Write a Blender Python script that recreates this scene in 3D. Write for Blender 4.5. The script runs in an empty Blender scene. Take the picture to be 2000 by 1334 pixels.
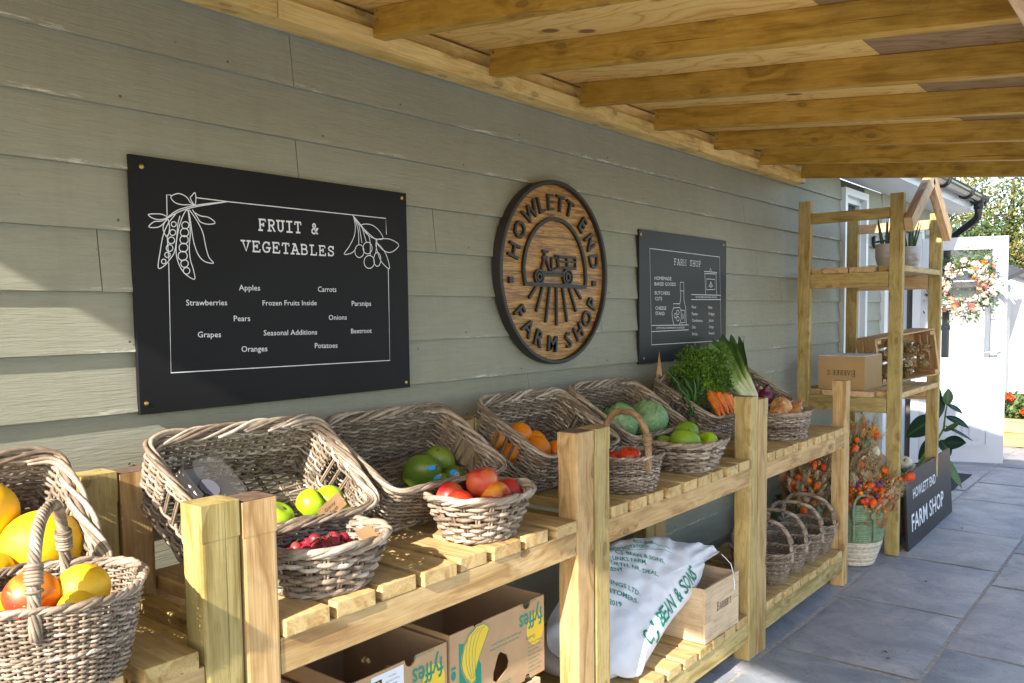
import bpy, bmesh, math, random
import numpy as np
from mathutils import Vector, Matrix, Euler, noise as mnoise
from mathutils.bvhtree import BVHTree
random.seed(7); rng = np.random.default_rng(7)
C = bpy.context.scene.collection
SC = bpy.context.scene
R = math.radians
WM = {}                      # world matrix of every object we place

def rotm(rx=0, ry=0, rz=0): return Euler((rx, ry, rz)).to_matrix().to_4x4()
def T(x, y, z): return Matrix.Translation((x, y, z))
def place(o, world, parent=None):
    if parent is not None:
        o.parent = parent
        o.matrix_parent_inverse = Matrix.Identity(4)
        o.matrix_local = WM[parent].inverted() @ world
    else:
        o.matrix_world = world
    WM[o] = world.copy()
def tag(o, label=None, cat=None, group=None, kind=None):
    if label: o['label'] = label
    if cat: o['category'] = cat
    if group: o['group'] = group
    if kind: o['kind'] = kind
    return o
def thing(name, label, cat, loc=(0, 0, 0), rot=None, group=None):
    o = bpy.data.objects.new(name, None); C.objects.link(o)
    o.empty_display_size = .05
    place(o, T(*loc) @ (rot if rot is not None else Matrix.Identity(4)))
    return tag(o, label, cat, group)
KIDS = {}
def kids(o): return [c for c in o.children]
def dup(root, world, label=None, group=None, parent=None, drop=()):
    r = root.copy(); C.objects.link(r)
    place(r, world, parent)
    if label: r['label'] = label
    if group: r['group'] = group
    for ch in kids(root):
        if ch.name.split('.')[0] in drop: continue
        dup(ch, world @ WM[root].inverted() @ WM[ch], parent=r)
    return r

class MB:
    """collects pieces of ONE mesh"""
    def __init__(s): s.v = []; s.f = []; s.t = []; s.m = []; s.n = 0
    def add(s, v, f, tint=.5, mat=0):
        v = np.asarray(v, float).reshape(-1, 3); k = s.n
        s.v.append(v); s.n += len(v)
        tt = np.full(len(v), tint, float) if np.isscalar(tint) else np.asarray(tint, float)
        s.t.append(tt)
        s.f.extend([tuple(int(i) + k for i in q) for q in f]); s.m.extend([mat] * len(f))
    def tube(s, path, rad, sides=5, ref=None, closed=False, tint=.5, mat=0, caps=True, flat=1.0):
        p = np.asarray(path, float); n = len(p)
        if n < 2: return
        if closed: t = np.roll(p, -1, 0) - np.roll(p, 1, 0)
        else:
            t = np.gradient(p, axis=0)
        t /= (np.linalg.norm(t, axis=1, keepdims=True) + 1e-12)
        if ref is None:
            a = np.array([0., 0, 1.]);
            if abs(t[:, 2]).mean() > .8: a = np.array([1., 0, 0])
            ref = np.tile(a, (n, 1))
        else: ref = np.broadcast_to(np.asarray(ref, float), (n, 3))
        b = np.cross(t, ref); b /= (np.linalg.norm(b, axis=1, keepdims=True) + 1e-12)
        nn = np.cross(b, t)
        rad = np.broadcast_to(np.asarray(rad, float), (n,))
        a = np.arange(sides) * 2 * np.pi / sides
        ring = p[:, None] + rad[:, None, None] * (np.cos(a)[None, :, None] * b[:, None] + flat * np.sin(a)[None, :, None] * nn[:, None])
        f = []
        for i in range(n if closed else n - 1):
            j = (i + 1) % n
            for k in range(sides):
                l = (k + 1) % sides
                f.append((i * sides + k, i * sides + l, j * sides + l, j * sides + k))
        if caps and not closed:
            f.append(tuple(range(sides))[::-1]); f.append(tuple((n - 1) * sides + k for k in range(sides)))
        tt = tint if np.isscalar(tint) else np.repeat(np.asarray(tint), sides)
        s.add(ring.reshape(-1, 3), f, tt, mat)
    def box(s, c, d, rot=None, tint=.5, mat=0):
        c = np.asarray(c, float); d = np.asarray(d, float) / 2
        v = np.array([[x, y, z] for x in (-1, 1) for y in (-1, 1) for z in (-1, 1)], float) * d
        if rot is not None: v = v @ np.array(rot.to_3x3()).T
        s.add(v + c, [(0, 1, 3, 2), (4, 6, 7, 5), (0, 4, 5, 1), (2, 3, 7, 6), (0, 2, 6, 4), (1, 5, 7, 3)], tint, mat)
    def lathe(s, prof, seg=24, tint=.5, mat=0, M=None, fn=None):
        prof = np.asarray(prof, float); n = len(prof)
        a = np.arange(seg) * 2 * np.pi / seg
        v = np.stack([prof[:, None, 0] * np.cos(a), prof[:, None, 0] * np.sin(a), np.repeat(prof[:, 1:2], seg, 1)], -1)
        if fn is not None: v = fn(v, a)
        v = v.reshape(-1, 3)
        f = [(i * seg + k, i * seg + (k + 1) % seg, (i + 1) * seg + (k + 1) % seg, (i + 1) * seg + k) for i in range(n - 1) for k in range(seg)]
        if M is not None:
            m = np.array(M); v = v @ m[:3, :3].T + m[:3, 3]
        s.add(v, f, tint, mat)
    def quadpatch(s, P, tint=.5, mat=0):
        """grid P[i,j,3]"""
        a, b = P.shape[:2]
        f = [(i * b + j, i * b + j + 1, (i + 1) * b + j + 1, (i + 1) * b + j) for i in range(a - 1) for j in range(b - 1)]
        s.add(P.reshape(-1, 3), f, tint, mat)
    def ribbon(s, pts, w, x, tint=.5, mat=0):
        """painted line of width w on a board lying in the y,z plane at depth x"""
        p = np.asarray(pts, float)
        if len(p) < 2: return
        closed = np.linalg.norm(p[0] - p[-1]) < 1e-6 and len(p) > 3
        if closed: t = np.roll(p[:-1], -1, 0) - np.roll(p[:-1], 1, 0); t = np.vstack([t, t[:1]])
        else: t = np.gradient(p, axis=0)
        t /= (np.linalg.norm(t, axis=1, keepdims=True) + 1e-12)
        nrm = np.stack([-t[:, 1], t[:, 0]], 1) * w / 2
        a = p + nrm; b = p - nrm; n = len(p)
        v = np.zeros((2 * n, 3)); v[:n, 0] = x; v[n:, 0] = x; v[:n, 1:] = a; v[n:, 1:] = b
        s.add(v, [(i, n + i, n + i + 1, i + 1) for i in range(n - 1)], tint, mat)
    def build(s, name, mats, parent=None, world=None, smooth=False, local=False):
        """vertices are in world space, or (local=True) in the space of `world`"""
        me = bpy.data.meshes.new(name)
        v = np.concatenate(s.v) if s.v else np.zeros((0, 3))
        if world is None: world = WM[parent] if parent is not None else Matrix.Identity(4)
        if not local:
            iv = np.array(world.inverted()); v = v @ iv[:3, :3].T + iv[:3, 3]
        me.from_pydata(v.tolist(), [], s.f)
        if not isinstance(mats, (list, tuple)): mats = [mats]
        for m in mats: me.materials.append(m)
        if len(mats) > 1: me.polygons.foreach_set('material_index', s.m)
        at = me.attributes.new('tint', 'FLOAT', 'POINT'); at.data.foreach_set('value', np.concatenate(s.t))
        if smooth: me.polygons.foreach_set('use_smooth', [True] * len(me.polygons))
        me.update()
        o = bpy.data.objects.new(name, me); C.objects.link(o)
        place(o, world, parent)
        return o

def bm_obj(name, bm, mats, parent, world, smooth=False):
    me = bpy.data.meshes.new(name); bm.to_mesh(me); bm.free()
    for m in (mats if isinstance(mats, (list, tuple)) else [mats]): me.materials.append(m)
    if smooth: me.polygons.foreach_set('use_smooth', [True] * len(me.polygons))
    o = bpy.data.objects.new(name, me); C.objects.link(o); place(o, world, parent); return o

AX = {'x': Matrix.Identity(4), 'y': rotm(0, 0, R(90)), 'z': rotm(0, R(-90), 0)}
def board(name, c, size, axis, mat, parent=None, bev=.003, rot=None, wob=.0, longonly=False):
    """sawn timber: size = (length, width, height) with the grain along local X; axis = world axis of its length"""
    bm = bmesh.new(); bmesh.ops.create_cube(bm, size=1)
    bmesh.ops.scale(bm, vec=size, verts=bm.verts)
    if bev:
        eg = list(bm.edges) if not longonly else [e for e in bm.edges if abs((e.verts[0].co - e.verts[1].co).x) > .5 * size[0]]
        bmesh.ops.bevel(bm, geom=eg, offset=bev, segments=2, affect='EDGES', profile=.6)
    if wob:
        for v in bm.verts: v.co += Vector((random.uniform(-1, 1), random.uniform(-1, 1), random.uniform(-1, 1))) * wob
    M = T(*c) @ (rot if rot is not None else Matrix.Identity(4)) @ AX[axis]
    return bm_obj(name, bm, mat, parent, M)
# size convention per axis: 'x': (Lx, Wy, Hz)  'y': (Ly, Wx, Hz)  'z': (Lz, Wy, Hx)

def text_mesh(body, width=None, cap=None, bold=0., align='LEFT', mono=False, res=2, extr=0., space=1.):
    """built-in font text -> arrays in its own x,y plane, scaled to the wanted width and cap height"""
    cu = bpy.data.curves.new('t', 'FONT'); cu.body = body; cu.resolution_u = res; cu.offset = bold
    cu.extrude = extr; cu.space_character = space
    o = bpy.data.objects.new('t', cu); C.objects.link(o)
    me = bpy.data.meshes.new_from_object(o.evaluated_get(bpy.context.evaluated_depsgraph_get()))
    v = np.array([tuple(a.co) for a in me.vertices]).reshape(-1, 3); f = [tuple(p.vertices) for p in me.polygons]
    bpy.data.objects.remove(o); bpy.data.curves.remove(cu); bpy.data.meshes.remove(me)
    if len(v) == 0: return v, f
    v[:, 0] -= v[:, 0].min()
    cu_cap = .7 if body.upper() == body or True else .7
    sy = (cap / .73) if cap else 1.
    sx = (width / v[:, 0].max()) if width else sy
    v[:, 0] *= sx; v[:, 1] *= sy
    if align == 'CENTER': v[:, 0] -= v[:, 0].max() / 2
    return v, f
def new_mat(name):
    m = bpy.data.materials.new(name); m.use_nodes = True
    nt = m.node_tree; b = nt.nodes['Principled BSDF']
    return m, nt, b
def N(nt, typ, **kw):
    n = nt.nodes.new(typ)
    for k, v in kw.items(): setattr(n, k, v)
    return n
def L(nt, a, b): nt.links.new(a, b)
def ramp(nt, fac, stops, interp='LINEAR'):
    r = N(nt, 'ShaderNodeValToRGB'); r.color_ramp.interpolation = interp
    e = r.color_ramp.elements
    while len(e) < len(stops): e.new(.5)
    for i, (p, c) in enumerate(stops): e[i].position = p; e[i].color = (*c, 1) if len(c) == 3 else c
    L(nt, fac, r.inputs[0]); return r.outputs[0]
def mix(nt, fac, a, b, mode='MIX'):
    n = N(nt, 'ShaderNodeMix', data_type='RGBA', blend_type=mode)
    for s, x in ((0, fac), (6, a), (7, b)):
        if hasattr(x, 'links'): L(nt, x, n.inputs[s])
        elif s == 0: n.inputs[0].default_value = x
        else: n.inputs[s].default_value = (*x, 1)
    return n.outputs[2]
def math_(nt, op, a, b=None):
    n = N(nt, 'ShaderNodeMath', operation=op)
    for i, x in enumerate((a, b)):
        if x is None: continue
        if hasattr(x, 'links'): L(nt, x, n.inputs[i])
        else: n.inputs[i].default_value = x
    return n.outputs[0]
def coords(nt, scale=(1, 1, 1), rnd=True, kind='Object'):
    tc = N(nt, 'ShaderNodeTexCoord'); mp = N(nt, 'ShaderNodeMapping'); mp.inputs['Scale'].default_value = scale
    L(nt, tc.outputs[kind], mp.inputs['Vector'])
    if rnd:
        oi = N(nt, 'ShaderNodeObjectInfo'); v = N(nt, 'ShaderNodeVectorMath', operation='SCALE')
        cb = N(nt, 'ShaderNodeCombineXYZ')
        L(nt, oi.outputs['Random'], cb.inputs[0]); L(nt, math_(nt, 'MULTIPLY', oi.outputs['Random'], 7.3), cb.inputs[1]); L(nt, math_(nt, 'MULTIPLY', oi.outputs['Random'], 3.1), cb.inputs[2])
        L(nt, cb.outputs[0], v.inputs[0]); v.inputs['Scale'].default_value = 9.
        ad = N(nt, 'ShaderNodeVectorMath', operation='ADD'); L(nt, mp.outputs[0], ad.inputs[0]); L(nt, v.outputs[0], ad.inputs[1])
        return ad.outputs[0]
    return mp.outputs[0]
def noise(nt, vec, scale, detail=4, rough=.55, dist=0.):
    n = N(nt, 'ShaderNodeTexNoise'); n.inputs['Scale'].default_value = scale; n.inputs['Detail'].default_value = detail
    n.inputs['Roughness'].default_value = rough; n.inputs['Distortion'].default_value = dist
    if vec is not None: L(nt, vec, n.inputs['Vector'])
    return n.outputs[0]
def bump(nt, b, h, strength=.3, dist=.002):
    n = N(nt, 'ShaderNodeBump'); n.inputs['Strength'].default_value = strength; n.inputs['Distance'].default_value = dist
    L(nt, h, n.inputs['Height']); L(nt, n.outputs[0], b.inputs['Normal']); return n
def setc(nt, b, x):
    if hasattr(x, 'links'): L(nt, x, b.inputs['Base Color'])
    else: b.inputs['Base Color'].default_value = (*x, 1)

def wood(name, pale, mid, dark, knot=(.13, .06, .025), knots=1., rough=.62, gs=1., dash=0.):
    m, nt, b = new_mat(name); b.inputs['Roughness'].default_value = rough; b.inputs['Specular IOR Level'].default_value = .3
    v = coords(nt, (1, 1, 1))
    wob = N(nt, 'ShaderNodeTexNoise'); wob.inputs['Scale'].default_value = 4.; wob.inputs['Detail'].default_value = 2
    mp = N(nt, 'ShaderNodeMapping'); mp.inputs['Scale'].default_value = (.5, 2.2, 2.2); L(nt, v, mp.inputs[0]); L(nt, mp.outputs[0], wob.inputs['Vector'])
    # knots: stretched cells
    kv = N(nt, 'ShaderNodeMapping'); kv.inputs['Scale'].default_value = (4.2, 9., 9.); L(nt, v, kv.inputs[0]); ksx = N(nt, 'ShaderNodeSeparateXYZ'); L(nt, kv.outputs[0], ksx.inputs[0]); kcb = N(nt, 'ShaderNodeCombineXYZ'); L(nt, ksx.outputs[0], kcb.inputs[0]); L(nt, math_(nt, 'ADD', ksx.outputs[1], ksx.outputs[2]), kcb.inputs[1])
    vo = N(nt, 'ShaderNodeTexVoronoi'); vo.inputs['Scale'].default_value = 1.; vo.voronoi_dimensions = '2D'; vo.inputs['Randomness'].default_value = 1.; kn_ = N(nt, 'ShaderNodeTexNoise'); kn_.inputs['Scale'].default_value = 14; L(nt, v, kn_.inputs['Vector']); ksc = N(nt, 'ShaderNodeVectorMath', operation='SCALE'); L(nt, kn_.outputs['Color'], ksc.inputs[0]); ksc.inputs['Scale'].default_value = .16; kad = N(nt, 'ShaderNodeVectorMath', operation='ADD'); L(nt, kcb.outputs[0], kad.inputs[0]); L(nt, ksc.outputs[0], kad.inputs[1]); L(nt, kad.outputs[0], vo.inputs['Vector'])
    kd = vo.outputs['Distance']
    sep = N(nt, 'ShaderNodeSeparateColor'); L(nt, vo.outputs['Color'], sep.inputs[0])
    gate = math_(nt, 'GREATER_THAN', sep.outputs[0], .58)
    kn = ramp(nt, kd, [(0, (.9, .9, .9)), (.018, (.5, .5, .5)), (.04, (.72, .72, .72)), (.055, (.5, .5, .5)), (.072, (.9, .9, .9)), (.095, (.22, .22, .22)), (.26, (0, 0, 0))])
    kn = math_(nt, 'MULTIPLY', kn, gate); kn = math_(nt, 'MULTIPLY', kn, knots)
    # rings: stretched waves pushed round the knots
    gv = N(nt, 'ShaderNodeMapping'); gv.inputs['Scale'].default_value = (1.1 * gs, 26 * gs, 26 * gs); L(nt, v, gv.inputs[0])
    off = N(nt, 'ShaderNodeVectorMath', operation='SCALE'); L(nt, wob.outputs['Color'], off.inputs[0]); off.inputs['Scale'].default_value = 5.
    kpush = ramp(nt, kd, [(0, (1, 1, 1)), (.45, (0, 0, 0))]); kp2 = math_(nt, 'MULTIPLY', kpush, gate)
    ad = N(nt, 'ShaderNodeVectorMath', operation='ADD'); L(nt, gv.outputs[0], ad.inputs[0]); L(nt, off.outputs[0], ad.inputs[1])
    cb = N(nt, 'ShaderNodeCombineXYZ'); L(nt, math_(nt, 'MULTIPLY', kp2, 1.6), cb.inputs[1]); L(nt, math_(nt, 'MULTIPLY', kp2, 1.2), cb.inputs[2])
    ad2 = N(nt, 'ShaderNodeVectorMath', operation='ADD'); L(nt, ad.outputs[0], ad2.inputs[0]); L(nt, cb.outputs[0], ad2.inputs[1])
    g1 = noise(nt, ad2.outputs[0], 1., 3, .5, .2)
    fv = N(nt, 'ShaderNodeMapping'); fv.inputs['Scale'].default_value = (7, 240, 240); L(nt, v, fv.inputs[0])
    g2 = noise(nt, fv.outputs[0], 1., 2, .6)
    col = ramp(nt, g1, [(.30, dark), (.45, mid), (.58, pale), (.72, mid)])
    fine = ramp(nt, g2, [(.3, (.80, .78, .74)), (.6, (1.06, 1.06, 1.06))])
    col = mix(nt, .8, col, fine, 'MULTIPLY')
    big = noise(nt, v, 2.3, 3)
    col = mix(nt, .55, col, ramp(nt, big, [(.3, (.78, .74, .66)), (.65, (1.08, 1.07, 1.05))]), 'MULTIPLY')
    oi = N(nt, 'ShaderNodeObjectInfo')
    col = mix(nt, .75, col, ramp(nt, oi.outputs['Random'], [(0, (.84, .86, .76)), (.35, (1.0, .98, .95)), (.7, (1.08, 1.02, .98)), (1, (.93, .87, .80))]), 'MULTIPLY')
    if dash:
        dv = N(nt, 'ShaderNodeMapping'); dv.inputs['Scale'].default_value = (26, 190, 190); L(nt, v, dv.inputs[0]); dn = noise(nt, dv.outputs[0], 1., 1, .4)
        dsh = ramp(nt, dn, [(.66, (0, 0, 0)), (.72, (1, 1, 1))]); col = mix(nt, math_(nt, 'MULTIPLY', dsh, dash), col, dark)
    cv = N(nt, 'ShaderNodeMapping'); cv.inputs['Scale'].default_value = (1.3, 75, 75); L(nt, v, cv.inputs[0]); cn = noise(nt, cv.outputs[0], 1., 2, .5, .3)
    crk = ramp(nt, cn, [(.715, (0, 0, 0)), (.74, (1, 1, 1))]); col = mix(nt, math_(nt, 'MULTIPLY', crk, .7), col, tuple(c * .4 for c in dark))
    dirt = noise(nt, v, 7., 6, .7); col = mix(nt, .5, col, ramp(nt, dirt, [(.32, (.62, .60, .56)), (.50, (1, 1, 1))]), 'MULTIPLY')
    col = mix(nt, kn, col, knot)
    setc(nt, b, col)
    bump(nt, b, mix(nt, crk, mix(nt, .6, g1, g2), (0, 0, 0)), .4, .002)
    return m

W_POST = wood('timber_treated_green', (.50, .395, .175), (.42, .32, .125), (.29, .205, .065), knots=.8, dash=.8)
W_RAIL = wood('timber_sawn_pale', (.58, .41, .205), (.49, .325, .145), (.35, .205, .08), knots=1.)
W_SLAT = wood('timber_planed_slat', (.62, .46, .225), (.53, .37, .16), (.38, .235, .085), knots=.5)
W_JOIST = wood('timber_joist', (.53, .335, .066), (.455, .272, .044), (.32, .178, .024), knots=.75)
W_LEDGER = wood('timber_ledger', (.80, .60, .26), (.73, .52, .195), (.58, .38, .115), knots=.7)
W_PINE = wood('timber_new_pine', (.66, .47, .29), (.58, .39, .21), (.46, .28, .13), knots=.5)
W_CRATE = wood('plywood_crate', (.70, .56, .40), (.66, .51, .35), (.58, .43, .28), knots=0., gs=.6)
W_OLD = wood('weathered_timber', (.20, .14, .11), (.16, .11, .085), (.10, .065, .05), knots=.3)

def plywood(name, a, b_, c, knot):
    m, nt, b = new_mat(name); b.inputs['Roughness'].default_value = .7
    v = coords(nt, (1, 1, 1), rnd=False)
    mp = N(nt, 'ShaderNodeMapping'); mp.inputs['Scale'].default_value = (1.3, 5., 1); mp.inputs['Rotation'].default_value = (0, 0, .12); L(nt, v, mp.inputs[0])
    g = noise(nt, mp.outputs[0], 1.3, 2, .45, .3)
    bands = math_(nt, 'FRACT', math_(nt, 'MULTIPLY', g, 13.))
    col = ramp(nt, bands, [(0, c), (.12, b_), (.5, a), (.9, b_), (1, c)])
    vo = N(nt, 'ShaderNodeTexVoronoi'); vo.inputs['Scale'].default_value = 1.; mk = N(nt, 'ShaderNodeMapping'); mk.inputs['Scale'].default_value = (5, 7.5, 0.); L(nt, v, mk.inputs[0]); L(nt, mk.outputs[0], vo.inputs['Vector'])
    sep = N(nt, 'ShaderNodeSeparateColor'); L(nt, vo.outputs['Color'], sep.inputs[0])
    kn = math_(nt, 'MULTIPLY', ramp(nt, vo.outputs['Distance'], [(0, (1, 1, 1)), (.13, (.9, .9, .9)), (.19, (0, 0, 0))]), math_(nt, 'GREATER_THAN', sep.outputs[1], .55))
    col = mix(nt, kn, col, knot)
    f = noise(nt, mp.outputs[0], 60, 2)
    col = mix(nt, .5, col, ramp(nt, f, [(.3, (.8, .8, .8)), (.7, (1.08, 1.08, 1.08))]), 'MULTIPLY')
    setc(nt, b, col); bump(nt, b, g, .15, .001); return m
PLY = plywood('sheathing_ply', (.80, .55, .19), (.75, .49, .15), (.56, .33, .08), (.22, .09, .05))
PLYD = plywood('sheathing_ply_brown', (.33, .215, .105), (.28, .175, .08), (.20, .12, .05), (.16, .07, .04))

def clap_mat():
    m, nt, b = new_mat('painted_clapboard'); b.inputs['Roughness'].default_value = .55; b.inputs['Specular IOR Level'].default_value = .35
    v = coords(nt, (1, 1, 1), rnd=False)
    mp = N(nt, 'ShaderNodeMapping'); mp.inputs['Scale'].default_value = (30, 3.2, 34); L(nt, v, mp.inputs[0])
    g = noise(nt, mp.outputs[0], 2.6, 7, .68, .8)
    gr = N(nt, 'ShaderNodeMapping'); gr.inputs['Scale'].default_value = (60, 9, 150); L(nt, v, gr.inputs[0])
    g2 = noise(nt, gr.outputs[0], 1.6, 4, .6, .5)
    big = noise(nt, v, 1.6, 4)
    at = N(nt, 'ShaderNodeAttribute', attribute_name='tint')
    col = ramp(nt, big, [(.3, (.280, .276, .210)), (.7, (.322, .317, .246))])
    col = mix(nt, .8, col, ramp(nt, g, [(.3, (.89, .89, .88)), (.6, (1.03, 1.03, 1.03))]), 'MULTIPLY')
    dr = N(nt, 'ShaderNodeMapping'); dr.inputs['Scale'].default_value = (1, 7, 1.1); L(nt, v, dr.inputs[0]); col = mix(nt, .5, col, ramp(nt, noise(nt, dr.outputs[0], 2.2, 6, .7), [(.36, (.91, .90, .88)), (.52, (1, 1, 1)), (.72, (1.03, 1.03, 1.03))]), 'MULTIPLY')
    # dirt specks
    sp = noise(nt, v, 42, 2, .5)
    col = mix(nt, ramp(nt, sp, [(.76, (0, 0, 0)), (.79, (.8, .8, .8))]), col, (.14, .12, .09))
    # chipped pale paint along the bottom arris of each board
    ch = noise(nt, mp.outputs[0], 5., 5, .75)
    ch2 = noise(nt, v, 1.7, 2)
    chip = math_(nt, 'MULTIPLY', ramp(nt, ch, [(.51, (0, 0, 0)), (.56, (1, 1, 1))]), ramp(nt, ch2, [(.51, (0, 0, 0)), (.60, (.9, .9, .9))]))
    edge = ramp(nt, at.outputs['Fac'], [(.86, (0, 0, 0)), (.94, (1, 1, 1))])
    col = mix(nt, math_(nt, 'MULTIPLY', chip, edge), col, (.62, .60, .53))
    setc(nt, b, col)
    bump(nt, b, mix(nt, .5, g, g2), .95, .0032)
    return m
CLAP = clap_mat()

def slate_mat():
    m, nt, b = new_mat('slate_flagstone'); b.inputs['Roughness'].default_value = .55
    v = coords(nt, rnd=False); at = N(nt, 'ShaderNodeAttribute', attribute_name='tint')
    n1 = noise(nt, v, 2.6, 9, .66, 1.3); n2 = noise(nt, v, 11, 7, .68, 2.2); n3 = noise(nt, v, 60, 3)
    a = ramp(nt, n1, [(.28, (.20, .215, .235)), (.46, (.285, .297, .315)), (.56, (.35, .352, .358)), (.74, (.46, .45, .435))])
    t = ramp(nt, at.outputs['Fac'], [(0, (.86, .92, 1.0)), (.4, (1.0, 1.0, 1.04)), (.7, (1.12, 1.08, 1.12)), (1, (1.28, 1.2, 1.12))])
    col = mix(nt, 1., a, t, 'MULTIPLY')
    col = mix(nt, .5, col, ramp(nt, n2, [(.3, (.8, .8, .8)), (.7, (1.15, 1.15, 1.15))]), 'MULTIPLY')
    col = mix(nt, ramp(nt, n3, [(.70, (0, 0, 0)), (.76, (.4, .4, .4))]), col, (.42, .40, .37))
    setc(nt, b, col); b.inputs['Roughness'].default_value = .5
    L(nt, ramp(nt, n2, [(.3, (.42, .42, .42)), (.7, (.7, .7, .7))]), b.inputs['Roughness'])
    tn = noise(nt, v, 3.4, 6, .6, 1.); st = []
    for i in range(9):
        p = .26 + i * .058; st += [(p, (i / 9.,) * 3), (p + .004, ((i + 1) / 9.,) * 3)]
    ter = ramp(nt, tn, st)
    col2 = mix(nt, 1., col, ramp(nt, ter, [(0, (.86, .87, .9)), (1, (1.10, 1.09, 1.06))]), 'MULTIPLY')
    ln_ = noise(nt, v, 5.2, 3, .5, 2.); vein = ramp(nt, ln_, [(.492, (0, 0, 0)), (.499, (.55, .55, .55)), (.506, (0, 0, 0))]); col2 = mix(nt, vein, col2, (.10, .09, .085))
    setc(nt, b, col2)
    bump(nt, b, mix(nt, .35, ter, mix(nt, .5, n2, n3)), .8, .010); return m
SLATE = slate_mat()

def plain(name, col, rough=.5, metal=0., bumps=None, spec=.5, var=.12, vs=6., coat=0.):
    m, nt, b = new_mat(name); b.inputs['Roughness'].default_value = rough; b.inputs['Metallic'].default_value = metal
    b.inputs['Specular IOR Level'].default_value = spec; b.inputs['Coat Weight'].default_value = coat
    v = coords(nt, rnd=True); n = noise(nt, v, vs, 5, .6)
    c = mix(nt, 1., col, ramp(nt, n, [(.3, (1 - var,) * 3), (.7, (1 + var,) * 3)]), 'MULTIPLY')
    setc(nt, b, c)
    if bumps: bump(nt, b, noise(nt, v, bumps[0], 4, .6), bumps[1], bumps[2] if len(bumps) > 2 else .002)
    return m
def tinted(name, stops, rough=.6, ns=30., var=.18, spec=.4, bumps=None, trans=0., sss=0.):
    """colour by the per-strand / per-leaf tint, broken up by noise"""
    m, nt, b = new_mat(name); b.inputs['Roughness'].default_value = rough; b.inputs['Specular IOR Level'].default_value = spec
    at = N(nt, 'ShaderNodeAttribute', attribute_name='tint'); v = coords(nt, rnd=True); n = noise(nt, v, ns, 4, .6)
    c = ramp(nt, at.outputs['Fac'], stops)
    c = mix(nt, 1., c, ramp(nt, n, [(.3, (1 - var,) * 3), (.7, (1 + var,) * 3)]), 'MULTIPLY')
    setc(nt, b, c)
    if trans: b.inputs['Transmission Weight'].default_value = 0; b.inputs['Subsurface Weight'].default_value = trans; b.inputs['Subsurface Radius'].default_value = (.004, .006, .002)
    if bumps: bump(nt, b, noise(nt, v, bumps[0], 3), bumps[1])
    return m
WICKER = tinted('grey_rattan', [(0, (.085, .060, .042)), (.35, (.20, .145, .10)), (.7, (.33, .26, .19)), (1, (.50, .43, .35))], .6, 55, .3, bumps=(220, .3))
WICKER_D = tinted('antique_willow', [(0, (.09, .062, .043)), (.35, (.20, .145, .10)), (.7, (.33, .255, .19)), (1, (.50, .42, .34))], .55, 55, .3, bumps=(220, .3))
WICKER_B = tinted('brown_willow_handle', [(0, (.12, .065, .03)), (.5, (.25, .145, .065)), (1, (.38, .25, .13))], .5, 60, .25)
BLACKBOARD = plain('black_sign_board', (.011, .010, .0115), .5, bumps=(500, .05), spec=.18, vs=3, var=.2)
SIGNGREY = plain('slate_sign_board', (.020, .020, .024), .45, bumps=(500, .05), spec=.25, vs=3)
PAINTW = plain('white_sign_paint', (.74, .76, .80), .6, var=.04)
BLACKP = plain('black_painted_wood', (.022, .018, .017), .5, bumps=(90, .15), var=.25)
BRASS = plain('brass_screw', (.55, .36, .12), .35, 1.)
STEEL = plain('galvanised_nail', (.30, .29, .28), .45, .9)
WHITEP = plain('white_gloss_paint', (.47, .49, .54), .45, var=.03, bumps=(30, .04))
UPVC = plain('white_upvc', (.68, .70, .72), .3, var=.02)
BLACKPL = plain('black_plastic_gutter', (.018, .018, .020), .3, spec=.5)
MORTAR = plain('mortar_joint', (.34, .32, .29), .9, bumps=(160, .5), vs=40, var=.3)
def signwood():
    m, nt, b = new_mat('rustic_printed_wood'); b.inputs['Roughness'].default_value = .42
    v = coords(nt, rnd=False)
    mp = N(nt, 'ShaderNodeMapping'); mp.inputs['Scale'].default_value = (10, 4, 46); L(nt, v, mp.inputs[0])
    g = noise(nt, mp.outputs[0], 1.6, 8, .68, 1.1)
    f = N(nt, 'ShaderNodeMapping'); f.inputs['Scale'].default_value = (40, 9, 320); L(nt, v, f.inputs[0]); g2 = noise(nt, f.outputs[0], 1., 4, .7)
    sx = N(nt, 'ShaderNodeSeparateXYZ'); L(nt, v, sx.inputs[0])
    pl = math_(nt, 'FRACT', math_(nt, 'MULTIPLY', sx.outputs[2], 7.3)); gap = ramp(nt, pl, [(0, (.15, .15, .15)), (.03, (1, 1, 1)), (.97, (1, 1, 1)), (1, (.15, .15, .15))])
    col = ramp(nt, g, [(.25, (.07, .028, .008)), (.40, (.25, .11, .025)), (.52, (.46, .235, .055)), (.75, (.66, .39, .12))])
    col = mix(nt, .9, col, ramp(nt, g2, [(.35, (.35, .30, .26)), (.6, (1.15, 1.12, 1.08))]), 'MULTIPLY')
    col = mix(nt, .85, col, gap, 'MULTIPLY')
    setc(nt, b, col); bump(nt, b, g2, .2, .001); return m
SIGNWOOD = signwood()
def glass(name, tint=(.9, .95, .95), alpha=.25):
    m, nt, b = new_mat(name); b.inputs['Base Color'].default_value = (*tint, 1); b.inputs['Roughness'].default_value = .02
    b.inputs['Transmission Weight'].default_value = 1.; b.inputs['IOR'].default_value = 1.45; return m
GLASS = glass('clear_glass')
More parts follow.
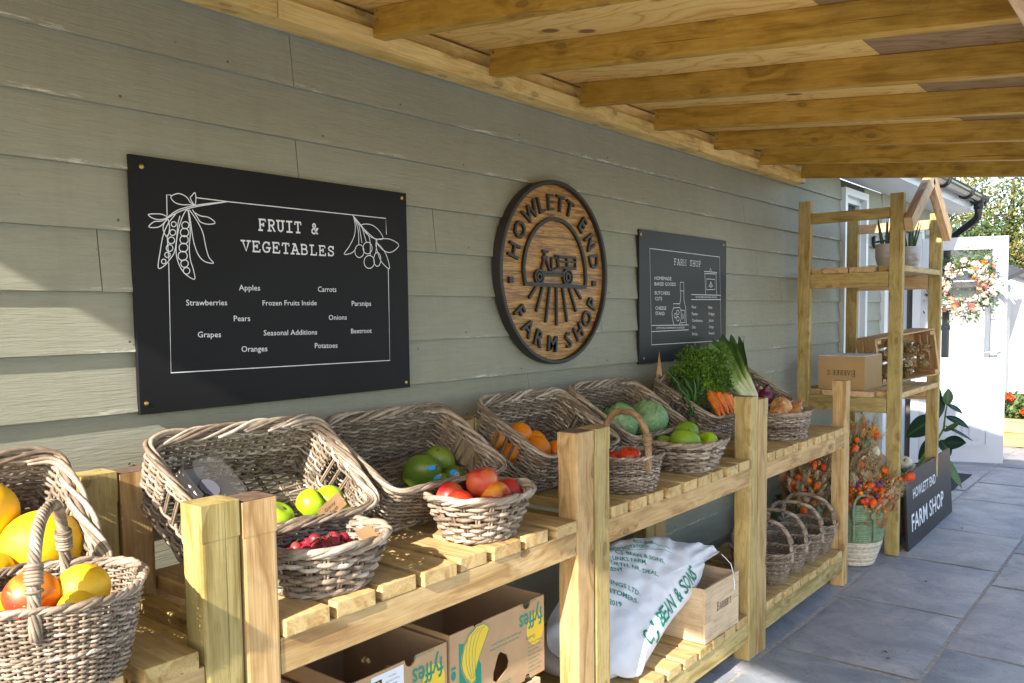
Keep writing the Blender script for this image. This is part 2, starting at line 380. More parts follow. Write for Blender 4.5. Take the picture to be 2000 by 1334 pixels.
def thin_clear(name, col, mixf, rough=.08):
    m, nt, b = new_mat(name); b.inputs['Base Color'].default_value = (*col, 1); b.inputs['Roughness'].default_value = rough
    tr = N(nt, 'ShaderNodeBsdfTransparent'); mx = N(nt, 'ShaderNodeMixShader'); fr = N(nt, 'ShaderNodeFresnel'); fr.inputs[0].default_value = 1.45
    out = nt.nodes['Material Output']; L(nt, math_(nt, 'ADD', fr.outputs[0], mixf), mx.inputs[0]); L(nt, tr.outputs[0], mx.inputs[1]); L(nt, b.outputs[0], mx.inputs[2]); L(nt, mx.outputs[0], out.inputs[0]); return m
CLAMSHELL = thin_clear('clear_plastic', (.5, .48, .47), .04)
PANE = thin_clear('window_pane', (.10, .12, .14), .06, .02)
CARD = plain('brown_cardboard', (.44, .285, .155), .8, vs=14, var=.08, spec=.2)
KRAFT = plain('kraft_paper', (.40, .235, .115), .7, vs=12, var=.15, bumps=(25, .4, .006))
PRINTG = plain('green_print', (.0, .235, .145), .6, var=.06)
PRINTY = plain('yellow_print', (.72, .50, .03), .6, var=.06)
PRINTK = plain('black_print', (.03, .025, .022), .6)
PRINTBLUE = plain('blue_print', (.02, .25, .62), .5)
PRINTRED = plain('red_print', (.62, .04, .03), .5)
PRINTLIME = plain('lime_print', (.45, .55, .02), .5)
PAPERW = plain('white_paper', (.72, .73, .78), .6, var=.03)
SACK = plain('white_woven_sack', (.74, .745, .78), .42, var=.05, vs=20, bumps=(55, .25, .003))
SACKINK = plain('green_sack_ink', (.0, .19, .105), .55, var=.1)

def fruit(name, stops, scale=3., rough=.36, stretch=(1, 1, 1), bumps=None, speck=None, coat=0., detail=4, spec=.5, dist=.4):
    m, nt, b = new_mat(name); b.inputs['Roughness'].default_value = rough; b.inputs['Coat Weight'].default_value = coat; b.inputs['Specular IOR Level'].default_value = spec
    v = coords(nt, stretch, rnd=True); n = noise(nt, v, scale, detail, .55, dist)
    c = ramp(nt, n, stops)
    if speck:
        s = noise(nt, v, speck[0], 1, .5); c = mix(nt, ramp(nt, s, [(speck[2], (0, 0, 0)), (speck[2] + .06, (.7, .7, .7))]), c, speck[1])
    bl = noise(nt, v, scale * .45, 5, .65, .6); c = mix(nt, .7, c, ramp(nt, bl, [(.30, (.66, .64, .60)), (.52, (1.02, 1.02, 1.02)), (.75, (1.10, 1.08, 1.04))]), 'MULTIPLY')
    rn = noise(nt, v, scale * 1.7, 4, .6); L(nt, ramp(nt, rn, [(.3, (rough * .8,) * 3), (.7, (min(1, rough * 1.6),) * 3)]), b.inputs['Roughness'])
    setc(nt, b, c)
    b.inputs['Subsurface Weight'].default_value = .06; b.inputs['Subsurface Radius'].default_value = (.01, .005, .003)
    if bumps: bump(nt, b, noise(nt, v, bumps[0], 3), bumps[1], .002)
    return m
F_APPLE = fruit('red_apple_skin', [(.30, (.42, .012, .016)), (.48, (.52, .025, .022)), (.62, (.60, .12, .035)), (.76, (.66, .30, .05))], 14, .33, (1, 1, .18), speck=(220, (.72, .45, .2), .72), dist=.1)
F_APPLE2 = fruit('yellow_red_apple_skin', [(.36, (.60, .022, .012)), (.50, (.66, .07, .012)), (.60, (.74, .28, .02)), (.75, (.76, .45, .04))], 9, .33, (1, 1, .3), speck=(220, (.8, .6, .25), .72))
F_GREEN = fruit('green_apple_skin', [(.3, (.22, .40, .008)), (.55, (.33, .52, .012)), (.75, (.42, .56, .03))], 6, .30, speck=(160, (.55, .62, .2), .72))
F_BRAM = fruit('bramley_apple_skin', [(.3, (.15, .27, .012)), (.55, (.23, .36, .016)), (.7, (.30, .37, .03)), (.85, (.34, .16, .04))], 4, .36, speck=(180, (.40, .45, .14), .72))
F_MANGO = fruit('green_mango_skin', [(.25, (.055, .115, .012)), (.5, (.095, .165, .012)), (.75, (.19, .225, .016))], 9, .38, speck=(140, (.22, .27, .06), .70))
F_ORANGE = fruit('orange_peel', [(.3, (.78, .20, .003)), (.7, (.88, .29, .004))], 10, .38, bumps=(170, .35))
F_MELON = fruit('yellow_melon_rind', [(.3, (.74, .40, .004)), (.7, (.86, .55, .010))], 12, .42, (1, 1, .16), bumps=(26, .6), speck=(120, (.50, .30, .05), .73))
F_CITRUS = fruit('yellow_grapefruit_peel', [(.3, (.76, .42, .01)), (.7, (.84, .54, .02))], 10, .42, bumps=(120, .55), speck=(150, (.50, .30, .06), .74))
F_TOM = fruit('tomato_skin', [(.3, (.58, .022, .008)), (.7, (.66, .06, .012))], 8, .24)
F_GRAPE = fruit('red_grape_skin', [(.3, (.16, .008, .022)), (.55, (.32, .02, .04)), (.8, (.48, .08, .06))], 26, .3, bumps=(60, .1))
F_ONION = fruit('brown_onion_skin', [(.3, (.40, .15, .035)), (.5, (.58, .26, .07)), (.75, (.70, .42, .16))], 13, .28, (1, 1, .12), dist=.1)
F_RONION = fruit('red_onion_skin', [(.3, (.085, .008, .026)), (.6, (.16, .016, .045)), (.85, (.30, .07, .10))], 13, .28, (1, 1, .12), dist=.1)
F_CARROT = fruit('carrot_skin', [(.3, (.68, .14, .006)), (.7, (.82, .23, .012))], 10, .42, (.3, .3, 6), bumps=(30, .2))
F_GOURD = fruit('pale_gourd_rind', [(.3, (.58, .52, .38)), (.7, (.72, .68, .55))], 6, .4)
F_GOURDG = fruit('green_gourd_rind', [(.35, (.05, .09, .03)), (.5, (.16, .20, .05)), (.7, (.45, .42, .12))], 9, .4)
STEMB = plain('brown_stalk', (.11, .07, .03), .8)
STEMG = plain('green_stalk', (.14, .22, .035), .6, bumps=(80, .2))
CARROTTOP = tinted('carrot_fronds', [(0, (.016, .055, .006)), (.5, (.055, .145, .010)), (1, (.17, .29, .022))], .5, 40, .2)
def cabbage_mat():
    m, nt, b = new_mat('cabbage_leaf'); b.inputs['Roughness'].default_value = .45
    v = coords(nt, rnd=True); at = N(nt, 'ShaderNodeAttribute', attribute_name='tint')
    n = noise(nt, v, 22, 5, .6, .8); vo = N(nt, 'ShaderNodeTexVoronoi', feature='DISTANCE_TO_EDGE'); vo.inputs['Scale'].default_value = 62
    L(nt, v, vo.inputs['Vector'])
    ve = ramp(nt, vo.outputs['Distance'], [(0, (1, 1, 1)), (.10, (0, 0, 0))])
    vein = ramp(nt, at.outputs['Fac'], [(0, (0, 0, 0)), (.55, (0, 0, 0)), (1, (1, 1, 1))])
    c = ramp(nt, n, [(.3, (.10, .215, .075)), (.55, (.18, .31, .115)), (.75, (.29, .40, .16))])
    c = mix(nt, math_(nt, 'MULTIPLY', ve, .4), c, (.34, .44, .25)); c = mix(nt, vein, c, (.50, .57, .34))
    setc(nt, b, c); bump(nt, b, vo.outputs['Distance'], .5, .006); return m
CABB = cabbage_mat()
LEEK = tinted('leek_blade', [(0, (.74, .75, .52)), (.22, (.55, .62, .26)), (.42, (.24, .38, .10)), (.70, (.07, .17, .065)), (1, (.075, .17, .10))], .42, 18, .15, bumps=(60, .1))
SPRING = tinted('spring_onion_leaf', [(0, (.02, .06, .016)), (.6, (.05, .14, .022)), (1, (.13, .25, .05))], .4, 30, .15)
RUBBER = tinted('rubber_plant_leaf', [(0, (.012, .035, .018)), (.6, (.022, .06, .028)), (1, (.10, .16, .06))], .22, 12, .15)
SNAKE = tinted('snake_plant_leaf', [(0, (.015, .05, .02)), (1, (.06, .13, .05))], .35, 40, .3)
CERAMIC = plain('pale_grey_ceramic', (.46, .44, .45), .4, var=.06, bumps=(60, .1))
SEAG = tinted('sage_dyed_seagrass', [(0, (.145, .215, .125)), (1, (.215, .295, .175))], .75, 60, .25, bumps=(150, .4))
SEAN = tinted('natural_seagrass', [(0, (.42, .36, .27)), (1, (.66, .60, .48))], .75, 60, .25, bumps=(150, .4))
DRY = tinted('dried_grasses', [(0, (.17, .115, .055)), (.4, (.33, .245, .13)), (.75, (.45, .37, .23)), (1, (.62, .56, .42))], .8, 60, .2)
PHYS = tinted('orange_lantern_flowers', [(0, (.58, .05, .008)), (.55, (.72, .13, .008)), (.8, (.76, .26, .01)), (1, (.76, .40, .02))], .55, 30, .15)
PURPLE = tinted('purple_statice', [(0, (.09, .02, .07)), (1, (.26, .10, .20))], .7, 60, .2)
HYDR = tinted('dried_hydrangea', [(0, (.14, .085, .03)), (.5, (.28, .185, .075)), (.85, (.42, .32, .16)), (1, (.48, .46, .32))], .75, 60, .2)
WREATHF = tinted('wreath_flowers', [(0, (.46, .42, .37)), (.45, (.52, .47, .43)), (.5, (.42, .20, .13)), (.68, (.46, .27, .17)), (.7, (.46, .08, .008)), (.88, (.55, .26, .012)), (.9, (.28, .06, .065)), (1, (.38, .15, .14))], .7, 40, .12)
WREATHG = tinted('wreath_leaves', [(0, (.018, .045, .010)), (.6, (.05, .105, .02)), (1, (.14, .19, .06))], .6, 40, .2)
LEAFY = tinted('autumn_tree_leaves', [(0, (.035, .062, .014)), (.45, (.09, .115, .028)), (.75, (.175, .165, .04)), (1, (.26, .20, .045))], .6, 3, .2)
LEAFD = tinted('dark_green_leaves', [(0, (.012, .035, .012)), (.6, (.03, .07, .018)), (1, (.07, .11, .03))], .6, 3, .2)
BARK = plain('bark', (.10, .08, .06), .9, bumps=(20, .6, .02), vs=4, var=.3)
MATC = plain('dark_doormat', (.022, .023, .030), .95, bumps=(400, .7))
TILE = plain('dark_roof_tile', (.055, .05, .048), .7, bumps=(30, .3), var=.2)
RENDERW = plain('white_render', (.55, .55, .57), .8, bumps=(60, .2), var=.04)
# ---------------------------------------------------------------- camera, light
cam = bpy.data.cameras.new('camera'); co = bpy.data.objects.new('camera', cam); C.objects.link(co); SC.camera = co
yaw, pit, rol = .689213, .0680892, -.0132544
d = Vector((-math.sin(yaw) * math.cos(pit), math.cos(yaw) * math.cos(pit), -math.sin(pit)))
r0 = Vector((math.cos(yaw), math.sin(yaw), 0)); u0 = r0.cross(d)
r = r0 * math.cos(rol) + u0 * math.sin(rol); u = r.cross(d)
co.matrix_world = Matrix(((r.x, u.x, -d.x, 0), (r.y, u.y, -d.y, 0), (r.z, u.z, -d.z, 1.4), (0, 0, 0, 1)))
cam.sensor_width = 36; cam.lens = 1631.1 / 2000 * 36; cam.shift_x = .00675; cam.shift_y = .0304
cam.clip_end = 400; cam.clip_start = .05
SUN = Vector((-.17, 1, -.59)).normalized()            # travel direction of the light
sl = bpy.data.lights.new('sun', 'SUN'); sl.energy = 4.6; sl.angle = R(.8); sl.color = (1., .94, .85)
so = bpy.data.objects.new('sun', sl); C.objects.link(so); so.rotation_euler = SUN.to_track_quat('-Z', 'Y').to_euler(); so.location = (0, -5, 6)
w = bpy.data.worlds.new('World'); SC.world = w; w.use_nodes = True
sky = w.node_tree.nodes.new('ShaderNodeTexSky'); sky.sky_type = 'NISHITA'; sky.sun_disc = False
sky.sun_elevation = math.asin(-SUN.z); sky.sun_rotation = math.atan2(-SUN.x, -SUN.y)
sky.air_density = 1.; sky.dust_density = 1.; sky.ozone_density = 1.
bg = w.node_tree.nodes['Background']; bg.inputs[1].default_value = .15
w.node_tree.links.new(sky.outputs[0], bg.inputs[0])
SC.view_settings.view_transform = 'Standard'; SC.view_settings.look = 'None'; SC.view_settings.exposure = 1.5; SC.view_settings.gamma = 1
SC.cycles.max_bounces = 8; SC.cycles.diffuse_bounces = 5; SC.cycles.transparent_max_bounces = 12
try: SC.cycles.use_denoising = True
except Exception: pass

# ---------------------------------------------------------------- ground and paving
g = MB(); g.add([(-120, -80, -.05), (120, -80, -.05), (120, 220, -.05), (-120, 220, -.05)], [(0, 1, 2, 3)])
def ground_mat():
    m, nt, b = new_mat('pale_gravel_earth'); b.inputs['Roughness'].default_value = .95
    v = coords(nt, rnd=False); n1 = noise(nt, v, .8, 6); n2 = noise(nt, v, 45, 3)
    c = mix(nt, .6, ramp(nt, n1, [(.35, (.14, .17, .09)), (.65, (.24, .25, .17))]), ramp(nt, n2, [(.3, (.6, .6, .6)), (.7, (1.2, 1.2, 1.2))]), 'MULTIPLY')
    setc(nt, b, c); bump(nt, b, n2, .6, .02); return m
tag(g.build('ground', ground_mat()), kind='structure')
pv = MB(); mort = MB()
mort.add([(-1.96, -3, -.006), (5.2, -3, -.006), (5.2, 13, -.006), (-1.96, 13, -.006)], [(0, 1, 2, 3)])
tag(mort.build('pavement_joints', MORTAR), kind='structure')
xe = [-1.955, -1.32, -.76, -.14, .45, 1.06, 1.66, 2.25, 2.9, 3.5, 4.2, 5.2]
known = {0: [-.4, .6, 1.5, 2.35, 3.02, 3.93, 4.62, 5.5, 6.35, 7.2, 8.2], 1: [-.9, -.1, .8, 1.62, 2.5, 3.36, 4.18, 5.05, 5.87, 6.89, 7.62, 8.5, 9.3], 2: [-.6, .3, 1.1, 2.0, 2.9, 3.76, 4.78, 5.5, 6.3, 7.1, 8.0, 8.9]}
for i in range(len(xe) - 1):
    ys = known.get(i) or list(np.cumsum(rng.uniform(.55, .95, 24)) - 3.2)
    ys = [-3.0] + [y for y in ys if y > -2.8] 
    while ys[-1] < 12.4: ys.append(ys[-1] + float(rng.uniform(.6, .95)))
    ys[-1] = 12.9
    for a, b in zip(ys[:-1], ys[1:]):
        x0, x1, y0, y1 = xe[i] + .008, xe[i + 1] - .008, a + .008, b - .008
        nx, ny = 10, 12
        P = np.zeros((nx, ny, 3)); t = float(rng.uniform(0, 1)); tx, ty = rng.normal(0, .0018, 2); h0 = rng.normal(0, .0012)
        for p in range(nx):
            for q in range(ny):
                fx, fy = p / (nx - 1), q / (ny - 1)
                X = x0 + (x1 - x0) * fx; Y = y0 + (y1 - y0) * fy
                e = min(fx * (x1 - x0), (1 - fx) * (x1 - x0), fy * (y1 - y0), (1 - fy) * (y1 - y0))
                jit = .004 if e < 1e-6 else 0
                n = mnoise.noise((X * 3.1 + t * 40, Y * 3.1, t * 9))
                P[p, q] = (X + jit * mnoise.noise((X * 17, Y * 17, 1.3)), Y + jit * mnoise.noise((X * 17, Y * 17, 7.3)), .002 + h0 + n * .0022 + tx * (fx - .5) + ty * (fy - .5) - (.006 if e < 1e-6 else 0))
        pv.quadpatch(P.transpose(1, 0, 2)[::-1], t)
po = pv.build('pavement', SLATE, smooth=True); tag(po, kind='structure')

# ---------------------------------------------------------------- the clapboard shop building
B = thing('shop_building', 'grey green clapboard shop building with white door frame, soffit and black gutter', 'building', (-1.95, 3, 0))
cl = MB(); Z0 = 1.183 - .1425 * 8
def course(zb, y0, y1, seed, top):
    """one lapped board from y0 to y1: lip, face with a chipped lower arris"""
    n = max(2, int((y1 - y0) / .2) + 1); ys = np.linspace(y0, y1, n)
    h = min(.158, top - zb)
    if h < .02: return
    prof = [(-.004, 0, .8), (.0145, 0, 1.), (.0142, .005, .96), (.013, .016, .82), (-.002 if h > .15 else .0, h, 0.)]
    P = np.zeros((n, len(prof), 3)); tt = []
    for i, y in enumerate(ys):
        for k, (px, pz, t) in enumerate(prof):
            P[i, k] = (-1.95 + px + .0007 * mnoise.noise((y * 2.1, seed * 3.7, k * .2)), y, zb + pz + (.0016 * mnoise.noise((y * .9, seed * 1.3, 5)) if k else .0016 * mnoise.noise((y * .9, seed * 1.3, 5)))); tt.append(t)
    cl.quadpatch(P, tt)
    for i, s in ((0, 1), (n - 1, -1)):
        q = P[i]; cl.add(np.vstack([q, [[-1.956, ys[i], zb + h], [-1.956, ys[i], zb]]]), [tuple(range(7))[::s]], .3)
joints = {0: [1.9, 5.2], 1: [3.1], 2: [.4, 4.2], 3: [2.3], 4: [1.2, 4.7], 5: [3.6], 6: [.3, 4.9], 7: [2.5], 8: [1.1, 4.0], 9: [3.0], 10: [.9, 5.0], 11: [4.64, 2.0], 12: [1.46], 13: [4.45], 14: [1.45], 15: [1.43, 4.9]}
for k in range(16):
    zb = Z0 + .1425 * k; top = 2.33
    cuts = [-2.6] + sorted(joints.get(k, [])) + [6.10]
    for a, b in zip(cuts[:-1], cuts[1:]): course(zb, a + .0012, b - .0012, k + a, top)
    if zb < .60: course(zb, 6.102, 6.64, k + 30, .70)
    course(zb, 6.102 if zb > 2.2 else 6.655 if zb > .6 else 6.642, 7.095, k + 50, top); course(zb, 8.335, 9.08, k + 70, top)
clap = cl.build('clapboard_wall', CLAP, B)
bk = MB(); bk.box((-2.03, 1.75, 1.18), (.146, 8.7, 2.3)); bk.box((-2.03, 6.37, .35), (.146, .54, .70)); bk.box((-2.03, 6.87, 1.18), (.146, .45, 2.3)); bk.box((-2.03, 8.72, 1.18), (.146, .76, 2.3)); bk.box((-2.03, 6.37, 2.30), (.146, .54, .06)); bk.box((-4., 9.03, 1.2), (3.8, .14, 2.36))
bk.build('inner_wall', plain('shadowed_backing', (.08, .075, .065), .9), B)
nl = MB()
for k in range(2, 16):
    for y in np.arange(.05 + (k % 2) * .3, 6.05, .6): nl.lathe([(0, .0012), (.0028, .0008), (.0034, 0)], 8, M=T(-1.9395 + .0040, float(y) + random.uniform(-.012, .012), Z0 + .1425 * k + .022 + random.uniform(-.003, .003)) @ rotm(0, R(90), 0))
nl.build('board_nails', plain('painted_nail', (.10, .095, .075), .6), B)
# window
wf = MB()
for c, s in (((-1.935, 6.125, 1.49), (.05, .05, 1.56)), ((-1.935, 6.615, 1.49), (.05, .05, 1.56)), ((-1.935, 6.37, 2.245), (.05, .44, .05)), ((-1.975, 6.17, 1.47), (.05, .04, 1.47)), ((-1.975, 6.57, 1.47), (.05, .04, 1.47)), ((-1.975, 6.37, 2.20), (.05, .36, .04)), ((-1.975, 6.37, .745), (.05, .36, .05)), ((-1.975, 6.37, 1.5), (.045, .36, .035))): wf.box(c, s)
win = wf.build('window_frame', UPVC, B)
pn = MB(); pn.box((-1.985, 6.37, 1.47), (.008, .36, 1.44)); pn.build('window_pane', PANE, win)
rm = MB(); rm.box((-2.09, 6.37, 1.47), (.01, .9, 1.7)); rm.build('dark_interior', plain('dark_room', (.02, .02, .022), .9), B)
board('window_sill', (-1.885, 6.37, .703), (.64, .15, .034), 'y', W_OLD, B)
# door frame, fixed leaf, threshold
df = MB()
df.box((-1.945, 7.14, 1.05), (.07, .085, 2.1)); df.box((-1.945, 8.29, 1.05), (.07, .085, 2.1)); df.box((-1.945, 7.715, 2.14), (.068, 1.235, .08))
df.build('door_frame', UPVC, B)
fl = MB(); fl.box((-2.05, 7.71, 1.05), (.05, 1.06, 2.1)); fl.build('inner_door', WHITEP, B)
up = MB(); up.box((-1.955, 7.715, 2.255), (.03, 1.23, .15)); up.build('door_header', CLAP, B)
# soffit, fascia, roof, gutter, downpipe
so_ = MB(); so_.box((-1.80, 4.36, 2.338), (.30, 9.54, .012)); so_.box((-1.80, 9.12, 2.43), (.30, .02, .17)); so_.build('soffit', UPVC, B)
fa = MB(); fa.box((-1.642, 4.37, 2.425), (.02, 9.56, .19)); fa.build('fascia', UPVC, B)
rf = MB(); rf.box((-2.62, 4.42, 3.06), (2.36, 9.8, .06), rotm(0, R(30), 0)); rf.build('roof', TILE, B)
gu = MB(); a = np.linspace(np.pi, 2 * np.pi, 12); yy = (-.42, 8.98)
prof = [( -1.578 + .056 * math.cos(t), 2.438 + .056 * math.sin(t)) for t in a] + [(-1.578 + .051 * math.cos(t), 2.438 + .051 * math.sin(t)) for t in a[::-1]]
v = [(x, y, z) for y in yy for x, z in prof]; n = len(prof)
gu.add(v, [(i, (i + 1) % n, n + (i + 1) % n, n + i) for i in range(n)] + [tuple(range(n)), tuple(range(n, 2 * n))[::-1]])
for y in (5.6, 6.5, 7.4, 8.3, 8.78, 8.96):
    t = np.linspace(np.pi * .95, 2.05 * np.pi, 12); gu.tube([(-1.578 + .061 * math.cos(q), y, 2.438 + .061 * math.sin(q)) for q in t], .013, 6, ref=(0, 1, 0))
gut = gu.build('gutter', BLACKPL, B, smooth=False)
dpm = MB()
pth = [(-1.578, 8.86, 2.40), (-1.578, 8.87, 2.30), (-1.585, 8.885, 2.255), (-1.62, 8.90, 2.225), (-1.80, 9.03, 2.12), (-1.855, 9.07, 2.09), (-1.875, 9.085, 2.05), (-1.878, 9.09, 1.95), (-1.878, 9.09, .1)]
dpm.tube(pth, .034, 12)
for z in (1.98, 1.2, .4): dpm.tube([(-1.878, 9.09, z), (-1.878, 9.09, z + .05)], .041, 12)
dpm.tube([(-1.578, 8.86, 2.40), (-1.578, 8.865, 2.33)], .042, 12)
dpm.build('downpipe', BLACKPL, B, smooth=True)
vb = MB(); vb.box((-1.92, 8.55, 2.12), (.04, .12, .06)); vb.build('vent_box', UPVC, B)
# open door leaf, hinged at the far jamb
hx, hy = -1.915, 8.27; ex, ey = -1.275, 8.50
ang = math.atan2(ey - hy, ex - hx); DL = math.hypot(ex - hx, ey - hy); DM = T(hx, hy, 0) @ rotm(0, 0, ang)
dr = MB()
def dbox(c, s): dr.box(c, s)
dbox((.055, 0, 1.035), (.11, .044, 2.01)); dbox((DL - .06, 0, 1.035), (.12, .044, 2.01))
dbox((DL / 2, 0, 1.985), (DL - .23, .043, .11)); dbox((DL / 2, 0, .5), (DL - .23, .043, .94))
for x0, x1 in ((.12, DL / 2 - .025), (DL / 2 + .025, DL - .13)):
    for y in (-.026,):
        dbox(((x0 + x1) / 2, y, .845), (x1 - x0, .014, .02)); dbox(((x0 + x1) / 2, y, .185), (x1 - x0, .014, .02))
        dbox((x0, y, .515), (.02, .0142, .68)); dbox((x1, y, .515), (.02, .0142, .68)); dbox(((x0 + x1) / 2, y + .001, .515), (x1 - x0 - .09, .014, .55))
leaf = dr.build('door', WHITEP, B, world=DM, local=True)
gl = MB(); gl.box((DL / 2, 0, 1.455), (DL - .23, .006, .95)); gl.build('door_pane', PANE, leaf, world=DM, local=True)
hd = MB(); hd.box((DL - .055, -.03, 1.0), (.03, .012, .2)); hd.tube([(DL - .055, -.035, 1.02), (DL - .055, -.075, 1.02), (DL - .075, -.082, 1.02), (DL - .18, -.082, 1.02)], .010, 8); hd.build('door_handle', plain('polished_chrome', (.6, .6, .62), .2, 1.), leaf, world=DM, local=True)

# wall lantern
la = thing('wall_lamp', 'small black outside wall lamp on an arm beside the white doorway', 'wall lamp', (-1.94, 6.87, 1.93))
m = MB(); m.lathe([(0, 0), (.05, 0), (.05, .018), (.035, .022), (0, .022)], 20, M=T(-1.935, 6.87, 1.93) @ rotm(0, R(90), 0)); m.build('back_plate', BLACKPL, la)
m = MB(); m.tube([(-1.92, 6.87, 1.93), (-1.82, 6.87, 1.94), (-1.79, 6.87, 1.96), (-1.785, 6.87, 1.99)], .008, 8); m.build('arm', BLACKPL, la)
m = MB(); m.lathe([(0, .0), (.012, 0), (.07, -.06), (.072, -.07), (.066, -.07), (0, -.02)], 20, M=T(-1.785, 6.87, 2.03)); m.build('lamp_shade', BLACKPL, la)

# ---------------------------------------------------------------- lean-to canopy
AW = thing('lean_to_canopy', 'lean-to canopy of yellow softwood joists and plywood sheathing above the shelves', 'canopy', (-1.9, 2.3, 2.18))
SLP = math.atan(.107); AY0, AY1 = -.46, 5.18
ys = [(AY0, 1.35, 0), (1.352, 3.75, 1), (3.752, 5.17, 0)]
for a, b, k in ys: board('ledger', (-1.898, (a + b) / 2, 2.206 + k * .001), (b - a, .076, .055), 'y', W_LEDGER, AW)
for a, b in ((AY0, 2.6), (2.602, AY1)): board('wall_plate', (-1.9125, (a + b) / 2, 2.2615), (b - a, .045, .053), 'y', W_LEDGER, AW)
jr = rotm(0, SLP, 0)
def slope_z(x): return 2.250 - .107 * (x + 1.86)
jy = [-.43, .0, .56, 1.12, 1.70, 2.215, 2.755, 3.33, 3.925, 4.485, 5.11]
x0, x1 = -1.857, -.30
for k, y in enumerate(jy):
    xm = (x0 + x1) / 2
    board('joist', (xm, y, slope_z(xm) + .0), ((x1 - x0) / math.cos(SLP), .045, .084), 'x', W_JOIST, AW, rot=jr, bev=.002)
for a, b in zip(jy[:-1], jy[1:]): pass
for (a, b), mt, (xa, xb) in (((AY0 - .02, 1.2), PLY, (-1.93, -.76)), ((1.202, 3.63), PLY, (-1.93, -.76)), ((3.632, AY1 + .03), PLY, (-1.93, -.76)), ((AY0 - .02, 2.4), PLYD, (-.758, .2)), ((2.402, AY1 + .03), PLYD, (-.758, .2))):  # unseen overhang past the front beam is added to keep the paving shaded
    m = MB(); xm = (xa + xb) / 2; ym = (a + b) / 2
    m.box((0, 0, 0), ((xb - xa) / math.cos(SLP), b - a, .018))
    m.build('sheathing', mt, AW, world=T(xm, ym, slope_z(xm) + .0425 + .0095) @ jr, local=True)
m = MB(); xm = (-1.93 + .2) / 2; m.box((0, 0, 0), (2.15, AY1 - AY0 + .08, .02)); m.build('roofing_felt', plain('black_felt', (.03, .03, .03), .9), AW, world=T(xm, (AY0 + AY1) / 2, slope_z(xm) + .075) @ jr, local=True)
board('front_beam', (-.275, (AY0 + AY1) / 2, 2.065), (AY1 - AY0, .046, .14), 'y', W_PINE, AW)
for y in (AY0 + .05, AY1 - .06): board('post', (-.275, y, .995), (1.99, .09, .09), 'z', W_POST, AW)
m = MB()
for y in jy[3:]:
    for dz in (.03, .055): m.lathe([(0, .001), (.004, .0008), (.0045, 0)], 8, M=T(x0 + .018, y - .0232, slope_z(x0) - .045 + dz + .02) @ rotm(R(90), 0, 0))
m.build('joist_nails', STEEL, AW)
BIGT=[('FRUIT &',1.3151,1.6335,1.5116,1.636,0.0328),('VEGETABLES',1.2614,1.5762,1.5682,1.5767,0.0306),('Apples',1.2494,1.4752,1.3135,1.4756,0.0151),('Carrots',1.5045,1.4749,1.5708,1.4752,0.0159),('Strawberries',1.0994,1.4357,1.2133,1.4364,0.0148),('Frozen Fruits Inside',1.3197,1.4359,1.4987,1.4367,0.0144),('Parsnips',1.6269,1.435,1.7021,1.4351,0.0153),('Pears',1.231,1.395,1.2798,1.3949,0.0151),('Onions',1.5401,1.3945,1.6067,1.3949,0.0149),('Grapes',1.1273,1.356,1.1921,1.3547,0.015),('Seasonal Additions',1.3199,1.3555,1.4973,1.3538,0.015),('Beetroot',1.6218,1.3536,1.702,1.3535,0.0147),('Oranges',1.2505,1.3145,1.3299,1.3128,0.0157),('Potatoes',1.4879,1.3152,1.5691,1.3132,0.0152)]
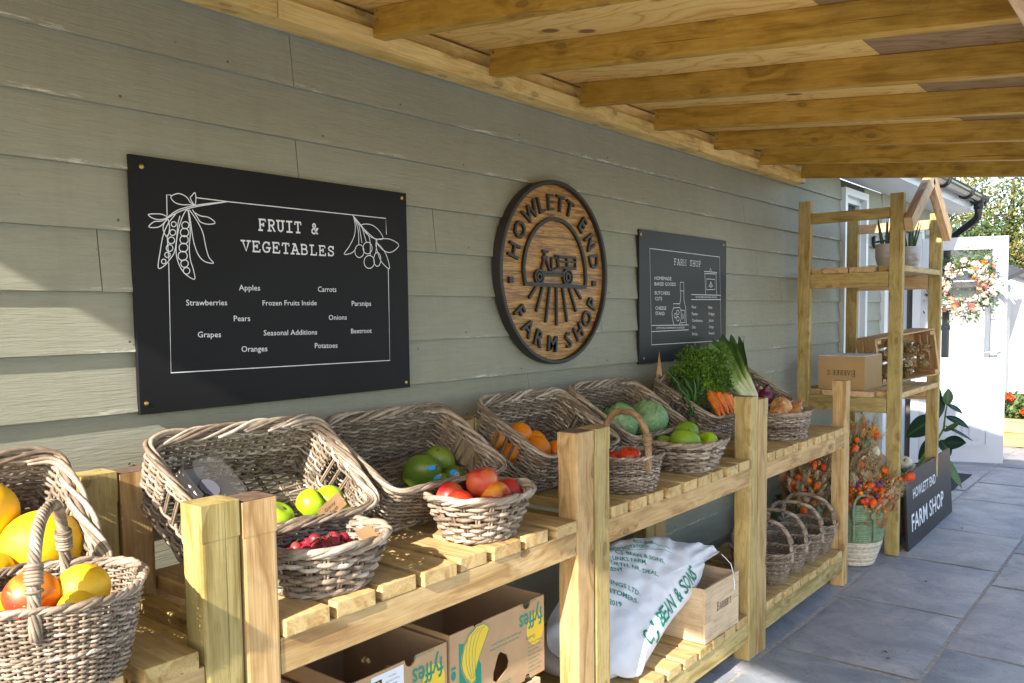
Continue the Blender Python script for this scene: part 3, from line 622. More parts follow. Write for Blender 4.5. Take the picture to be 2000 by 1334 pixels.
BIGL=[[[1.0717,1.7024],[1.06,1.7022],[1.0589,1.6515]],[[1.0569,1.6067],[1.0586,1.547]],[[1.0583,1.5395],[1.0527,1.2715],[1.774,1.2661],[1.7758,1.5525]],[[1.7712,1.6537],[1.7701,1.7028],[1.2252,1.7016],[1.1384,1.703]],[[1.0587,1.6476],[1.0874,1.6679],[1.1264,1.6815],[1.172,1.6919],[1.2252,1.7016]],[[1.0586,1.6456],[1.0927,1.6654],[1.1375,1.681],[1.2252,1.7016]],[[1.0704,1.6983],[1.0864,1.7074],[1.0999,1.7072],[1.1133,1.7005],[1.1211,1.6897],[1.1332,1.6842],[1.1181,1.6838],[1.0988,1.682],[1.0801,1.6858],[1.0704,1.6983]],[[1.1344,1.7148],[1.1367,1.7013],[1.1332,1.6842],[1.1267,1.6902],[1.1216,1.7009],[1.1263,1.7069],[1.1344,1.7148]],[[1.0587,1.6476],[1.0469,1.654],[1.0286,1.6539],[1.0115,1.6506],[1.023,1.6427],[1.0411,1.6412],[1.0587,1.6476]],[[1.0586,1.6456],[1.0435,1.6379],[1.0252,1.635],[1.0118,1.6218],[1.0324,1.6223],[1.0458,1.6297],[1.0586,1.6456]],[[1.0596,1.6442],[1.0495,1.631],[1.0478,1.616],[1.0567,1.6007],[1.064,1.6221],[1.0612,1.6443]],[[1.126,1.6724],[1.1392,1.6541],[1.1472,1.6435],[1.167,1.6398],[1.1874,1.6445],[1.1706,1.6567],[1.1478,1.6589],[1.1324,1.6653]],[[1.0816,1.6584],[1.0618,1.6344],[1.0474,1.6061],[1.0378,1.5659],[1.0308,1.526],[1.0468,1.5315],[1.0635,1.5497],[1.075,1.5678],[1.0819,1.6033],[1.0859,1.6337],[1.0922,1.6543]],[[1.1121,1.6711],[1.0975,1.6497],[1.0851,1.6136],[1.0785,1.573],[1.0821,1.543],[1.0973,1.5157],[1.1244,1.5006],[1.1225,1.5241],[1.1153,1.5494],[1.1138,1.5799],[1.118,1.6158],[1.1165,1.6462],[1.1121,1.6711]],[[1.1176,1.6716],[1.1361,1.6477],[1.1518,1.6181],[1.1589,1.5824],[1.1665,1.5568],[1.1786,1.5428],[1.1545,1.5459],[1.1381,1.5607],[1.1279,1.5858],[1.1225,1.6161],[1.1193,1.6464],[1.1148,1.6714]],[[1.0816,1.6334],[1.0808,1.6307],[1.079,1.6285],[1.0763,1.6271],[1.0734,1.6269],[1.0709,1.6279],[1.0692,1.6299],[1.0687,1.6324],[1.0694,1.6351],[1.0713,1.6373],[1.0739,1.6387],[1.0768,1.6389],[1.0794,1.6379],[1.0811,1.636],[1.0816,1.6334]],[[1.0791,1.6132],[1.0782,1.6101],[1.076,1.6075],[1.073,1.6059],[1.0696,1.6057],[1.0667,1.6069],[1.0647,1.6092],[1.0641,1.6122],[1.065,1.6152],[1.0671,1.6178],[1.0702,1.6194],[1.0735,1.6196],[1.0765,1.6185],[1.0785,1.6162],[1.0791,1.6132]],[[1.0756,1.5939],[1.0746,1.5904],[1.0721,1.5874],[1.0686,1.5857],[1.0648,1.5855],[1.0614,1.5868],[1.0592,1.5894],[1.0585,1.5929],[1.0595,1.5964],[1.0619,1.5993],[1.0654,1.6011],[1.0693,1.6013],[1.0726,1.6],[1.0749,1.5973],[1.0756,1.5939]],[[1.0705,1.5751],[1.0695,1.5715],[1.067,1.5686],[1.0635,1.5669],[1.0597,1.5667],[1.0564,1.5681],[1.0541,1.5707],[1.0534,1.5742],[1.0544,1.5777],[1.0569,1.5806],[1.0604,1.5823],[1.0642,1.5825],[1.0675,1.5812],[1.0698,1.5785],[1.0705,1.5751]],[[1.0628,1.5582],[1.062,1.5553],[1.06,1.553],[1.0572,1.5516],[1.0541,1.5514],[1.0514,1.5526],[1.0496,1.5547],[1.049,1.5575],[1.0498,1.5604],[1.0518,1.5627],[1.0546,1.5641],[1.0577,1.5643],[1.0604,1.5631],[1.0623,1.561],[1.0628,1.5582]],[[1.0515,1.5417],[1.0508,1.5393],[1.0491,1.5373],[1.0467,1.5362],[1.0442,1.5361],[1.0419,1.537],[1.0403,1.5389],[1.0399,1.5412],[1.0406,1.5436],[1.0422,1.5456],[1.0446,1.5467],[1.0472,1.5469],[1.0495,1.5459],[1.051,1.5441],[1.0515,1.5417]],[[1.1149,1.6334],[1.1138,1.6295],[1.1111,1.6263],[1.1072,1.6244],[1.1031,1.6241],[1.0994,1.6255],[1.0969,1.6283],[1.0962,1.632],[1.0973,1.6358],[1.1,1.639],[1.1038,1.6409],[1.1079,1.6412],[1.1116,1.6399],[1.1141,1.637],[1.1149,1.6334]],[[1.1136,1.6155],[1.1123,1.611],[1.1091,1.6073],[1.1046,1.605],[1.0997,1.6047],[1.0954,1.6064],[1.0925,1.6097],[1.0916,1.614],[1.0929,1.6185],[1.0961,1.6222],[1.1005,1.6245],[1.1054,1.6248],[1.1098,1.6232],[1.1127,1.6199],[1.1136,1.6155]],[[1.1117,1.5976],[1.1105,1.5931],[1.1072,1.5894],[1.1027,1.5872],[1.0978,1.5869],[1.0935,1.5886],[1.0907,1.592],[1.0898,1.5963],[1.091,1.6007],[1.0942,1.6044],[1.0987,1.6067],[1.1036,1.607],[1.1079,1.6053],[1.1108,1.602],[1.1117,1.5976]],[[1.1098,1.5782],[1.1085,1.5735],[1.1051,1.5696],[1.1004,1.5673],[1.0952,1.5671],[1.0907,1.5689],[1.0877,1.5724],[1.0868,1.577],[1.0881,1.5816],[1.0914,1.5855],[1.0961,1.5878],[1.1013,1.5881],[1.1058,1.5863],[1.1089,1.5828],[1.1098,1.5782]],[[1.1073,1.5577],[1.1059,1.5528],[1.1024,1.5488],[1.0974,1.5464],[1.0921,1.5462],[1.0873,1.5481],[1.0842,1.5518],[1.0832,1.5566],[1.0846,1.5615],[1.0881,1.5655],[1.093,1.5679],[1.0983,1.5682],[1.1031,1.5663],[1.1063,1.5625],[1.1073,1.5577]],[[1.1093,1.539],[1.1081,1.535],[1.1052,1.5317],[1.1012,1.5297],[1.0968,1.5296],[1.0929,1.5312],[1.0903,1.5343],[1.0895,1.5382],[1.0906,1.5422],[1.0935,1.5455],[1.0975,1.5474],[1.1019,1.5476],[1.1058,1.546],[1.1085,1.5429],[1.1093,1.539]],[[1.113,1.5213],[1.1119,1.5177],[1.1093,1.5148],[1.1057,1.5131],[1.1018,1.513],[1.0983,1.5144],[1.096,1.5172],[1.0953,1.5207],[1.0963,1.5242],[1.0989,1.5272],[1.1025,1.5289],[1.1064,1.529],[1.1099,1.5275],[1.1122,1.5248],[1.113,1.5213]],[[1.6794,1.5984],[1.6774,1.5901],[1.6722,1.5832],[1.665,1.5792],[1.6571,1.5788],[1.6502,1.5822],[1.6455,1.5885],[1.6441,1.5966],[1.6461,1.6049],[1.6512,1.6118],[1.6583,1.6159],[1.6662,1.6163],[1.6732,1.613],[1.6779,1.6066],[1.6794,1.5984]],[[1.7117,1.6094],[1.7097,1.6017],[1.7045,1.5954],[1.6971,1.5917],[1.6891,1.5913],[1.682,1.5943],[1.6772,1.6001],[1.6757,1.6075],[1.6777,1.6151],[1.6829,1.6214],[1.6902,1.6251],[1.6982,1.6256],[1.7053,1.6226],[1.7102,1.6169],[1.7117,1.6094]],[[1.7196,1.568],[1.7172,1.5595],[1.7113,1.5526],[1.7028,1.5485],[1.6937,1.5482],[1.6856,1.5516],[1.6802,1.5581],[1.6784,1.5663],[1.6807,1.5747],[1.6866,1.5816],[1.6949,1.5857],[1.704,1.5862],[1.7122,1.5828],[1.7178,1.5763],[1.7196,1.568]],[[1.7458,1.5766],[1.7441,1.5676],[1.7399,1.5602],[1.734,1.5559],[1.7277,1.5557],[1.7221,1.5595],[1.7184,1.5665],[1.7173,1.5754],[1.719,1.5844],[1.7231,1.5918],[1.729,1.5961],[1.7353,1.5964],[1.7409,1.5926],[1.7447,1.5856],[1.7458,1.5766]],[[1.6389,1.7019],[1.6479,1.6881],[1.6589,1.6585],[1.6599,1.6158]],[[1.6389,1.7019],[1.6633,1.671],[1.6721,1.6226]],[[1.6389,1.7019],[1.6752,1.6658],[1.69,1.6237]],[[1.6389,1.7019],[1.6792,1.6661],[1.7027,1.6368],[1.7036,1.5872]],[[1.6389,1.7019],[1.6832,1.6633],[1.7234,1.6381],[1.7316,1.6324],[1.7262,1.5946]],[[1.6419,1.6998],[1.6481,1.6699],[1.6423,1.6391],[1.6216,1.6076],[1.603,1.5855],[1.6328,1.5912],[1.6492,1.6061]],[[1.6714,1.6753],[1.7082,1.6793],[1.7393,1.6654],[1.7571,1.6402],[1.7193,1.6391],[1.6869,1.6543],[1.6714,1.6753]],[[1.7274,1.6321],[1.7571,1.6402],[1.7914,1.6391],[1.8224,1.6237],[1.7902,1.6009],[1.756,1.6055],[1.7274,1.6321]],[[1.7272,1.6259],[1.752,1.6116],[1.7709,1.5872],[1.7809,1.5495],[1.7506,1.5674],[1.7346,1.595],[1.7272,1.6259]]]
SMT=[('FARM SHOP',3.6195,1.6322,3.904,1.6315,0.03),('HOMEMADE',3.4324,1.5563,3.5933,1.557,0.0169),('BAKED GOODS',3.4323,1.5299,3.6358,1.5316,0.0169),('BUTCHERS',3.4344,1.4885,3.5786,1.488,0.017),('CUTS',3.4364,1.462,3.5038,1.4619,0.017),('CHEESE',3.4396,1.4184,3.5437,1.417,0.0171),('STAND',3.4406,1.3934,3.5269,1.3922,0.017),('Flour',3.8046,1.4248,3.8519,1.4236,0.0148),('Pastas',3.8047,1.3899,3.866,1.3895,0.0149),('Condiments',3.8073,1.3579,3.9211,1.3551,0.0149),('Oils',3.8075,1.3241,3.8449,1.3228,0.0149),('Drinks',3.8076,1.2908,3.8665,1.2881,0.015),('Nuts',3.9885,1.4227,4.0324,1.4215,0.0154),('Fudges',3.9914,1.3885,4.0597,1.3879,0.0153),('Juices',3.993,1.3565,4.0492,1.3545,0.0154),('Crisps',3.9932,1.3221,4.0508,1.3204,0.0154),('Sweets',3.9921,1.2901,4.0592,1.2884,0.0155),('SUPPORTING INDEPENDENT BUSINESSES',3.4469,1.3292,3.7294,1.3262,0.0086),('GLUTEN FREE AND VEGAN OPTIONS',3.8454,1.4759,4.0875,1.4766,0.0092)]
SML=[[[3.3883,1.6975],[4.1171,1.6913],[4.1408,1.2528],[3.405,1.2568],[3.3883,1.6975]],[[3.4052,1.346],[3.7705,1.3425],[3.7706,1.3186],[3.4052,1.3179]],[[4.1328,1.492],[3.7994,1.4926],[3.7995,1.4675],[4.133,1.4697]],[[3.9467,1.5998],[3.9565,1.4931]],[[4.0755,1.6019],[4.0846,1.4933]],[[3.9401,1.6113],[4.0863,1.61],[4.0755,1.6019],[3.9467,1.6004],[3.9401,1.6113]],[[4.0016,1.6162],[4.0108,1.6295],[4.0215,1.6169]],[[3.9651,1.5741],[4.0649,1.573],[4.0653,1.5218],[3.9655,1.519],[3.9651,1.5741]],[[4.0153,1.5606],[4.0155,1.5293]],[[4.0155,1.5293],[3.9929,1.5383],[3.9955,1.5454],[4.0155,1.5293]],[[4.0155,1.5293],[4.0382,1.5392],[4.0355,1.5462],[4.0155,1.5293]],[[4.0153,1.5606],[4.0061,1.5504],[4.0154,1.5429],[4.0247,1.5507],[4.0153,1.5606]],[[3.6824,1.5502],[3.718,1.551],[3.7205,1.5096],[3.6825,1.5091],[3.6824,1.5502]],[[3.6872,1.5092],[3.6873,1.4724],[3.6791,1.4478]],[[3.7193,1.5096],[3.7218,1.4614],[3.7399,1.4277],[3.745,1.3429]],[[3.691,1.4155],[3.7291,1.4142],[3.7317,1.3556],[3.6875,1.354]],[[3.71,1.3986],[3.7005,1.3857],[3.7077,1.3705],[3.7172,1.3839],[3.71,1.3986]],[[3.6139,1.4465],[3.6779,1.4467],[3.6779,1.4289],[3.6151,1.4267],[3.6139,1.4465]],[[3.6151,1.4267],[3.6002,1.4059],[3.6025,1.3784],[3.6198,1.345]],[[3.6779,1.4289],[3.6933,1.4054],[3.6934,1.3774],[3.6758,1.3441]],[[3.6721,1.4044],[3.6651,1.3943],[3.651,1.3944],[3.644,1.4045],[3.651,1.4146],[3.665,1.4145],[3.6721,1.4044]],[[3.6476,1.389],[3.6406,1.379],[3.6267,1.3791],[3.6198,1.3892],[3.6267,1.3992],[3.6406,1.3991],[3.6476,1.389]],[[3.6733,1.3743],[3.6663,1.3642],[3.6523,1.3644],[3.6453,1.3746],[3.6522,1.3846],[3.6663,1.3845],[3.6733,1.3743]]]
RD={'c': [2.6057,1.5649],'arch': [[-0.1609,-0.0496],[-0.1709,0.0008],[-0.1665,0.0403],[-0.1538,0.0802],[-0.1252,0.1269],[-0.082,0.1667],[-0.0334,0.1916],[0.0111,0.2027],[0.0666,0.2012],[0.1181,0.1844],[0.1654,0.1516],[0.2027,0.1051],[0.2262,0.051],[0.2366,-0.0104],[0.2339,-0.0526]],'base': [[-0.1682,-0.0486],[0.2361,-0.0538]],'rays': [[[-0.0955,-0.0585],[-0.1386,-0.1002]],[[-0.0551,-0.059],[-0.0952,-0.1505]],[[-0.0099,-0.0582],[-0.0378,-0.1928]],[[0.0342,-0.0586],[0.034,-0.2058]],[[0.0751,-0.0579],[0.1045,-0.1919]],[[0.1201,-0.0571],[0.1669,-0.1517]],[[0.1595,-0.0576],[0.2024,-0.1006]]],'wheels': [[-0.0776,-0.0202,0.029,0.0254],[0.108,-0.017,0.0338,0.0288]],'chassis': [[-0.0563,-0.0127],[0.0789,-0.0118]],'chassis2': [[-0.0512,-0.0022],[0.0791,-0.0004]],'body1': [[0.0038,0.0534],[0.003,0.0066]],'body': [[0.0492,0.0614],[0.1642,0.0618],[0.1637,0.018],[0.0486,0.0199],[0.0492,0.0614]],'body3': [[0.0341,0.0666],[0.0486,0.0199],[0.003,0.0037],[0.0038,0.0534],[0.0491,0.0555]],'stem': [[-0.0401,0.0804],[-0.0404,0.063],[-0.0608,0.0045]],'stem2': [[-0.0356,0.0575],[-0.03,0.0403],[-0.0069,0.0051]],'bar': [[-0.0552,0.052],[-0.0258,0.0568]],'bar2': [[-0.0547,0.0785],[-0.0206,0.0756]],'win1': [[0.052,0.0426],[0.164,0.0436]],'win2': [[0.1059,0.058],[0.1085,0.0191]],'dots': [[-0.2471,-0.0359],[0.2972,-0.037]]}
# ---------------------------------------------------------------- signs on the wall
CAPH = .729
def wall_text(mb, body, y0, z0, y1, z1, cap, x, bold=0., tint=.5, mono=False):
    w_ = math.hypot(y1 - y0, z1 - z0); v, f = text_mesh(body, w_, cap, bold)
    a = math.atan2(z1 - z0, y1 - y0); ca, sa = math.cos(a), math.sin(a)
    P = np.stack([np.full(len(v), x), y0 + v[:, 0] * ca - v[:, 1] * sa, z0 + v[:, 0] * sa + v[:, 1] * ca], 1)
    mb.add(P, f, tint)
# typewriter slab capitals drawn as strokes on a 0..1 x 0..1 cell
SLAB = {
 'F': [[(.2, 0), (.2, 1)], [(.05, 1), (.88, 1), (.88, .8)], [(.2, .52), (.62, .52)], [(.62, .62), (.62, .42)], [(.05, 0), (.42, 0)]],
 'R': [[(.2, 0), (.2, 1)], [(.05, 1), (.58, 1), (.78, .9), (.82, .75), (.76, .6), (.58, .5), (.2, .5)], [(.5, .5), (.72, .2), (.8, 0), (.96, 0)], [(.05, 0), (.38, 0)]],
 'U': [[(.2, 1), (.2, .3), (.28, .1), (.5, 0), (.72, .1), (.8, .3), (.8, 1)], [(.04, 1), (.38, 1)], [(.62, 1), (.96, 1)]],
 'I': [[(.5, 0), (.5, 1)], [(.18, 1), (.82, 1)], [(.18, 0), (.82, 0)]],
 'T': [[(.5, 0), (.5, 1)], [(.1, .74), (.1, 1), (.9, 1), (.9, .74)], [(.3, 0), (.7, 0)]],
 'V': [[(.15, 1), (.5, 0), (.85, 1)], [(.0, 1), (.35, 1)], [(.65, 1), (1., 1)]],
 'E': [[(.2, 0), (.2, 1)], [(.05, 1), (.85, 1), (.85, .78)], [(.2, .52), (.6, .52)], [(.6, .64), (.6, .4)], [(.05, 0), (.9, 0), (.9, .24)]],
 'G': [[(.84, .78), (.84, .95)], [(.84, .8), (.7, .96), (.5, 1), (.28, .92), (.14, .7), (.1, .48), (.15, .25), (.3, .06), (.52, 0), (.72, .05), (.84, .15), (.84, .44)], [(.55, .44), (.96, .44)]],
 'A': [[(.12, 0), (.47, 1), (.53, 1), (.88, 0)], [(.26, .36), (.74, .36)], [(.25, 1), (.5, 1)], [(.0, 0), (.32, 0)], [(.68, 0), (1., 0)]],
 'B': [[(.18, 0), (.18, 1)], [(.05, 1), (.58, 1), (.74, .9), (.78, .77), (.72, .62), (.56, .54), (.18, .54)], [(.56, .54), (.78, .44), (.85, .28), (.8, .1), (.62, 0), (.05, 0)]],
 'L': [[(.28, 0), (.28, 1)], [(.08, 1), (.5, 1)], [(.08, 0), (.88, 0), (.88, .28)]],
 'S': [[(.8, .76), (.8, .98)], [(.8, .8), (.68, .95), (.48, 1), (.27, .94), (.18, .78), (.25, .6), (.5, .52), (.74, .42), (.84, .24), (.74, .07), (.5, 0), (.27, .06), (.16, .22)], [(.16, .02), (.16, .26)]],
 'M': [[(.12, 0), (.12, 1), (.5, .35), (.88, 1), (.88, 0)], [(.0, 1), (.14, 1)], [(.86, 1), (1., 1)], [(.0, 0), (.3, 0)], [(.7, 0), (1., 0)]],
 'H': [[(.18, 0), (.18, 1)], [(.82, 0), (.82, 1)], [(.18, .5), (.82, .5)], [(.03, 1), (.35, 1)], [(.65, 1), (.97, 1)], [(.03, 0), (.35, 0)], [(.65, 0), (.97, 0)]],
 'O': [[(.5, 1), (.27, .92), (.12, .7), (.1, .5), (.12, .3), (.27, .08), (.5, 0), (.73, .08), (.88, .3), (.9, .5), (.88, .7), (.73, .92), (.5, 1)]],
 'P': [[(.2, 0), (.2, 1)], [(.05, 1), (.6, 1), (.8, .9), (.86, .72), (.8, .54), (.6, .44), (.2, .44)], [(.05, 0), (.45, 0)]],
 '&': [[(.92, .5), (.72, .5)], [(.84, .5), (.72, .22), (.5, .02), (.28, .0), (.12, .12), (.1, .28), (.22, .44), (.5, .60), (.62, .76), (.56, .93), (.4, .98), (.26, .88), (.26, .72), (.42, .48), (.8, .02), (.95, .02)]],
 ' ': []}
def slab_text(mb, body, y0, z0, y1, z1, cap, x, wgt=.14):
    n = len(body); w_ = math.hypot(y1 - y0, z1 - z0); a = math.atan2(z1 - z0, y1 - y0); cw = w_ / (n - .14)
    ca, sa = math.cos(a), math.sin(a); lw = cap * wgt
    for i, ch in enumerate(body):
        for k, st in enumerate(SLAB[ch]):
            p = np.array(st, float); q = np.stack([(i + p[:, 0] * .86) * cw, lw / 2 + p[:, 1] * (cap - lw)], 1)
            if len(q) == 2:                                   # square line ends
                t = (q[1] - q[0]) / (np.linalg.norm(q[1] - q[0]) + 1e-9) * lw * .5; q = np.array([q[0] - t, q[1] + t])
            mb.ribbon(np.stack([y0 + q[:, 0] * ca - q[:, 1] * sa, z0 + q[:, 0] * sa + q[:, 1] * ca], 1), lw, x + .00008 * k)
def smooth(p, n=4):
    """Catmull-Rom through hand-picked points"""
    p = np.asarray(p, float)
    if len(p) < 4: return p
    cl_ = np.linalg.norm(p[0] - p[-1]) < 1e-6
    q = np.vstack([p[-2] if cl_ else 2 * p[0] - p[1], p, p[1] if cl_ else 2 * p[-1] - p[-2]]); out = []
    for i in range(1, len(q) - 2):
        for s in np.linspace(0, 1, n, endpoint=False):
            a, b, c, d_ = q[i - 1], q[i], q[i + 1], q[i + 2]
            out.append(.5 * (2 * b + (c - a) * s + (2 * a - 5 * b + 4 * c - d_) * s * s + (3 * b - a - 3 * c + d_) * s ** 3))
    out.append(p[-1]); return np.array(out)
def screws(par, pts, x, rad=.006):
    for y, z in pts:
        m = MB(); m.lathe([(0, .003), (rad * .55, .0028), (rad, .0012), (rad, 0)], 12, M=T(x, y, z) @ rotm(0, R(90), 0)); m.build('screw', BRASS, par, smooth=False)

S1 = thing('produce_sign', 'large black sign listing fruit and vegetables, with white pea pod and cherry drawings', 'sign', (-1.94, 1.415, 1.18), group='black painted signs on the clapboard wall')
board('sign_board', (-1.9325, 1.4155, 1.482), (.888, .0135, .612), 'y', BLACKBOARD, S1, bev=.0015)
FX = -1.9325 + .0135 / 2
m = MB()
for k, row in enumerate(BIGT):
    if k < 2: slab_text(m, *row, FX + .0008)
    else: wall_text(m, *row[:5], row[5], FX + .0008, bold=.004)
for k, l in enumerate(BIGL):
    p = np.array(l); p = p if k < 4 or len(p) < 4 else smooth(p, 4)
    m.ribbon(p, .0024, FX + .0006 + .00004 * (k % 9))
m.build('white_lettering', PAINTW, S1)
screws(S1, [(1.0, 1.762), (1.84, 1.772), (1.842, 1.193), (.988, 1.202)], FX)

S3 = thing('farm_shop_sign', 'smaller black sign with a bottle, jar and tin drawn in white, above the carrots', 'sign', (-1.94, 3.75, 1.17), group='black painted signs on the clapboard wall')
board('sign_board', (-1.9345, 3.748, 1.476), (.905, .0135, .608), 'y', SIGNGREY, S3, bev=.0015)
FX = -1.9345 + .0135 / 2
m = MB()
for k, row in enumerate(SMT):
    if k < 1: slab_text(m, *row, FX + .0008, wgt=.095)
    else: wall_text(m, *row[:5], row[5], FX + .0008, bold=0. if k < 7 else .002)
for k, l in enumerate(SML):
    p = np.array(l); p = p if k < 8 or len(p) < 4 else p
    m.ribbon(p, .0032, FX + .0006 + .00004 * (k % 9))
m.build('white_lettering', PAINTW, S3)
screws(S3, [(3.31, 1.757), (4.165, 1.757), (4.19, 1.245), (3.335, 1.196)], FX, .007)

# round wooden sign with raised letters
yc, zc, RR = 2.638, 1.562, .352
S2 = thing('round_wooden_sign', 'round brown wooden sign with raised black letters, tractor emblem and black rim', 'sign', (-1.94, yc, zc))
SM = T(-1.938, yc, zc) @ rotm(0, R(90), 0) 
m = MB(); m.lathe([(0, .020), (.336, .020), (.336, 0), (0, 0)], 96, M=SM); m.build('wooden_face', SIGNWOOD, S2)
m = MB(); m.lathe([(.336, 0), (.352, 0), (.352, .036), (.349, .039), (.338, .039), (.336, .036), (.336, .018)], 96, M=SM); m.build('rim', BLACKP, S2)
FX = -1.938 + .020
def solid(mb, pts, h, x=FX):
    """closed outline in (y,z) standing h proud of the face"""
    p = np.asarray(pts, float); n = len(p)
    v = [(x - .002, *q) for q in p] + [(x + h, *q) for q in p]
    mb.add(v, [tuple(range(n, 2 * n))] + [(i, (i + 1) % n, n + (i + 1) % n, n + i) for i in range(n)])
def bar(mb, pts, w, h, closed=False):
    p = np.asarray(pts, float)
    t = (np.roll(p, -1, 0) - np.roll(p, 1, 0)) if closed else np.gradient(p, axis=0); t /= np.linalg.norm(t, axis=1, keepdims=True) + 1e-9
    nn = np.stack([-t[:, 1], t[:, 0]], 1) * w / 2; A_, B_ = p + nn, p - nn; n = len(p)
    v = np.vstack([np.c_[np.full(n, FX - .002), A_], np.c_[np.full(n, FX - .002), B_], np.c_[np.full(n, FX + h), B_], np.c_[np.full(n, FX + h), A_]])
    f = []
    for i in range(n if closed else n - 1):
        j = (i + 1) % n
        for k in range(4): f.append((k * n + i, k * n + j, ((k + 1) % 4) * n + j, ((k + 1) % 4) * n + i))
    if not closed: f += [(0, n, 2 * n, 3 * n), (n - 1, 4 * n - 1, 3 * n - 1, 2 * n - 1)]
    mb.add(v, f)
m = MB()
def arc_word(word, angs, rad, cap, wid, flip):
    for ch, a in zip(word, angs):
        if ch == ' ': continue
        v, f = text_mesh(ch, None, cap, .012, extr=.5)
        v = v.copy(); v[:, 0] -= (v[:, 0].max() + v[:, 0].min()) / 2; v[:, 0] *= wid; v[:, 1] -= cap / 2
        th = R(a) - R(90) if not flip else R(a) + R(90)
        x = v[:, 0] * math.cos(th) - v[:, 1] * math.sin(th) + rad * math.cos(R(a)); y = v[:, 0] * math.sin(th) + v[:, 1] * math.cos(th) + rad * math.sin(R(a))
        m.add(np.stack([FX + .002 + (v[:, 2] + .5) * .013 - .004, yc + x, zc + y], 1), f)
arc_word('HOWLETT END', [164, 146, 126, 110, 97, 83.5, 70, 60, 47, 29, 11.5], .272, .064, 1.0, False)
arc_word('FARM SHOP', [-147, -131, -114.5, -96, -84, -73.5, -57, -40.5, -25], .272, .064, 1.0, True)
m.build('raised_lettering', BLACKP, S2)
ox, oz = RD['c']
def W(p): p = np.asarray(p, float).reshape(-1, 2); return p + np.array([ox, oz])
m = MB()
bar(m, smooth(W(RD['arch']), 5), .014, .011)
bar(m, W(RD['base']), .015, .0112)
for q in RD['rays']: bar(m, W(q), .010, .010)
for cy, cz, ra, rb in RD['wheels']:
    t = np.linspace(0, 2 * np.pi, 29)[:-1]
    bar(m, W(np.stack([cy + ra * .86 * np.cos(t), cz + ra * .86 * np.sin(t)], 1)), .0085, .0115, True)
    bar(m, W(np.stack([cy + ra * .42 * np.cos(t), cz + ra * .42 * np.sin(t)], 1)), .008, .0115, True)
bar(m, W(RD['chassis']), .008, .0103); bar(m, W(RD['chassis2']), .009, .0106)
bar(m, W(RD['body'][:-1]), .010, .0109, True); bar(m, W(RD['body3']), .009, .0101)
bar(m, W(RD['stem']), .010, .0104); bar(m, W(RD['stem2']), .008, .0107); bar(m, W(RD['bar']), .010, .011); bar(m, W(RD['bar2']), .010, .0112)
bar(m, W(RD['win1']), .007, .0105); bar(m, W(RD['win2']), .008, .0108)
for q in RD['dots']:
    c = W(q)[0]; solid(m, [(c[0] + .0115 * a, c[1] + .0115 * b) for a, b in ((-1, -1), (1, -1), (1, 1), (-1, 1))], .011)
m.build('raised_emblem', BLACKP, S2)
# ---------------------------------------------------------------- slatted display stands
XF, XB_ = -1.335, -1.87
STG = 'slatted timber display stands along the wall'
def post(par, x, y, wx, wy, z, dark=False, m=W_POST):
    """square post: rounded arrises below, square block at the top, end grain on top"""
    bm = bmesh.new(); zt = z - .066
    for z0, z1, bv, wx_, wy_ in ((0, zt, .006, wx, wy), (zt, z, .0012, wx + .001, wy + .001)):
        b2 = bmesh.new(); bmesh.ops.create_cube(b2, size=1); bmesh.ops.scale(b2, vec=(z1 - z0, wy_, wx_), verts=b2.verts)
        bmesh.ops.bevel(b2, geom=[e for e in b2.edges if abs((e.verts[0].co - e.verts[1].co).x) > .5 * (z1 - z0)], offset=bv, segments=2, affect='EDGES', profile=.6)
        bmesh.ops.translate(b2, vec=((z0 + z1) / 2 - z / 2, 0, 0), verts=b2.verts); me = bpy.data.meshes.new('tmp'); b2.to_mesh(me); b2.free(); bm.from_mesh(me); bpy.data.meshes.remove(me)
    o = bm_obj('post', bm, m, par, T(x, y, z / 2) @ AX['z'])
    if dark:
        c = MB(); c.box((x, y, z + .0012), (wx - .003, wy - .003, .002)); c.build('weathered_end', W_OLD, o)
    return o
def stand(label, y0, y1, pa, pb, ztop, tops, mats, nsl=8, lo=8, seed=0):
    """pa, pb = y widths of the left and right posts"""
    rs = random.Random(seed)
    S = thing('display_stand', label, 'display stand', ((XF + XB_) / 2, (y0 + y1) / 2, 0), group=STG)
    for (ya, wy, dk, mt) in ((y0, pa, tops[0], mats[0]), (y1 - pb, pb, tops[1], mats[1])):
        post(S, XF - .034, ya + wy / 2, .068, wy - .002, ztop, dk, mt)
        post(S, XB_ + .034, ya + wy / 2, .068, wy - .002, ztop, dk, mt)
    a, b = y0 + pa, y1 - pb
    for z, h in ((.749, .072), (.118, .078)):
        board('front_rail', (XF - .0245, (a + b) / 2, z), (b - a - .002, .043, h), 'y', W_RAIL if z > .5 else W_POST, S)
        board('rear_rail', (XB_ + .0245, (a + b) / 2, z), (b - a - .002, .043, h), 'y', W_RAIL, S)
        for y in (y0 + pa / 2, y1 - pb / 2): board('side_rail', ((XF + XB_) / 2, y, z - .001), (abs(XF - XB_) - .138, .044, h), 'x', W_POST, S)
    for z, n in ((.7855, nsl), (.1575, lo)):
        p = (b - a) / n
        for k in range(n):
            w_ = p * rs.uniform(.76, .86) if n < 9 else p * .80
            jx = rs.uniform(-.004, .006)
            board('slat', ((XF + XB_) / 2 + .004 + jx, a + p * (k + .5) + rs.uniform(-.004, .004), z + .0172), (abs(XF - XB_) - .006, w_, .034), 'x', W_SLAT, S, bev=.0022, rot=rotm(0, rs.uniform(-.003, .003), rs.uniform(-.008, .008)))
    return S
stand('timber display stand cut off at the left edge, under the yellow melons', -.345, .852, .078, .078, 1.072, (0, 0), (W_POST, W_POST), seed=1)
stand('timber display stand with the grape basket and banana boxes on it', .856, 2.022, .076, .088, 1.064, (1, 1), (W_RAIL, W_RAIL), seed=2)
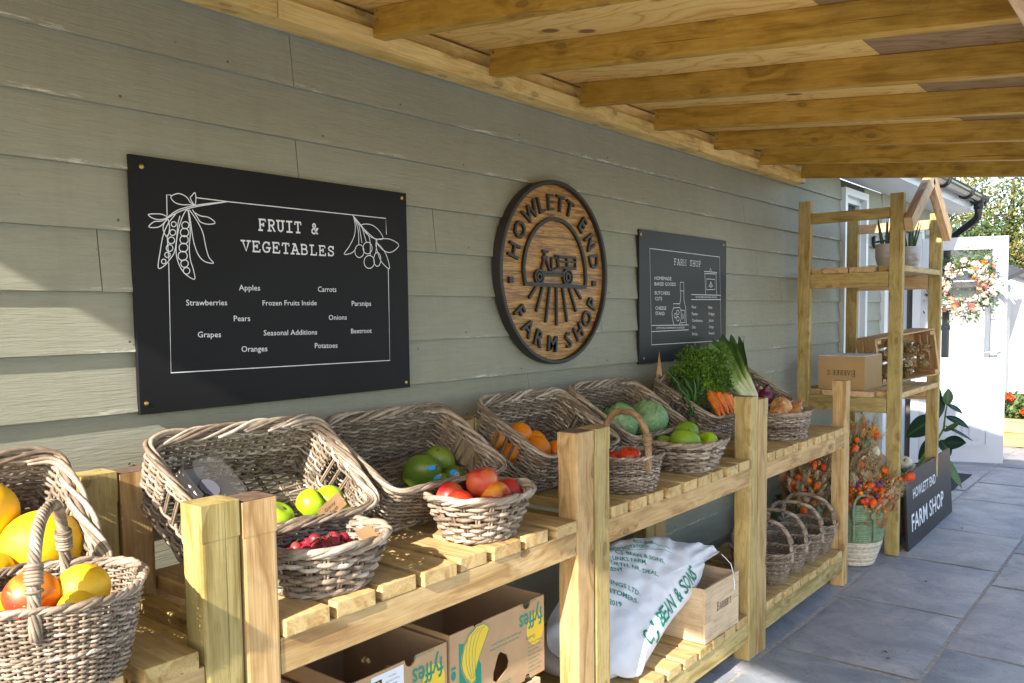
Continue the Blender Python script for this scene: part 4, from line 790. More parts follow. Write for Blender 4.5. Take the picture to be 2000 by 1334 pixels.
stand('timber display stand carrying the cabbages with a potato sack below', 2.028, 3.212, .08, .075, 1.066, (0, 0), (W_POST, W_POST), nsl=9, lo=9, seed=3)
stand('timber display stand farthest along, with empty shopping baskets on its lower shelf', 3.217, 4.378, .095, .072, 1.050, (0, 0), (W_RAIL, W_RAIL), nsl=11, lo=10, seed=4)
# tall open shelf unit with a little gable
TS = thing('tall_shelf', 'tall open pine shelf unit with a small gable, standing past the slatted stands', 'shelf unit', (-1.55, 5.5, 0))
ty0, ty1, txf, txb = 5.03, 5.985, -1.262, -1.85
def tpost(x, y, z): return board('post', (x, y, z / 2), (z, .045, .072), 'z', W_POST, TS, bev=.004)
tpost(txf - .036, ty0 + .0225, 2.055); tpost(txb + .036, ty0 + .0225, 2.055); tpost(txf - .036, ty1 - .0225, 2.02); tpost(txb + .036, ty1 - .0225, 2.02)
for zc_, dz in ((1.95, .06), (1.578, .085), (.858, .085)):
    for y in (ty0 + .0225, ty1 - .0225):
        board('side_rail', ((txf + txb) / 2, y, zc_), (abs(txf - txb) - .148, .04, dz), 'x', W_POST if y < 5.2 else W_PINE, TS)
for zc_ in (1.638, .918):
    n = 4
    for k in range(n):
        w_ = (abs(txf - txb) + .002) / n
        board('shelf_plank', (txb + w_ * (k + .5), (ty0 + ty1) / 2, zc_), (ty1 - ty0 - .096 if k in (0, 3) else ty1 - ty0 + .004, w_ - .006, .032), 'y', W_PINE if k < 3 else W_SLAT, TS)
ym = (ty0 + ty1) / 2
for s in (-1, 1):
    ln = .575; an = R(33)
    cx_ = (ym + s * math.cos(an) * ln / 2 * .98, 2.205 - math.sin(an) * ln / 2)
    board('gable_board', (txf - .036 + .062, cx_[0], cx_[1] - .018), (ln, .045, .085), 'y', W_PINE, TS, rot=rotm(s * -an, 0, 0))
# ---------------------------------------------------------------- woven baskets
def superell(a, b, n, K):
    """K points evenly spaced along a rounded outline of half-size a,b; outward normals"""
    t = np.linspace(0, 2 * np.pi, 2001)
    x = a * np.sign(np.cos(t)) * np.abs(np.cos(t)) ** (2 / n); y = b * np.sign(np.sin(t)) * np.abs(np.sin(t)) ** (2 / n)
    s = np.r_[0, np.cumsum(np.hypot(np.diff(x), np.diff(y)))]; q = np.linspace(0, s[-1], K + 1)[:-1]
    p = np.stack([np.interp(q, s, x), np.interp(q, s, y)], 1)
    tg = np.roll(p, -1, 0) - np.roll(p, 1, 0); tg /= np.linalg.norm(tg, axis=1, keepdims=True)
    return p, np.stack([tg[:, 1], -tg[:, 0]], 1)
def weave_wall(m, dims, h, expo, stakes, rows, rs, rw, hole=None, seg=3, rs_j=.15, tint0=.5, rng=rng, z0=0., bulge=0., strands=1):
    """dims(v) -> half sizes at height v in 0..1"""
    K = stakes * seg
    W_ = {}
    def ring(v):
        a, b = dims(v); return superell(a, b, expo, K)
    for j in range(rows):
        v = (j + .5) / rows; p, nr = ring(v)
        ph = np.pi * (np.arange(K) / seg) + np.pi * (j % 2)
        am = (rs + rw) * .86 * np.cos(ph)
        base_t = float(np.clip(rng.normal(tint0, .2), 0, 1))
        # strand pieces of varying tone along the row
        cuts = sorted(rng.choice(K, max(1, int(K / 42)), replace=False)); tt = np.zeros(K); cur = base_t
        for k in range(K):
            if k in cuts: cur = float(np.clip(rng.normal(tint0, .24), 0, 1))
            tt[k] = cur
        zj = h * v + z0 + h / rows * (.22 * np.sin(np.arange(K) * .11 + j * 1.9) + .12 * np.sin(np.arange(K) * .31 + j * 2.7)) + rng.normal(0, h / rows * .10, 1)
        q = np.c_[p + nr * (am + rng.normal(0, .0006, K))[:, None], zj]
        keep = np.ones(K, bool)
        if hole is not None: keep = ~np.array([hole(x, y, v) for x, y in p])
        rad = rw * (1 + rng.normal(0, rs_j * .5)) * (1 + .10 * np.sin(np.arange(K) * .21 + j * 2.1))
        if keep.all(): m.tube(q, rad, 5, ref=(0, 0, 1), closed=True, tint=tt, flat=1.12)
        else:
            st = [k for k in range(K) if keep[k] and not keep[k - 1]]
            for k in st:
                idx = []; i = k
                while keep[i % K] and len(idx) < K: idx.append(i % K); i += 1
                if len(idx) > 2: m.tube(q[idx], rad[idx], 5, ref=(0, 0, 1), tint=tt[idx], flat=1.12)
    vs = np.linspace(0, 1, 7); rg = [superell(*dims(v), expo, K)[0] for v in vs]
    for i in range(stakes):
        for o in ((-.5, .5) if strands == 2 else (0,)):
            k = i * seg; pts = []
            for v, pp in zip(vs, rg):
                t = pp[(k + 1) % K] - pp[k - 1]; t /= np.linalg.norm(t) + 1e-9
                pts.append((*(pp[k] + t * o * rs * 2.1), h * v + z0))
            m.tube(pts, rs, 5, ref=None, tint=float(np.clip(rng.normal(tint0 - .12, .15), 0, 1)))
def weave_base(m, a, b, expo, pitch, r, sp, z=0., tint0=.42, rng=rng):
    """flat bottom: strands along X over and under stakes along Y"""
    n = int(2 * b / pitch)
    for j in range(n):
        y = -b + pitch * (j + .5); w_ = a * max(0., 1 - abs(y / b) ** expo) ** (1 / expo)
        if w_ < .02: continue
        K = max(6, int(2 * w_ / sp * 3)); x = np.linspace(-w_, w_, K)
        zz = z + r * .95 * np.cos(np.pi * (x / sp) + np.pi * (j % 2))
        m.tube(np.c_[x, y + rng.normal(0, .0006, K), zz], r * (1 + rng.normal(0, .1)), 5, ref=(0, 0, 1), tint=float(np.clip(rng.normal(tint0, .2), 0, 1)))
    x = -int(a / sp) * sp
    while x <= a:
        l = b * max(0., 1 - abs(x / a) ** expo) ** (1 / expo)
        if l > .02:
            for o in (-.55, .55): m.tube([(x + o * r * 2, -l, z), (x + o * r * 2, 0, z), (x + o * r * 2, l, z)], r * .8, 5, tint=float(np.clip(rng.normal(tint0, .15), 0, 1)))
        x += sp
def rope_rim(m, dims, expo, z, R_, rr, n=4, pitch=.085, tint0=.55, rng=rng, flat=.75):
    """border of long overlapping canes, each one rising from inside, over the top and tucked in outside"""
    a, b = dims; F = 1200; p, nr = superell(a, b, expo, F); per = np.hypot(*np.diff(np.vstack([p, p[:1]]), axis=0).T).sum()
    tg = np.stack([-nr[:, 1], nr[:, 0]], 1); cnt = max(10, int(per / pitch * n * .95)); L_ = pitch * 1.35
    for k in range(cnt):
        u0 = (k + rng.uniform(-.25, .25)) / cnt; L2 = L_ * rng.uniform(.85, 1.2); ns = max(8, int(L2 / .011)); s_ = np.linspace(0, 1, ns); idx = (((u0 + s_ * L2 / per) % 1) * F).astype(int) % F
        ph = -2.6 + s_ * rng.uniform(5.0, 5.9) + rng.normal(0, .15); Rk = R_ * rng.uniform(.82, 1.22) * (1 + .25 * np.sin(s_ * np.pi))
        q = np.c_[p[idx] - nr[idx] * (Rk * np.cos(ph))[:, None] * -1., z + flat * Rk * np.sin(ph + .9) + rng.normal(0, .0006)]
        m.tube(q, rr * rng.uniform(.72, 1.18) * (1 - .35 * np.abs(s_ * 2 - 1) ** 6), 6, ref=(0, 0, 1), tint=float(np.clip(rng.normal(tint0, .22), 0, 1)))
    # a continuous core so that no daylight shows through
    K = 160; p2, _ = superell(a, b, expo, K); m.tube(np.c_[p2, np.full(K, z - .001)], R_ * .62, 6, ref=(0, 0, 1), closed=True, tint=max(0, tint0 - .3))
def twisted_handle(m, p0, p1, height, R_, rr, n=6, turns=7, lean=0., tint0=.6, K=90, rng=rng, dive=.05):
    """arch from p0 to p1 of twisted rods"""
    p0, p1 = np.array(p0, float), np.array(p1, float); c = (p0 + p1) / 2; ax = (p1 - p0) / 2; up = np.array([0, 0, 1.]); side = np.cross(ax, up); side /= np.linalg.norm(side)
    s = np.linspace(0, 1, K); t = np.pi * s
    path = c - ax[None] * (np.sign(np.cos(t)) * np.abs(np.cos(t)) ** .75)[:, None] + up[None] * (height * np.sin(t) ** .8)[:, None] + side[None] * (lean * np.sin(t))[:, None]
    path[:, 2] -= dive * (np.exp(-s / .04) + np.exp(-(1 - s) / .04)) * .5
    tg = np.gradient(path, axis=0); tg /= np.linalg.norm(tg, axis=1, keepdims=True)
    b = np.tile(side, (K, 1)); nn = np.cross(b, tg)
    for k in range(n):
        ph = 2 * np.pi * (turns * s + k / n)
        m.tube(path + R_ * (np.cos(ph)[:, None] * b + np.sin(ph)[:, None] * nn), rr, 5, ref=side, tint=np.clip(tint0 + rng.normal(0, .16) + .08 * np.sin(s * 20 + k), 0, 1))
    return path
def wraps(m, path, idx, R_, rr, n=6, tint0=.55, rng=rng):
    """bands bound round the foot of a handle"""
    for i in range(n):
        k = int(idx + (i * 1.1 if idx < len(path) / 2 else -i * 1.1)); k = min(max(k, 1), len(path) - 2)
        t = path[k + 1] - path[k - 1]; t /= np.linalg.norm(t); a = np.cross(t, (0, 0, 1.)); 
        if np.linalg.norm(a) < .2: a = np.cross(t, (1., 0, 0))
        a /= np.linalg.norm(a); b = np.cross(t, a); q = np.linspace(0, 2 * np.pi, 13)[:-1]
        m.tube(path[k] + R_ * (np.cos(q)[:, None] * a + np.sin(q)[:, None] * b), rr, 5, ref=t, closed=True, tint=float(np.clip(rng.normal(tint0, .15), 0, 1)))

# -- large sloping display baskets (built flat, X = along the wall, Y = to the back, Z = out of the base)
BW, BD, BH = .228, .157, .145
def make_display(seed, W_=BW, flare=.018):
    rg = np.random.default_rng(seed)
    dims = lambda v: (W_ - flare + flare * v, BD - flare + flare * v)
    hole = lambda x, y, v: abs(abs(x) - W_) < .05 and abs(y + .005) < .052 and .40 < v < .80
    m = MB(); weave_wall(m, dims, BH, 13, 44, 21, .0029, .0034, hole, rng=rg, tint0=.5, seg=4, strands=2)
    weave_base(m, W_ - flare, BD - flare, 13, .0094, .0033, .046, rng=rg, tint0=.42)
    m2 = MB(); rope_rim(m2, dims(1.), 11, BH + .004, .0098, .0047, 7, .20, rng=rg)
    rope_rim(m2, dims(0.), 11, -.002, .006, .0048, 3, .07, rng=rg, tint0=.4)
    for q in (m, m2):
        q.v = [np.c_[v[:, 0] * (1 + .045 * v[:, 1] / BD), v[:, 1:]] for v in q.v]
    return m, m2
TILT = R(37)
def disp_matrix(y, fx=-1.612, z=.835, yaw_=0., tilt=TILT):
    """front lower edge rests at (fx, z); world: local X -> +Y, local Y -> up and back to the wall"""
    base = Matrix(((0, -1, 0, 0), (1, 0, 0, 0), (0, 0, 1, 0), (0, 0, 0, 1)))      # local X->Y, local Y->-X
    return T(fx, y, z) @ rotm(0, 0, yaw_) @ base @ rotm(tilt, 0, 0) @ T(0, BD - .018, .006)
DB = []
db_spec = [(.475, 'grey wicker display basket of yellow melons at the left edge', .0), (1.133, 'empty-looking grey wicker display basket with two bright green apples in its front corner', .0), (1.64, 'grey wicker display basket of green mangoes with blue stickers', .0), (2.272, 'grey wicker display basket of oranges between the two post pairs', .0), (2.79, 'grey wicker display basket holding two cabbages', .0), (3.445, 'grey wicker display basket with the carrots and spring onions', .0), (3.90, 'grey wicker display basket with leeks and red onions', .0)]
var = []
for i, (y, lb, yw) in enumerate(db_spec):
    M = disp_matrix(y, fx=[-1.625, -1.622, -1.63, -1.63, -1.638, -1.626, -1.626][i], z=.833, yaw_=[0, .03, 0, .01, .03, .015, -.01][i], tilt=R([37, 37, 31, 31, 33, 29.5, 30][i]))
    if i < 2:
        t_ = thing('display_basket', lb, 'basket', rot=M, group='sloping wicker display baskets')
        a_, b_ = make_display(11 + i)
        a_.build('woven_body', WICKER, t_, world=M, local=True, smooth=True); b_.build('braided_rim', WICKER, t_, world=M, local=True, smooth=True)
    else: t_ = dup(DB[i % 2], M, lb)
    DB.append(t_)
def DBP(i, x, y, z):
    """point inside display basket i, from its own axes"""
    return WM[DB[i]] @ Vector((x, y, z))

# -- round bowls of thick rattan
def make_bowl(seed, a0, b0, a1, b1, h, stakes=22, rows=9, rw=.0048):
    rg = np.random.default_rng(seed); dims = lambda v: (a0 + (a1 - a0) * v ** .9, b0 + (b1 - b0) * v ** .9)
    m = MB(); weave_wall(m, dims, h, 2.3, stakes, rows, .0034, rw, rng=rg, seg=4, tint0=.58, strands=2); weave_base(m, a0, b0, 2.2, .011, .0045, .03, rng=rg)
    m2 = MB(); rope_rim(m2, (a1, b1), 2.3, h + .003, .0095, .0062, 5, .125, rng=rg, tint0=.66); rope_rim(m2, (a0 + .002, b0 + .002), 2.3, .002, .006, .005, 3, .06, rng=rg, tint0=.6)
    return m, m2
ZS = .822                                                   # top of the upper slats
BOWL = {}
for key, lb, (x, y), a0, b0, a1, b1, h, seed, st in (
    ('grape', 'pale round wicker basket holding red grapes, nearest the sawn posts', (-1.452, 1.125), .085, .096, .128, .136, .100, 31, 22),
    ('apple', 'round wicker basket piled with red apples', (-1.447, 1.640), .080, .088, .126, .138, .110, 32, 22),
    ('bramley', 'round wicker basket of large green cooking apples', (-1.445, 2.825), .085, .098, .125, .155, .100, 33, 24),
    ('onion', 'round wicker basket of brown onions on the farthest stand', (-1.465, 3.790), .100, .115, .118, .142, .112, 34, 24)):
    t_ = thing('round_basket', lb, 'basket', (x, y, ZS), group='round wicker baskets of produce')
    a_, b_ = make_bowl(seed, a0, b0, a1, b1, h, st, 11 if key != 'onion' else 13, .0046 if key != 'onion' else .004)
    a_.build('woven_body', WICKER, t_, world=WM[t_], local=True, smooth=True); b_.build('braided_rim', WICKER, t_, world=WM[t_], local=True, smooth=True)
    BOWL[key] = t_

# -- handled willow baskets
def make_trug(seed, a0, b0, a1, b1, h, stakes, rows, hh, axis, fine=.0028, lean=0., hb=.0085, matd=WICKER_D):
    rg = np.random.default_rng(seed); dims = lambda v: (a0 + (a1 - a0) * v ** .8, b0 + (b1 - b0) * v ** .8)
    m = MB(); weave_wall(m, dims, h, 2.5, stakes, rows, .0026, fine, rng=rg, seg=3, tint0=.52); weave_base(m, a0, b0, 2.5, .008, .003, .022, rng=rg)
    m2 = MB(); rope_rim(m2, (a1, b1), 2.5, h + .003, .0072, .0042, 4, .055, rng=rg, tint0=.5); rope_rim(m2, (a0 + (a1 - a0) * .45, b0 + (b1 - b0) * .45), 2.5, h * .45, .0042, .003, 3, .035, rng=rg, tint0=.5)
    m3 = MB()
    if axis == 'x': p0, p1 = (-a1, 0, h - .005), (a1, 0, h - .005)
    else: p0, p1 = (0, -b1, h - .005), (0, b1, h - .005)
    pa = twisted_handle(m3, p0, p1, hh, hb, hb * .55, 7, 6, lean, rng=rg, tint0=.55, dive=.07)
    wraps(m3, pa, 7, hb * 1.75, .003, 7, rng=rg); wraps(m3, pa, len(pa) - 8, hb * 1.75, .003, 7, rng=rg)
    return m, m2, m3
def trug(label, x, y, z, rz, args, mats=(WICKER, WICKER, WICKER), group=None):
    M = T(x, y, z) @ rotm(0, 0, rz); t_ = thing('handled_basket', label, 'basket', rot=M, group=group)
    a_, b_, c_ = make_trug(*args)
    a_.build('woven_body', mats[0], t_, world=M, local=True, smooth=True); b_.build('braided_rim', mats[1], t_, world=M, local=True, smooth=True); c_.build('handle', mats[2], t_, world=M, local=True, smooth=True)
    return t_
TRUG_F = trug('oval willow basket with an arched handle holding a red apple and yellow fruit', -1.43, .56, ZS, R(-32), (41, .100, .104, .130, .134, .142, 52, 33, .138, 'x', .0022, 0., .0066))
TRUG_T = trug('small willow basket with a brown handle holding tomatoes', -1.437, 2.365, ZS, R(-14), (42, .082, .092, .104, .116, .112, 34, 20, .150, 'x', .0026, .0, .0075), (WICKER_D, WICKER_D, WICKER_B))
SG = 'empty willow shopping baskets on the lower shelf'
sh0 = trug('empty willow shopping basket, nearest of the row on the low shelf', -1.475, 3.60, .194, R(4), (43, .098, .072, .135, .098, .135, 44, 28, .150, 'x', .0022, .02, .0062), (WICKER_D,) * 3, SG)
for (x, y, rz, lb) in ((-1.478, 3.805, R(-3), 'empty willow shopping basket, second along the row on the low shelf'), (-1.482, 4.01, R(5), 'empty willow shopping basket, third along the row on the low shelf'), (-1.485, 4.215, R(-2), 'empty willow shopping basket beside the end post, last of the row')):
    dup(sh0, T(x, y, .194) @ rotm(0, 0, rz), lb)
# ---------------------------------------------------------------- fruit and vegetables
def apple_mesh(name, mat, R_=.04, sq=.9, seed=0, stem=True, lob=.03, dim=.30):
    rg = random.Random(seed); ph = np.linspace(0, np.pi, 22)
    rr = R_ * np.sin(ph) ** .82 * (1 + .06 * np.cos(ph)); z = R_ * sq * np.cos(ph) - R_ * dim * np.exp(-(ph / .36) ** 2) + R_ * dim * .7 * np.exp(-((np.pi - ph) / .32) ** 2)
    m = MB()
    def fn(v, a):
        k = 1 + lob * np.cos(5 * a[None, :] + seed) * (np.clip(-v[..., 2] / R_, 0, 1) ** 1.5) + .02 * np.cos(2 * a[None, :] + seed * 2)
        v[..., 0] *= k; v[..., 1] *= k; return v
    m.lathe(np.c_[rr, z], 28, fn=fn); return m
FR = {}
def fruit_thing(kind, mb, mat, label, cat, M, group, stem=None):
    t_ = mb.build(kind, mat, world=M, local=True, smooth=True); tag(t_, label, cat, group)
    return t_
def stalk(par, M, pts, r, mat, name='stalk'):
    m = MB(); m.tube(pts, r, 6); m.build(name, mat, par, world=M, local=True, smooth=True)
def apple(kind, mat, p, R_, rx, ry, label, group, seed, sq=.9, cat='apple', st=True, dim=.3):
    M = T(*p) @ rotm(rx, ry, seed * 1.7)
    m = apple_mesh(kind, mat, R_, sq, seed, dim=dim); o = fruit_thing(kind, m, mat, label, cat, M, group)
    if st: stalk(o, M, [(0, 0, R_ * (sq - dim) - .003), (.001, .001, R_ * (sq - .08)), (.004, .002, R_ * (sq + .10))], [.0014, .0012, .0017], STEMB)
    else:
        b = MB(); b.lathe([(0, -.002), (R_ * .1, -.001), (R_ * .13, .002), (R_ * .05, .0025), (0, .001)], 10, M=T(0, 0, R_ * (sq - dim) + .001)); b.build('blossom_end', STEMB, o, world=M, local=True, smooth=True)
    return o
def ball(kind, mat, p, radii, rot, label, cat, group, seed=0, lump=.015, exp=1., seg=30, rings=20):
    M = T(*p) @ rotm(*rot); ph = np.linspace(0, np.pi, rings); m = MB()
    def fn(v, a):
        v = v * np.array(radii); n = 1 + lump * (np.sin(2 * a[None, :] + seed) * np.sin(v[..., 2] / radii[2] * 2 + seed)); v *= n[..., None]; return v
    m.lathe(np.c_[np.sin(ph) ** exp, np.cos(ph)], seg, fn=fn); return fruit_thing(kind, m, mat, label, cat, M, group), M
def sticker(par, M, dirv, radii, su, sv, mats, rot=0., lift=1.012):
    """small oval label hugging an ellipsoid"""
    d_ = Vector(dirv).normalized(); up = Vector((0, 0, 1)) if abs(d_.z) < .9 else Vector((1, 0, 0)); a = up.cross(d_).normalized(); b = d_.cross(a)
    a, b = a * math.cos(rot) + b * math.sin(rot), b * math.cos(rot) - a * math.sin(rot)
    rad = np.array(radii)
    def P(u_, v_, k=1.):
        e = np.array(d_) + np.array(a) * u_ + np.array(b) * v_; e /= np.linalg.norm(e); return e * rad * lift * k
    def oval(cu, cv, ru, rv, k, mat):
        t = np.linspace(0, 2 * np.pi, 19)[:-1]; v = [P(cu, cv, k)] + [P(cu + .5 * ru * math.cos(q), cv + .5 * rv * math.sin(q), k) for q in t] + [P(cu + ru * math.cos(q), cv + rv * math.sin(q), k) for q in t]; n = 18
        m.add(v, [(0, 1 + i, 1 + (i + 1) % n) for i in range(n)] + [(1 + i, 1 + n + i, 1 + n + (i + 1) % n, 1 + (i + 1) % n) for i in range(n)], .5, mat)
    m = MB(); oval(0, 0, su, sv, 1., 0); oval(su * .42, 0, su * .45, sv * .72, 1.003, 1); oval(-su * .45, 0, su * .36, sv * .5, 1.004, 2); oval(-su * .45, 0, su * .2, sv * .3, 1.006, 3)
    m.build('sticker', mats, par, world=M, local=True, smooth=True)

# yellow melons in the first display basket
for i, (p, rad, rot, lb) in enumerate((((.166, -.023, .085), (.070, .070, .080), (1.1, .35, .2), 'large yellow melon, biggest one beside the basket handle'), ((.095, .085, .085), (.062, .062, .072), (1.3, -.3, 1.2), 'yellow melon cut by the left edge, higher one'), ((.055, -.055, .070), (.050, .050, .058), (1.2, .2, 2.2), 'yellow melon cut by the left edge, lower small one'))):
    M = WM[DB[0]] @ T(*p); q = M.to_translation()
    o, Mo = ball('yellow_melon', F_MELON, q, rad, rot, lb, 'melon', 'yellow melons in the wicker basket', i, .01)
# fruit in the handled basket
zf = ZS + .10
apple('red_apple', F_APPLE2, (-1.40, .520, zf + .043), .044, 1.25, -.35, 'glossy red and yellow apple under the basket handle at the left', 'apples in the handled basket', 3)
for i, (p, r_, lb) in enumerate((((-1.385, .590, zf + .042), .043, 'larger yellow grapefruit in the handled basket'), ((-1.352, .566, zf + .020), .033, 'yellow grapefruit low behind the basket rim, in front of the larger one'), ((-1.425, .475, zf + .02), .038, 'yellow grapefruit at the far left end of the handled basket'))):
    ball('yellow_grapefruit', F_CITRUS, p, (r_, r_, r_ * .93), (.5 + i, .3, 0), lb, 'grapefruit', 'yellow citrus in the handled basket', i, .01)
# two green apples, one more half hidden
def inb(i, x, y, z): return tuple(DBP(i, x, y, z))
for i, (p, lb) in enumerate((((.141, -.033, .045), 'bright green apple left of the brown card tag'), ((.195, -.036, .047), 'bright green apple right of the brown card tag, blossom end showing'), ((.205, -.073, .036), 'bright green apple mostly hidden by the basket rim'), ((.039, -.042, .036), 'bright green apple peeping out between the post and the grape basket'))):
    apple('green_apple', F_GREEN, inb(1, *p), .0395, *((.9, .5), (1.0, .75), (.6, .2), (.3, .5))[i], lb, 'bright green apples', 5 + i, st=False, dim=.2)
tg = thing('card_tag', 'brown kraft card tag with handwriting between the green apples', 'tag', inb(1, .15, -.08, .075))
M = T(*inb(1, .158, -.082, .078)) @ rotm(0, 0, R(84)) @ rotm(R(76), 0, 0) @ rotm(0, 0, R(30))
m = MB(); m.box((0, .0, 0), (.078, .040, .0012)); m.build('card', KRAFT, tg, world=M, local=True)
m = MB()
for k, s in enumerate(('Granny', 'Smith')):
    v, f = text_mesh(s, .036 if k == 0 else .026, .0085, 0); v = v + np.array([-.022 + .012 * k, .002 - .014 * k, .0009]); v[:, 0] += v[:, 1] * .25; m.add(v, f)
m.build('handwriting', PRINTK, tg, world=M, local=True)
# clamshell punnet of dark fruit
PM = WM[DB[1]] @ T(-.10, .055, .010) @ rotm(0, 0, R(6))
pu = thing('plastic_punnet', 'clear plastic punnet with dark berries lying in the empty-looking basket', 'punnet', rot=PM)
def shell(z0, z1, a0, b0, a1, b1, name):
    m = MB(); n = 9; rows = [superell(a0 + (a1 - a0) * t, b0 + (b1 - b0) * t, 5, 40)[0] for t in np.linspace(0, 1, n)]
    P = np.array([[(*rows[i][k % 40], z0 + (z1 - z0) * i / (n - 1)) for k in range(41)] for i in range(n)]); m.quadpatch(P)
    m.add(P[0 if z0 < z1 else 0][:40], [tuple(range(40))]); m.build(name, CLAMSHELL, pu, world=PM, local=True, smooth=False)
shell(.0, .055, .052, .066, .062, .078, 'tray'); shell(.095, .057, .054, .068, .062, .078, 'lid')
m = MB()
for x, y, z in [(a, b, .014) for a in (-.03, 0, .03) for b in (-.045, -.015, .015, .045)] + [(a, b, .036) for a in (-.02, .015) for b in (-.035, .0, .03)]:
    ph = np.linspace(0, np.pi, 9); m.lathe(np.c_[.0145 * np.sin(ph), .0145 * np.cos(ph)], 12, M=T(x + random.uniform(-.003, .003), y, z))
m.build('berries', plain('blue_black_berry', (.022, .022, .05), .45), pu, world=PM, local=True, smooth=True)
m = MB(); t = np.linspace(0, 2 * np.pi, 25)[:-1]; m.add([(-.030 + .022 * math.cos(q), -.02 + .026 * math.sin(q), .0968) for q in t], [tuple(range(24))]); m.build('label', plain('grey_lilac_label', (.13, .13, .17), .6), pu, world=PM, local=True)
# mangoes
MST = [PRINTBLUE, PRINTBLUE, PRINTY, PRINTRED]
for i, (p, rad, rot, lb, sd) in enumerate((((.041, -.014, .060), (.051, .049, .064), (.3, 1.15, .5), 'green mango with an oval blue sticker facing right, left of the pile', (.95, .2, .45)), ((.132, .006, .062), (.048, .046, .057), (.6, .3, .3), 'green mango without a sticker, topmost at the back of the pile', None), ((.132, -.069, .052), (.045, .043, .058), (1.3, .9, .2), 'green mango with a blue and white sticker, right of the pile', (.2, -.9, .6)), ((.063, -.066, .044), (.042, .040, .052), (1.2, .2, 1.3), 'green mango low behind the basket rim with a sticker on top', (.2, -.2, .95)))):
    q = inb(2, *p); o, Mo = ball('green_mango', F_MANGO, q, rad, rot, lb, 'mango', 'green mangoes in the wicker basket', i, .03)
    if sd:
        want = {0: Vector((.82, -.36, .44)), 2: Vector((.62, -.42, .66)), 3: Vector((.45, -.38, .80))}[i]
        sticker(o, Mo, Mo.to_3x3().inverted() @ want, rad, .36, .24, MST, rot=(.9, -.5, .2, .15)[i])
    mm = MB(); mm.lathe([(0, .003), (.004, .002), (.005, -.002)], 10, M=T(0, 0, rad[2])); mm.build('stem_scar', STEMB, o, world=Mo, local=True, smooth=True)
# oranges
for i, (p, r_, lb) in enumerate((((-.047, .065, .057), .045, 'largest orange, on top at the middle of the basket'), ((-.040, -.020, .057), .044, 'orange at the front, below and right of the largest one'), ((-.006, .020, .052), .040, 'orange behind the front one, nearer the right-hand side of the basket'), ((.036, -.049, .056), .038, 'orange half hidden by the thick post'), ((-.165, .066, .052), .037, 'orange seen through the upper handle hole of the basket side'), ((-.170, -.010, .052), .036, 'orange seen through the lower handle hole of the basket side'), ((-.074, -.070, .046), .036, 'orange lowest at the front, just over the basket rim'))):
    o, Mo = ball('orange', F_ORANGE, inb(3, *p), (r_, r_, r_ * .96), (i * .8, .4 + i, 0), lb, 'orange', 'oranges in the wicker basket', i, .006)
# grapes
gb = thing('grape_bunch', 'bunch of red grapes in the pale round basket', 'grapes', (-1.45, 1.14, ZS + .05))
rg = np.random.default_rng(5); pts = []
while len(pts) < 46:
    p = np.array([rg.normal(0, .034), rg.normal(0, .045), rg.uniform(.004, .054)])
    if np.hypot(p[0], p[1]) > .09 or (p[2] > .038 and np.hypot(p[0], p[1]) > .045): continue
    if all(np.linalg.norm(p - q) > .0205 for q in pts): pts.append(p)
    elif rg.random() < .002: pts.append(p)
g0 = None
for p in pts:
    r_ = rg.uniform(.0118, .0142); Mg = T(-1.45 + p[0], 1.120 + p[1], ZS + .046 + p[2]) @ rotm(*rg.uniform(0, 3, 3))
    if g0 is None:
        ph = np.linspace(0, np.pi, 12); m = MB(); m.lathe(np.c_[.013 * np.sin(ph), .0148 * np.cos(ph)], 16); g0 = m.build('grape', F_GRAPE, gb, world=Mg, local=True, smooth=True)
    else:
        o = g0.copy(); C.objects.link(o); place(o, Mg, gb)
m = MB()
for k in range(14):
    a = rg.uniform(0, 6.28); s = np.array([-1.45 + rg.normal(0, .012), 1.120 + rg.normal(0, .015), ZS + .096]); m.tube([s, s + np.array([math.cos(a) * .018, math.sin(a) * .018, .008]), s + np.array([math.cos(a) * .034, math.sin(a) * .034, -.002])], .0011, 5)
m.build('stem', STEMB, gb, smooth=True)
m = MB(); m.box((0, 0, 0), (.06, .05, .001)); Mk = T(-1.405, 1.225, ZS + .088) @ rotm(R(10), R(35), R(15)); tk = m.build('paper_scrap', KRAFT, world=Mk, local=True); tag(tk, 'piece of brown card at the end of the grape basket', 'card')
# red apples
za = ZS + .106
for i, (dx, dy, dz, r_, mt, rx, ry, lb) in enumerate(((.005, .005, .032, .044, F_APPLE, .15, -.1, 'large pinkish red apple standing upright on top of the apple basket'), (.045, .012, -.005, .042, F_APPLE2, 1.2, .5, 'yellow streaked red apple at the front of the apple basket'), (.01, -.092, -.012, .040, F_APPLE2, 1.3, -.6, 'orange-yellow apple at the left end of the apple basket'), (-.05, .06, .0, .043, F_APPLE, 1.2, .2, 'dark red apple behind, at the back of the apple basket'), (.06, -.035, -.03, .038, F_APPLE, 1.0, 0., 'red apple peeping over the front rim between two yellowish ones'), (.02, .092, -.01, .040, F_APPLE, .9, .9, 'deep red apple at the right end of the apple basket'), (-.06, -.055, -.005, .040, F_APPLE, 1.0, -.3, 'red apple behind the upright one in the apple basket'))):
    apple('red_apple', mt, (-1.447 + dx, 1.645 + dy, za + dz), r_, rx, ry, lb, 'red apples in the round basket', 11 + i, sq=.95)
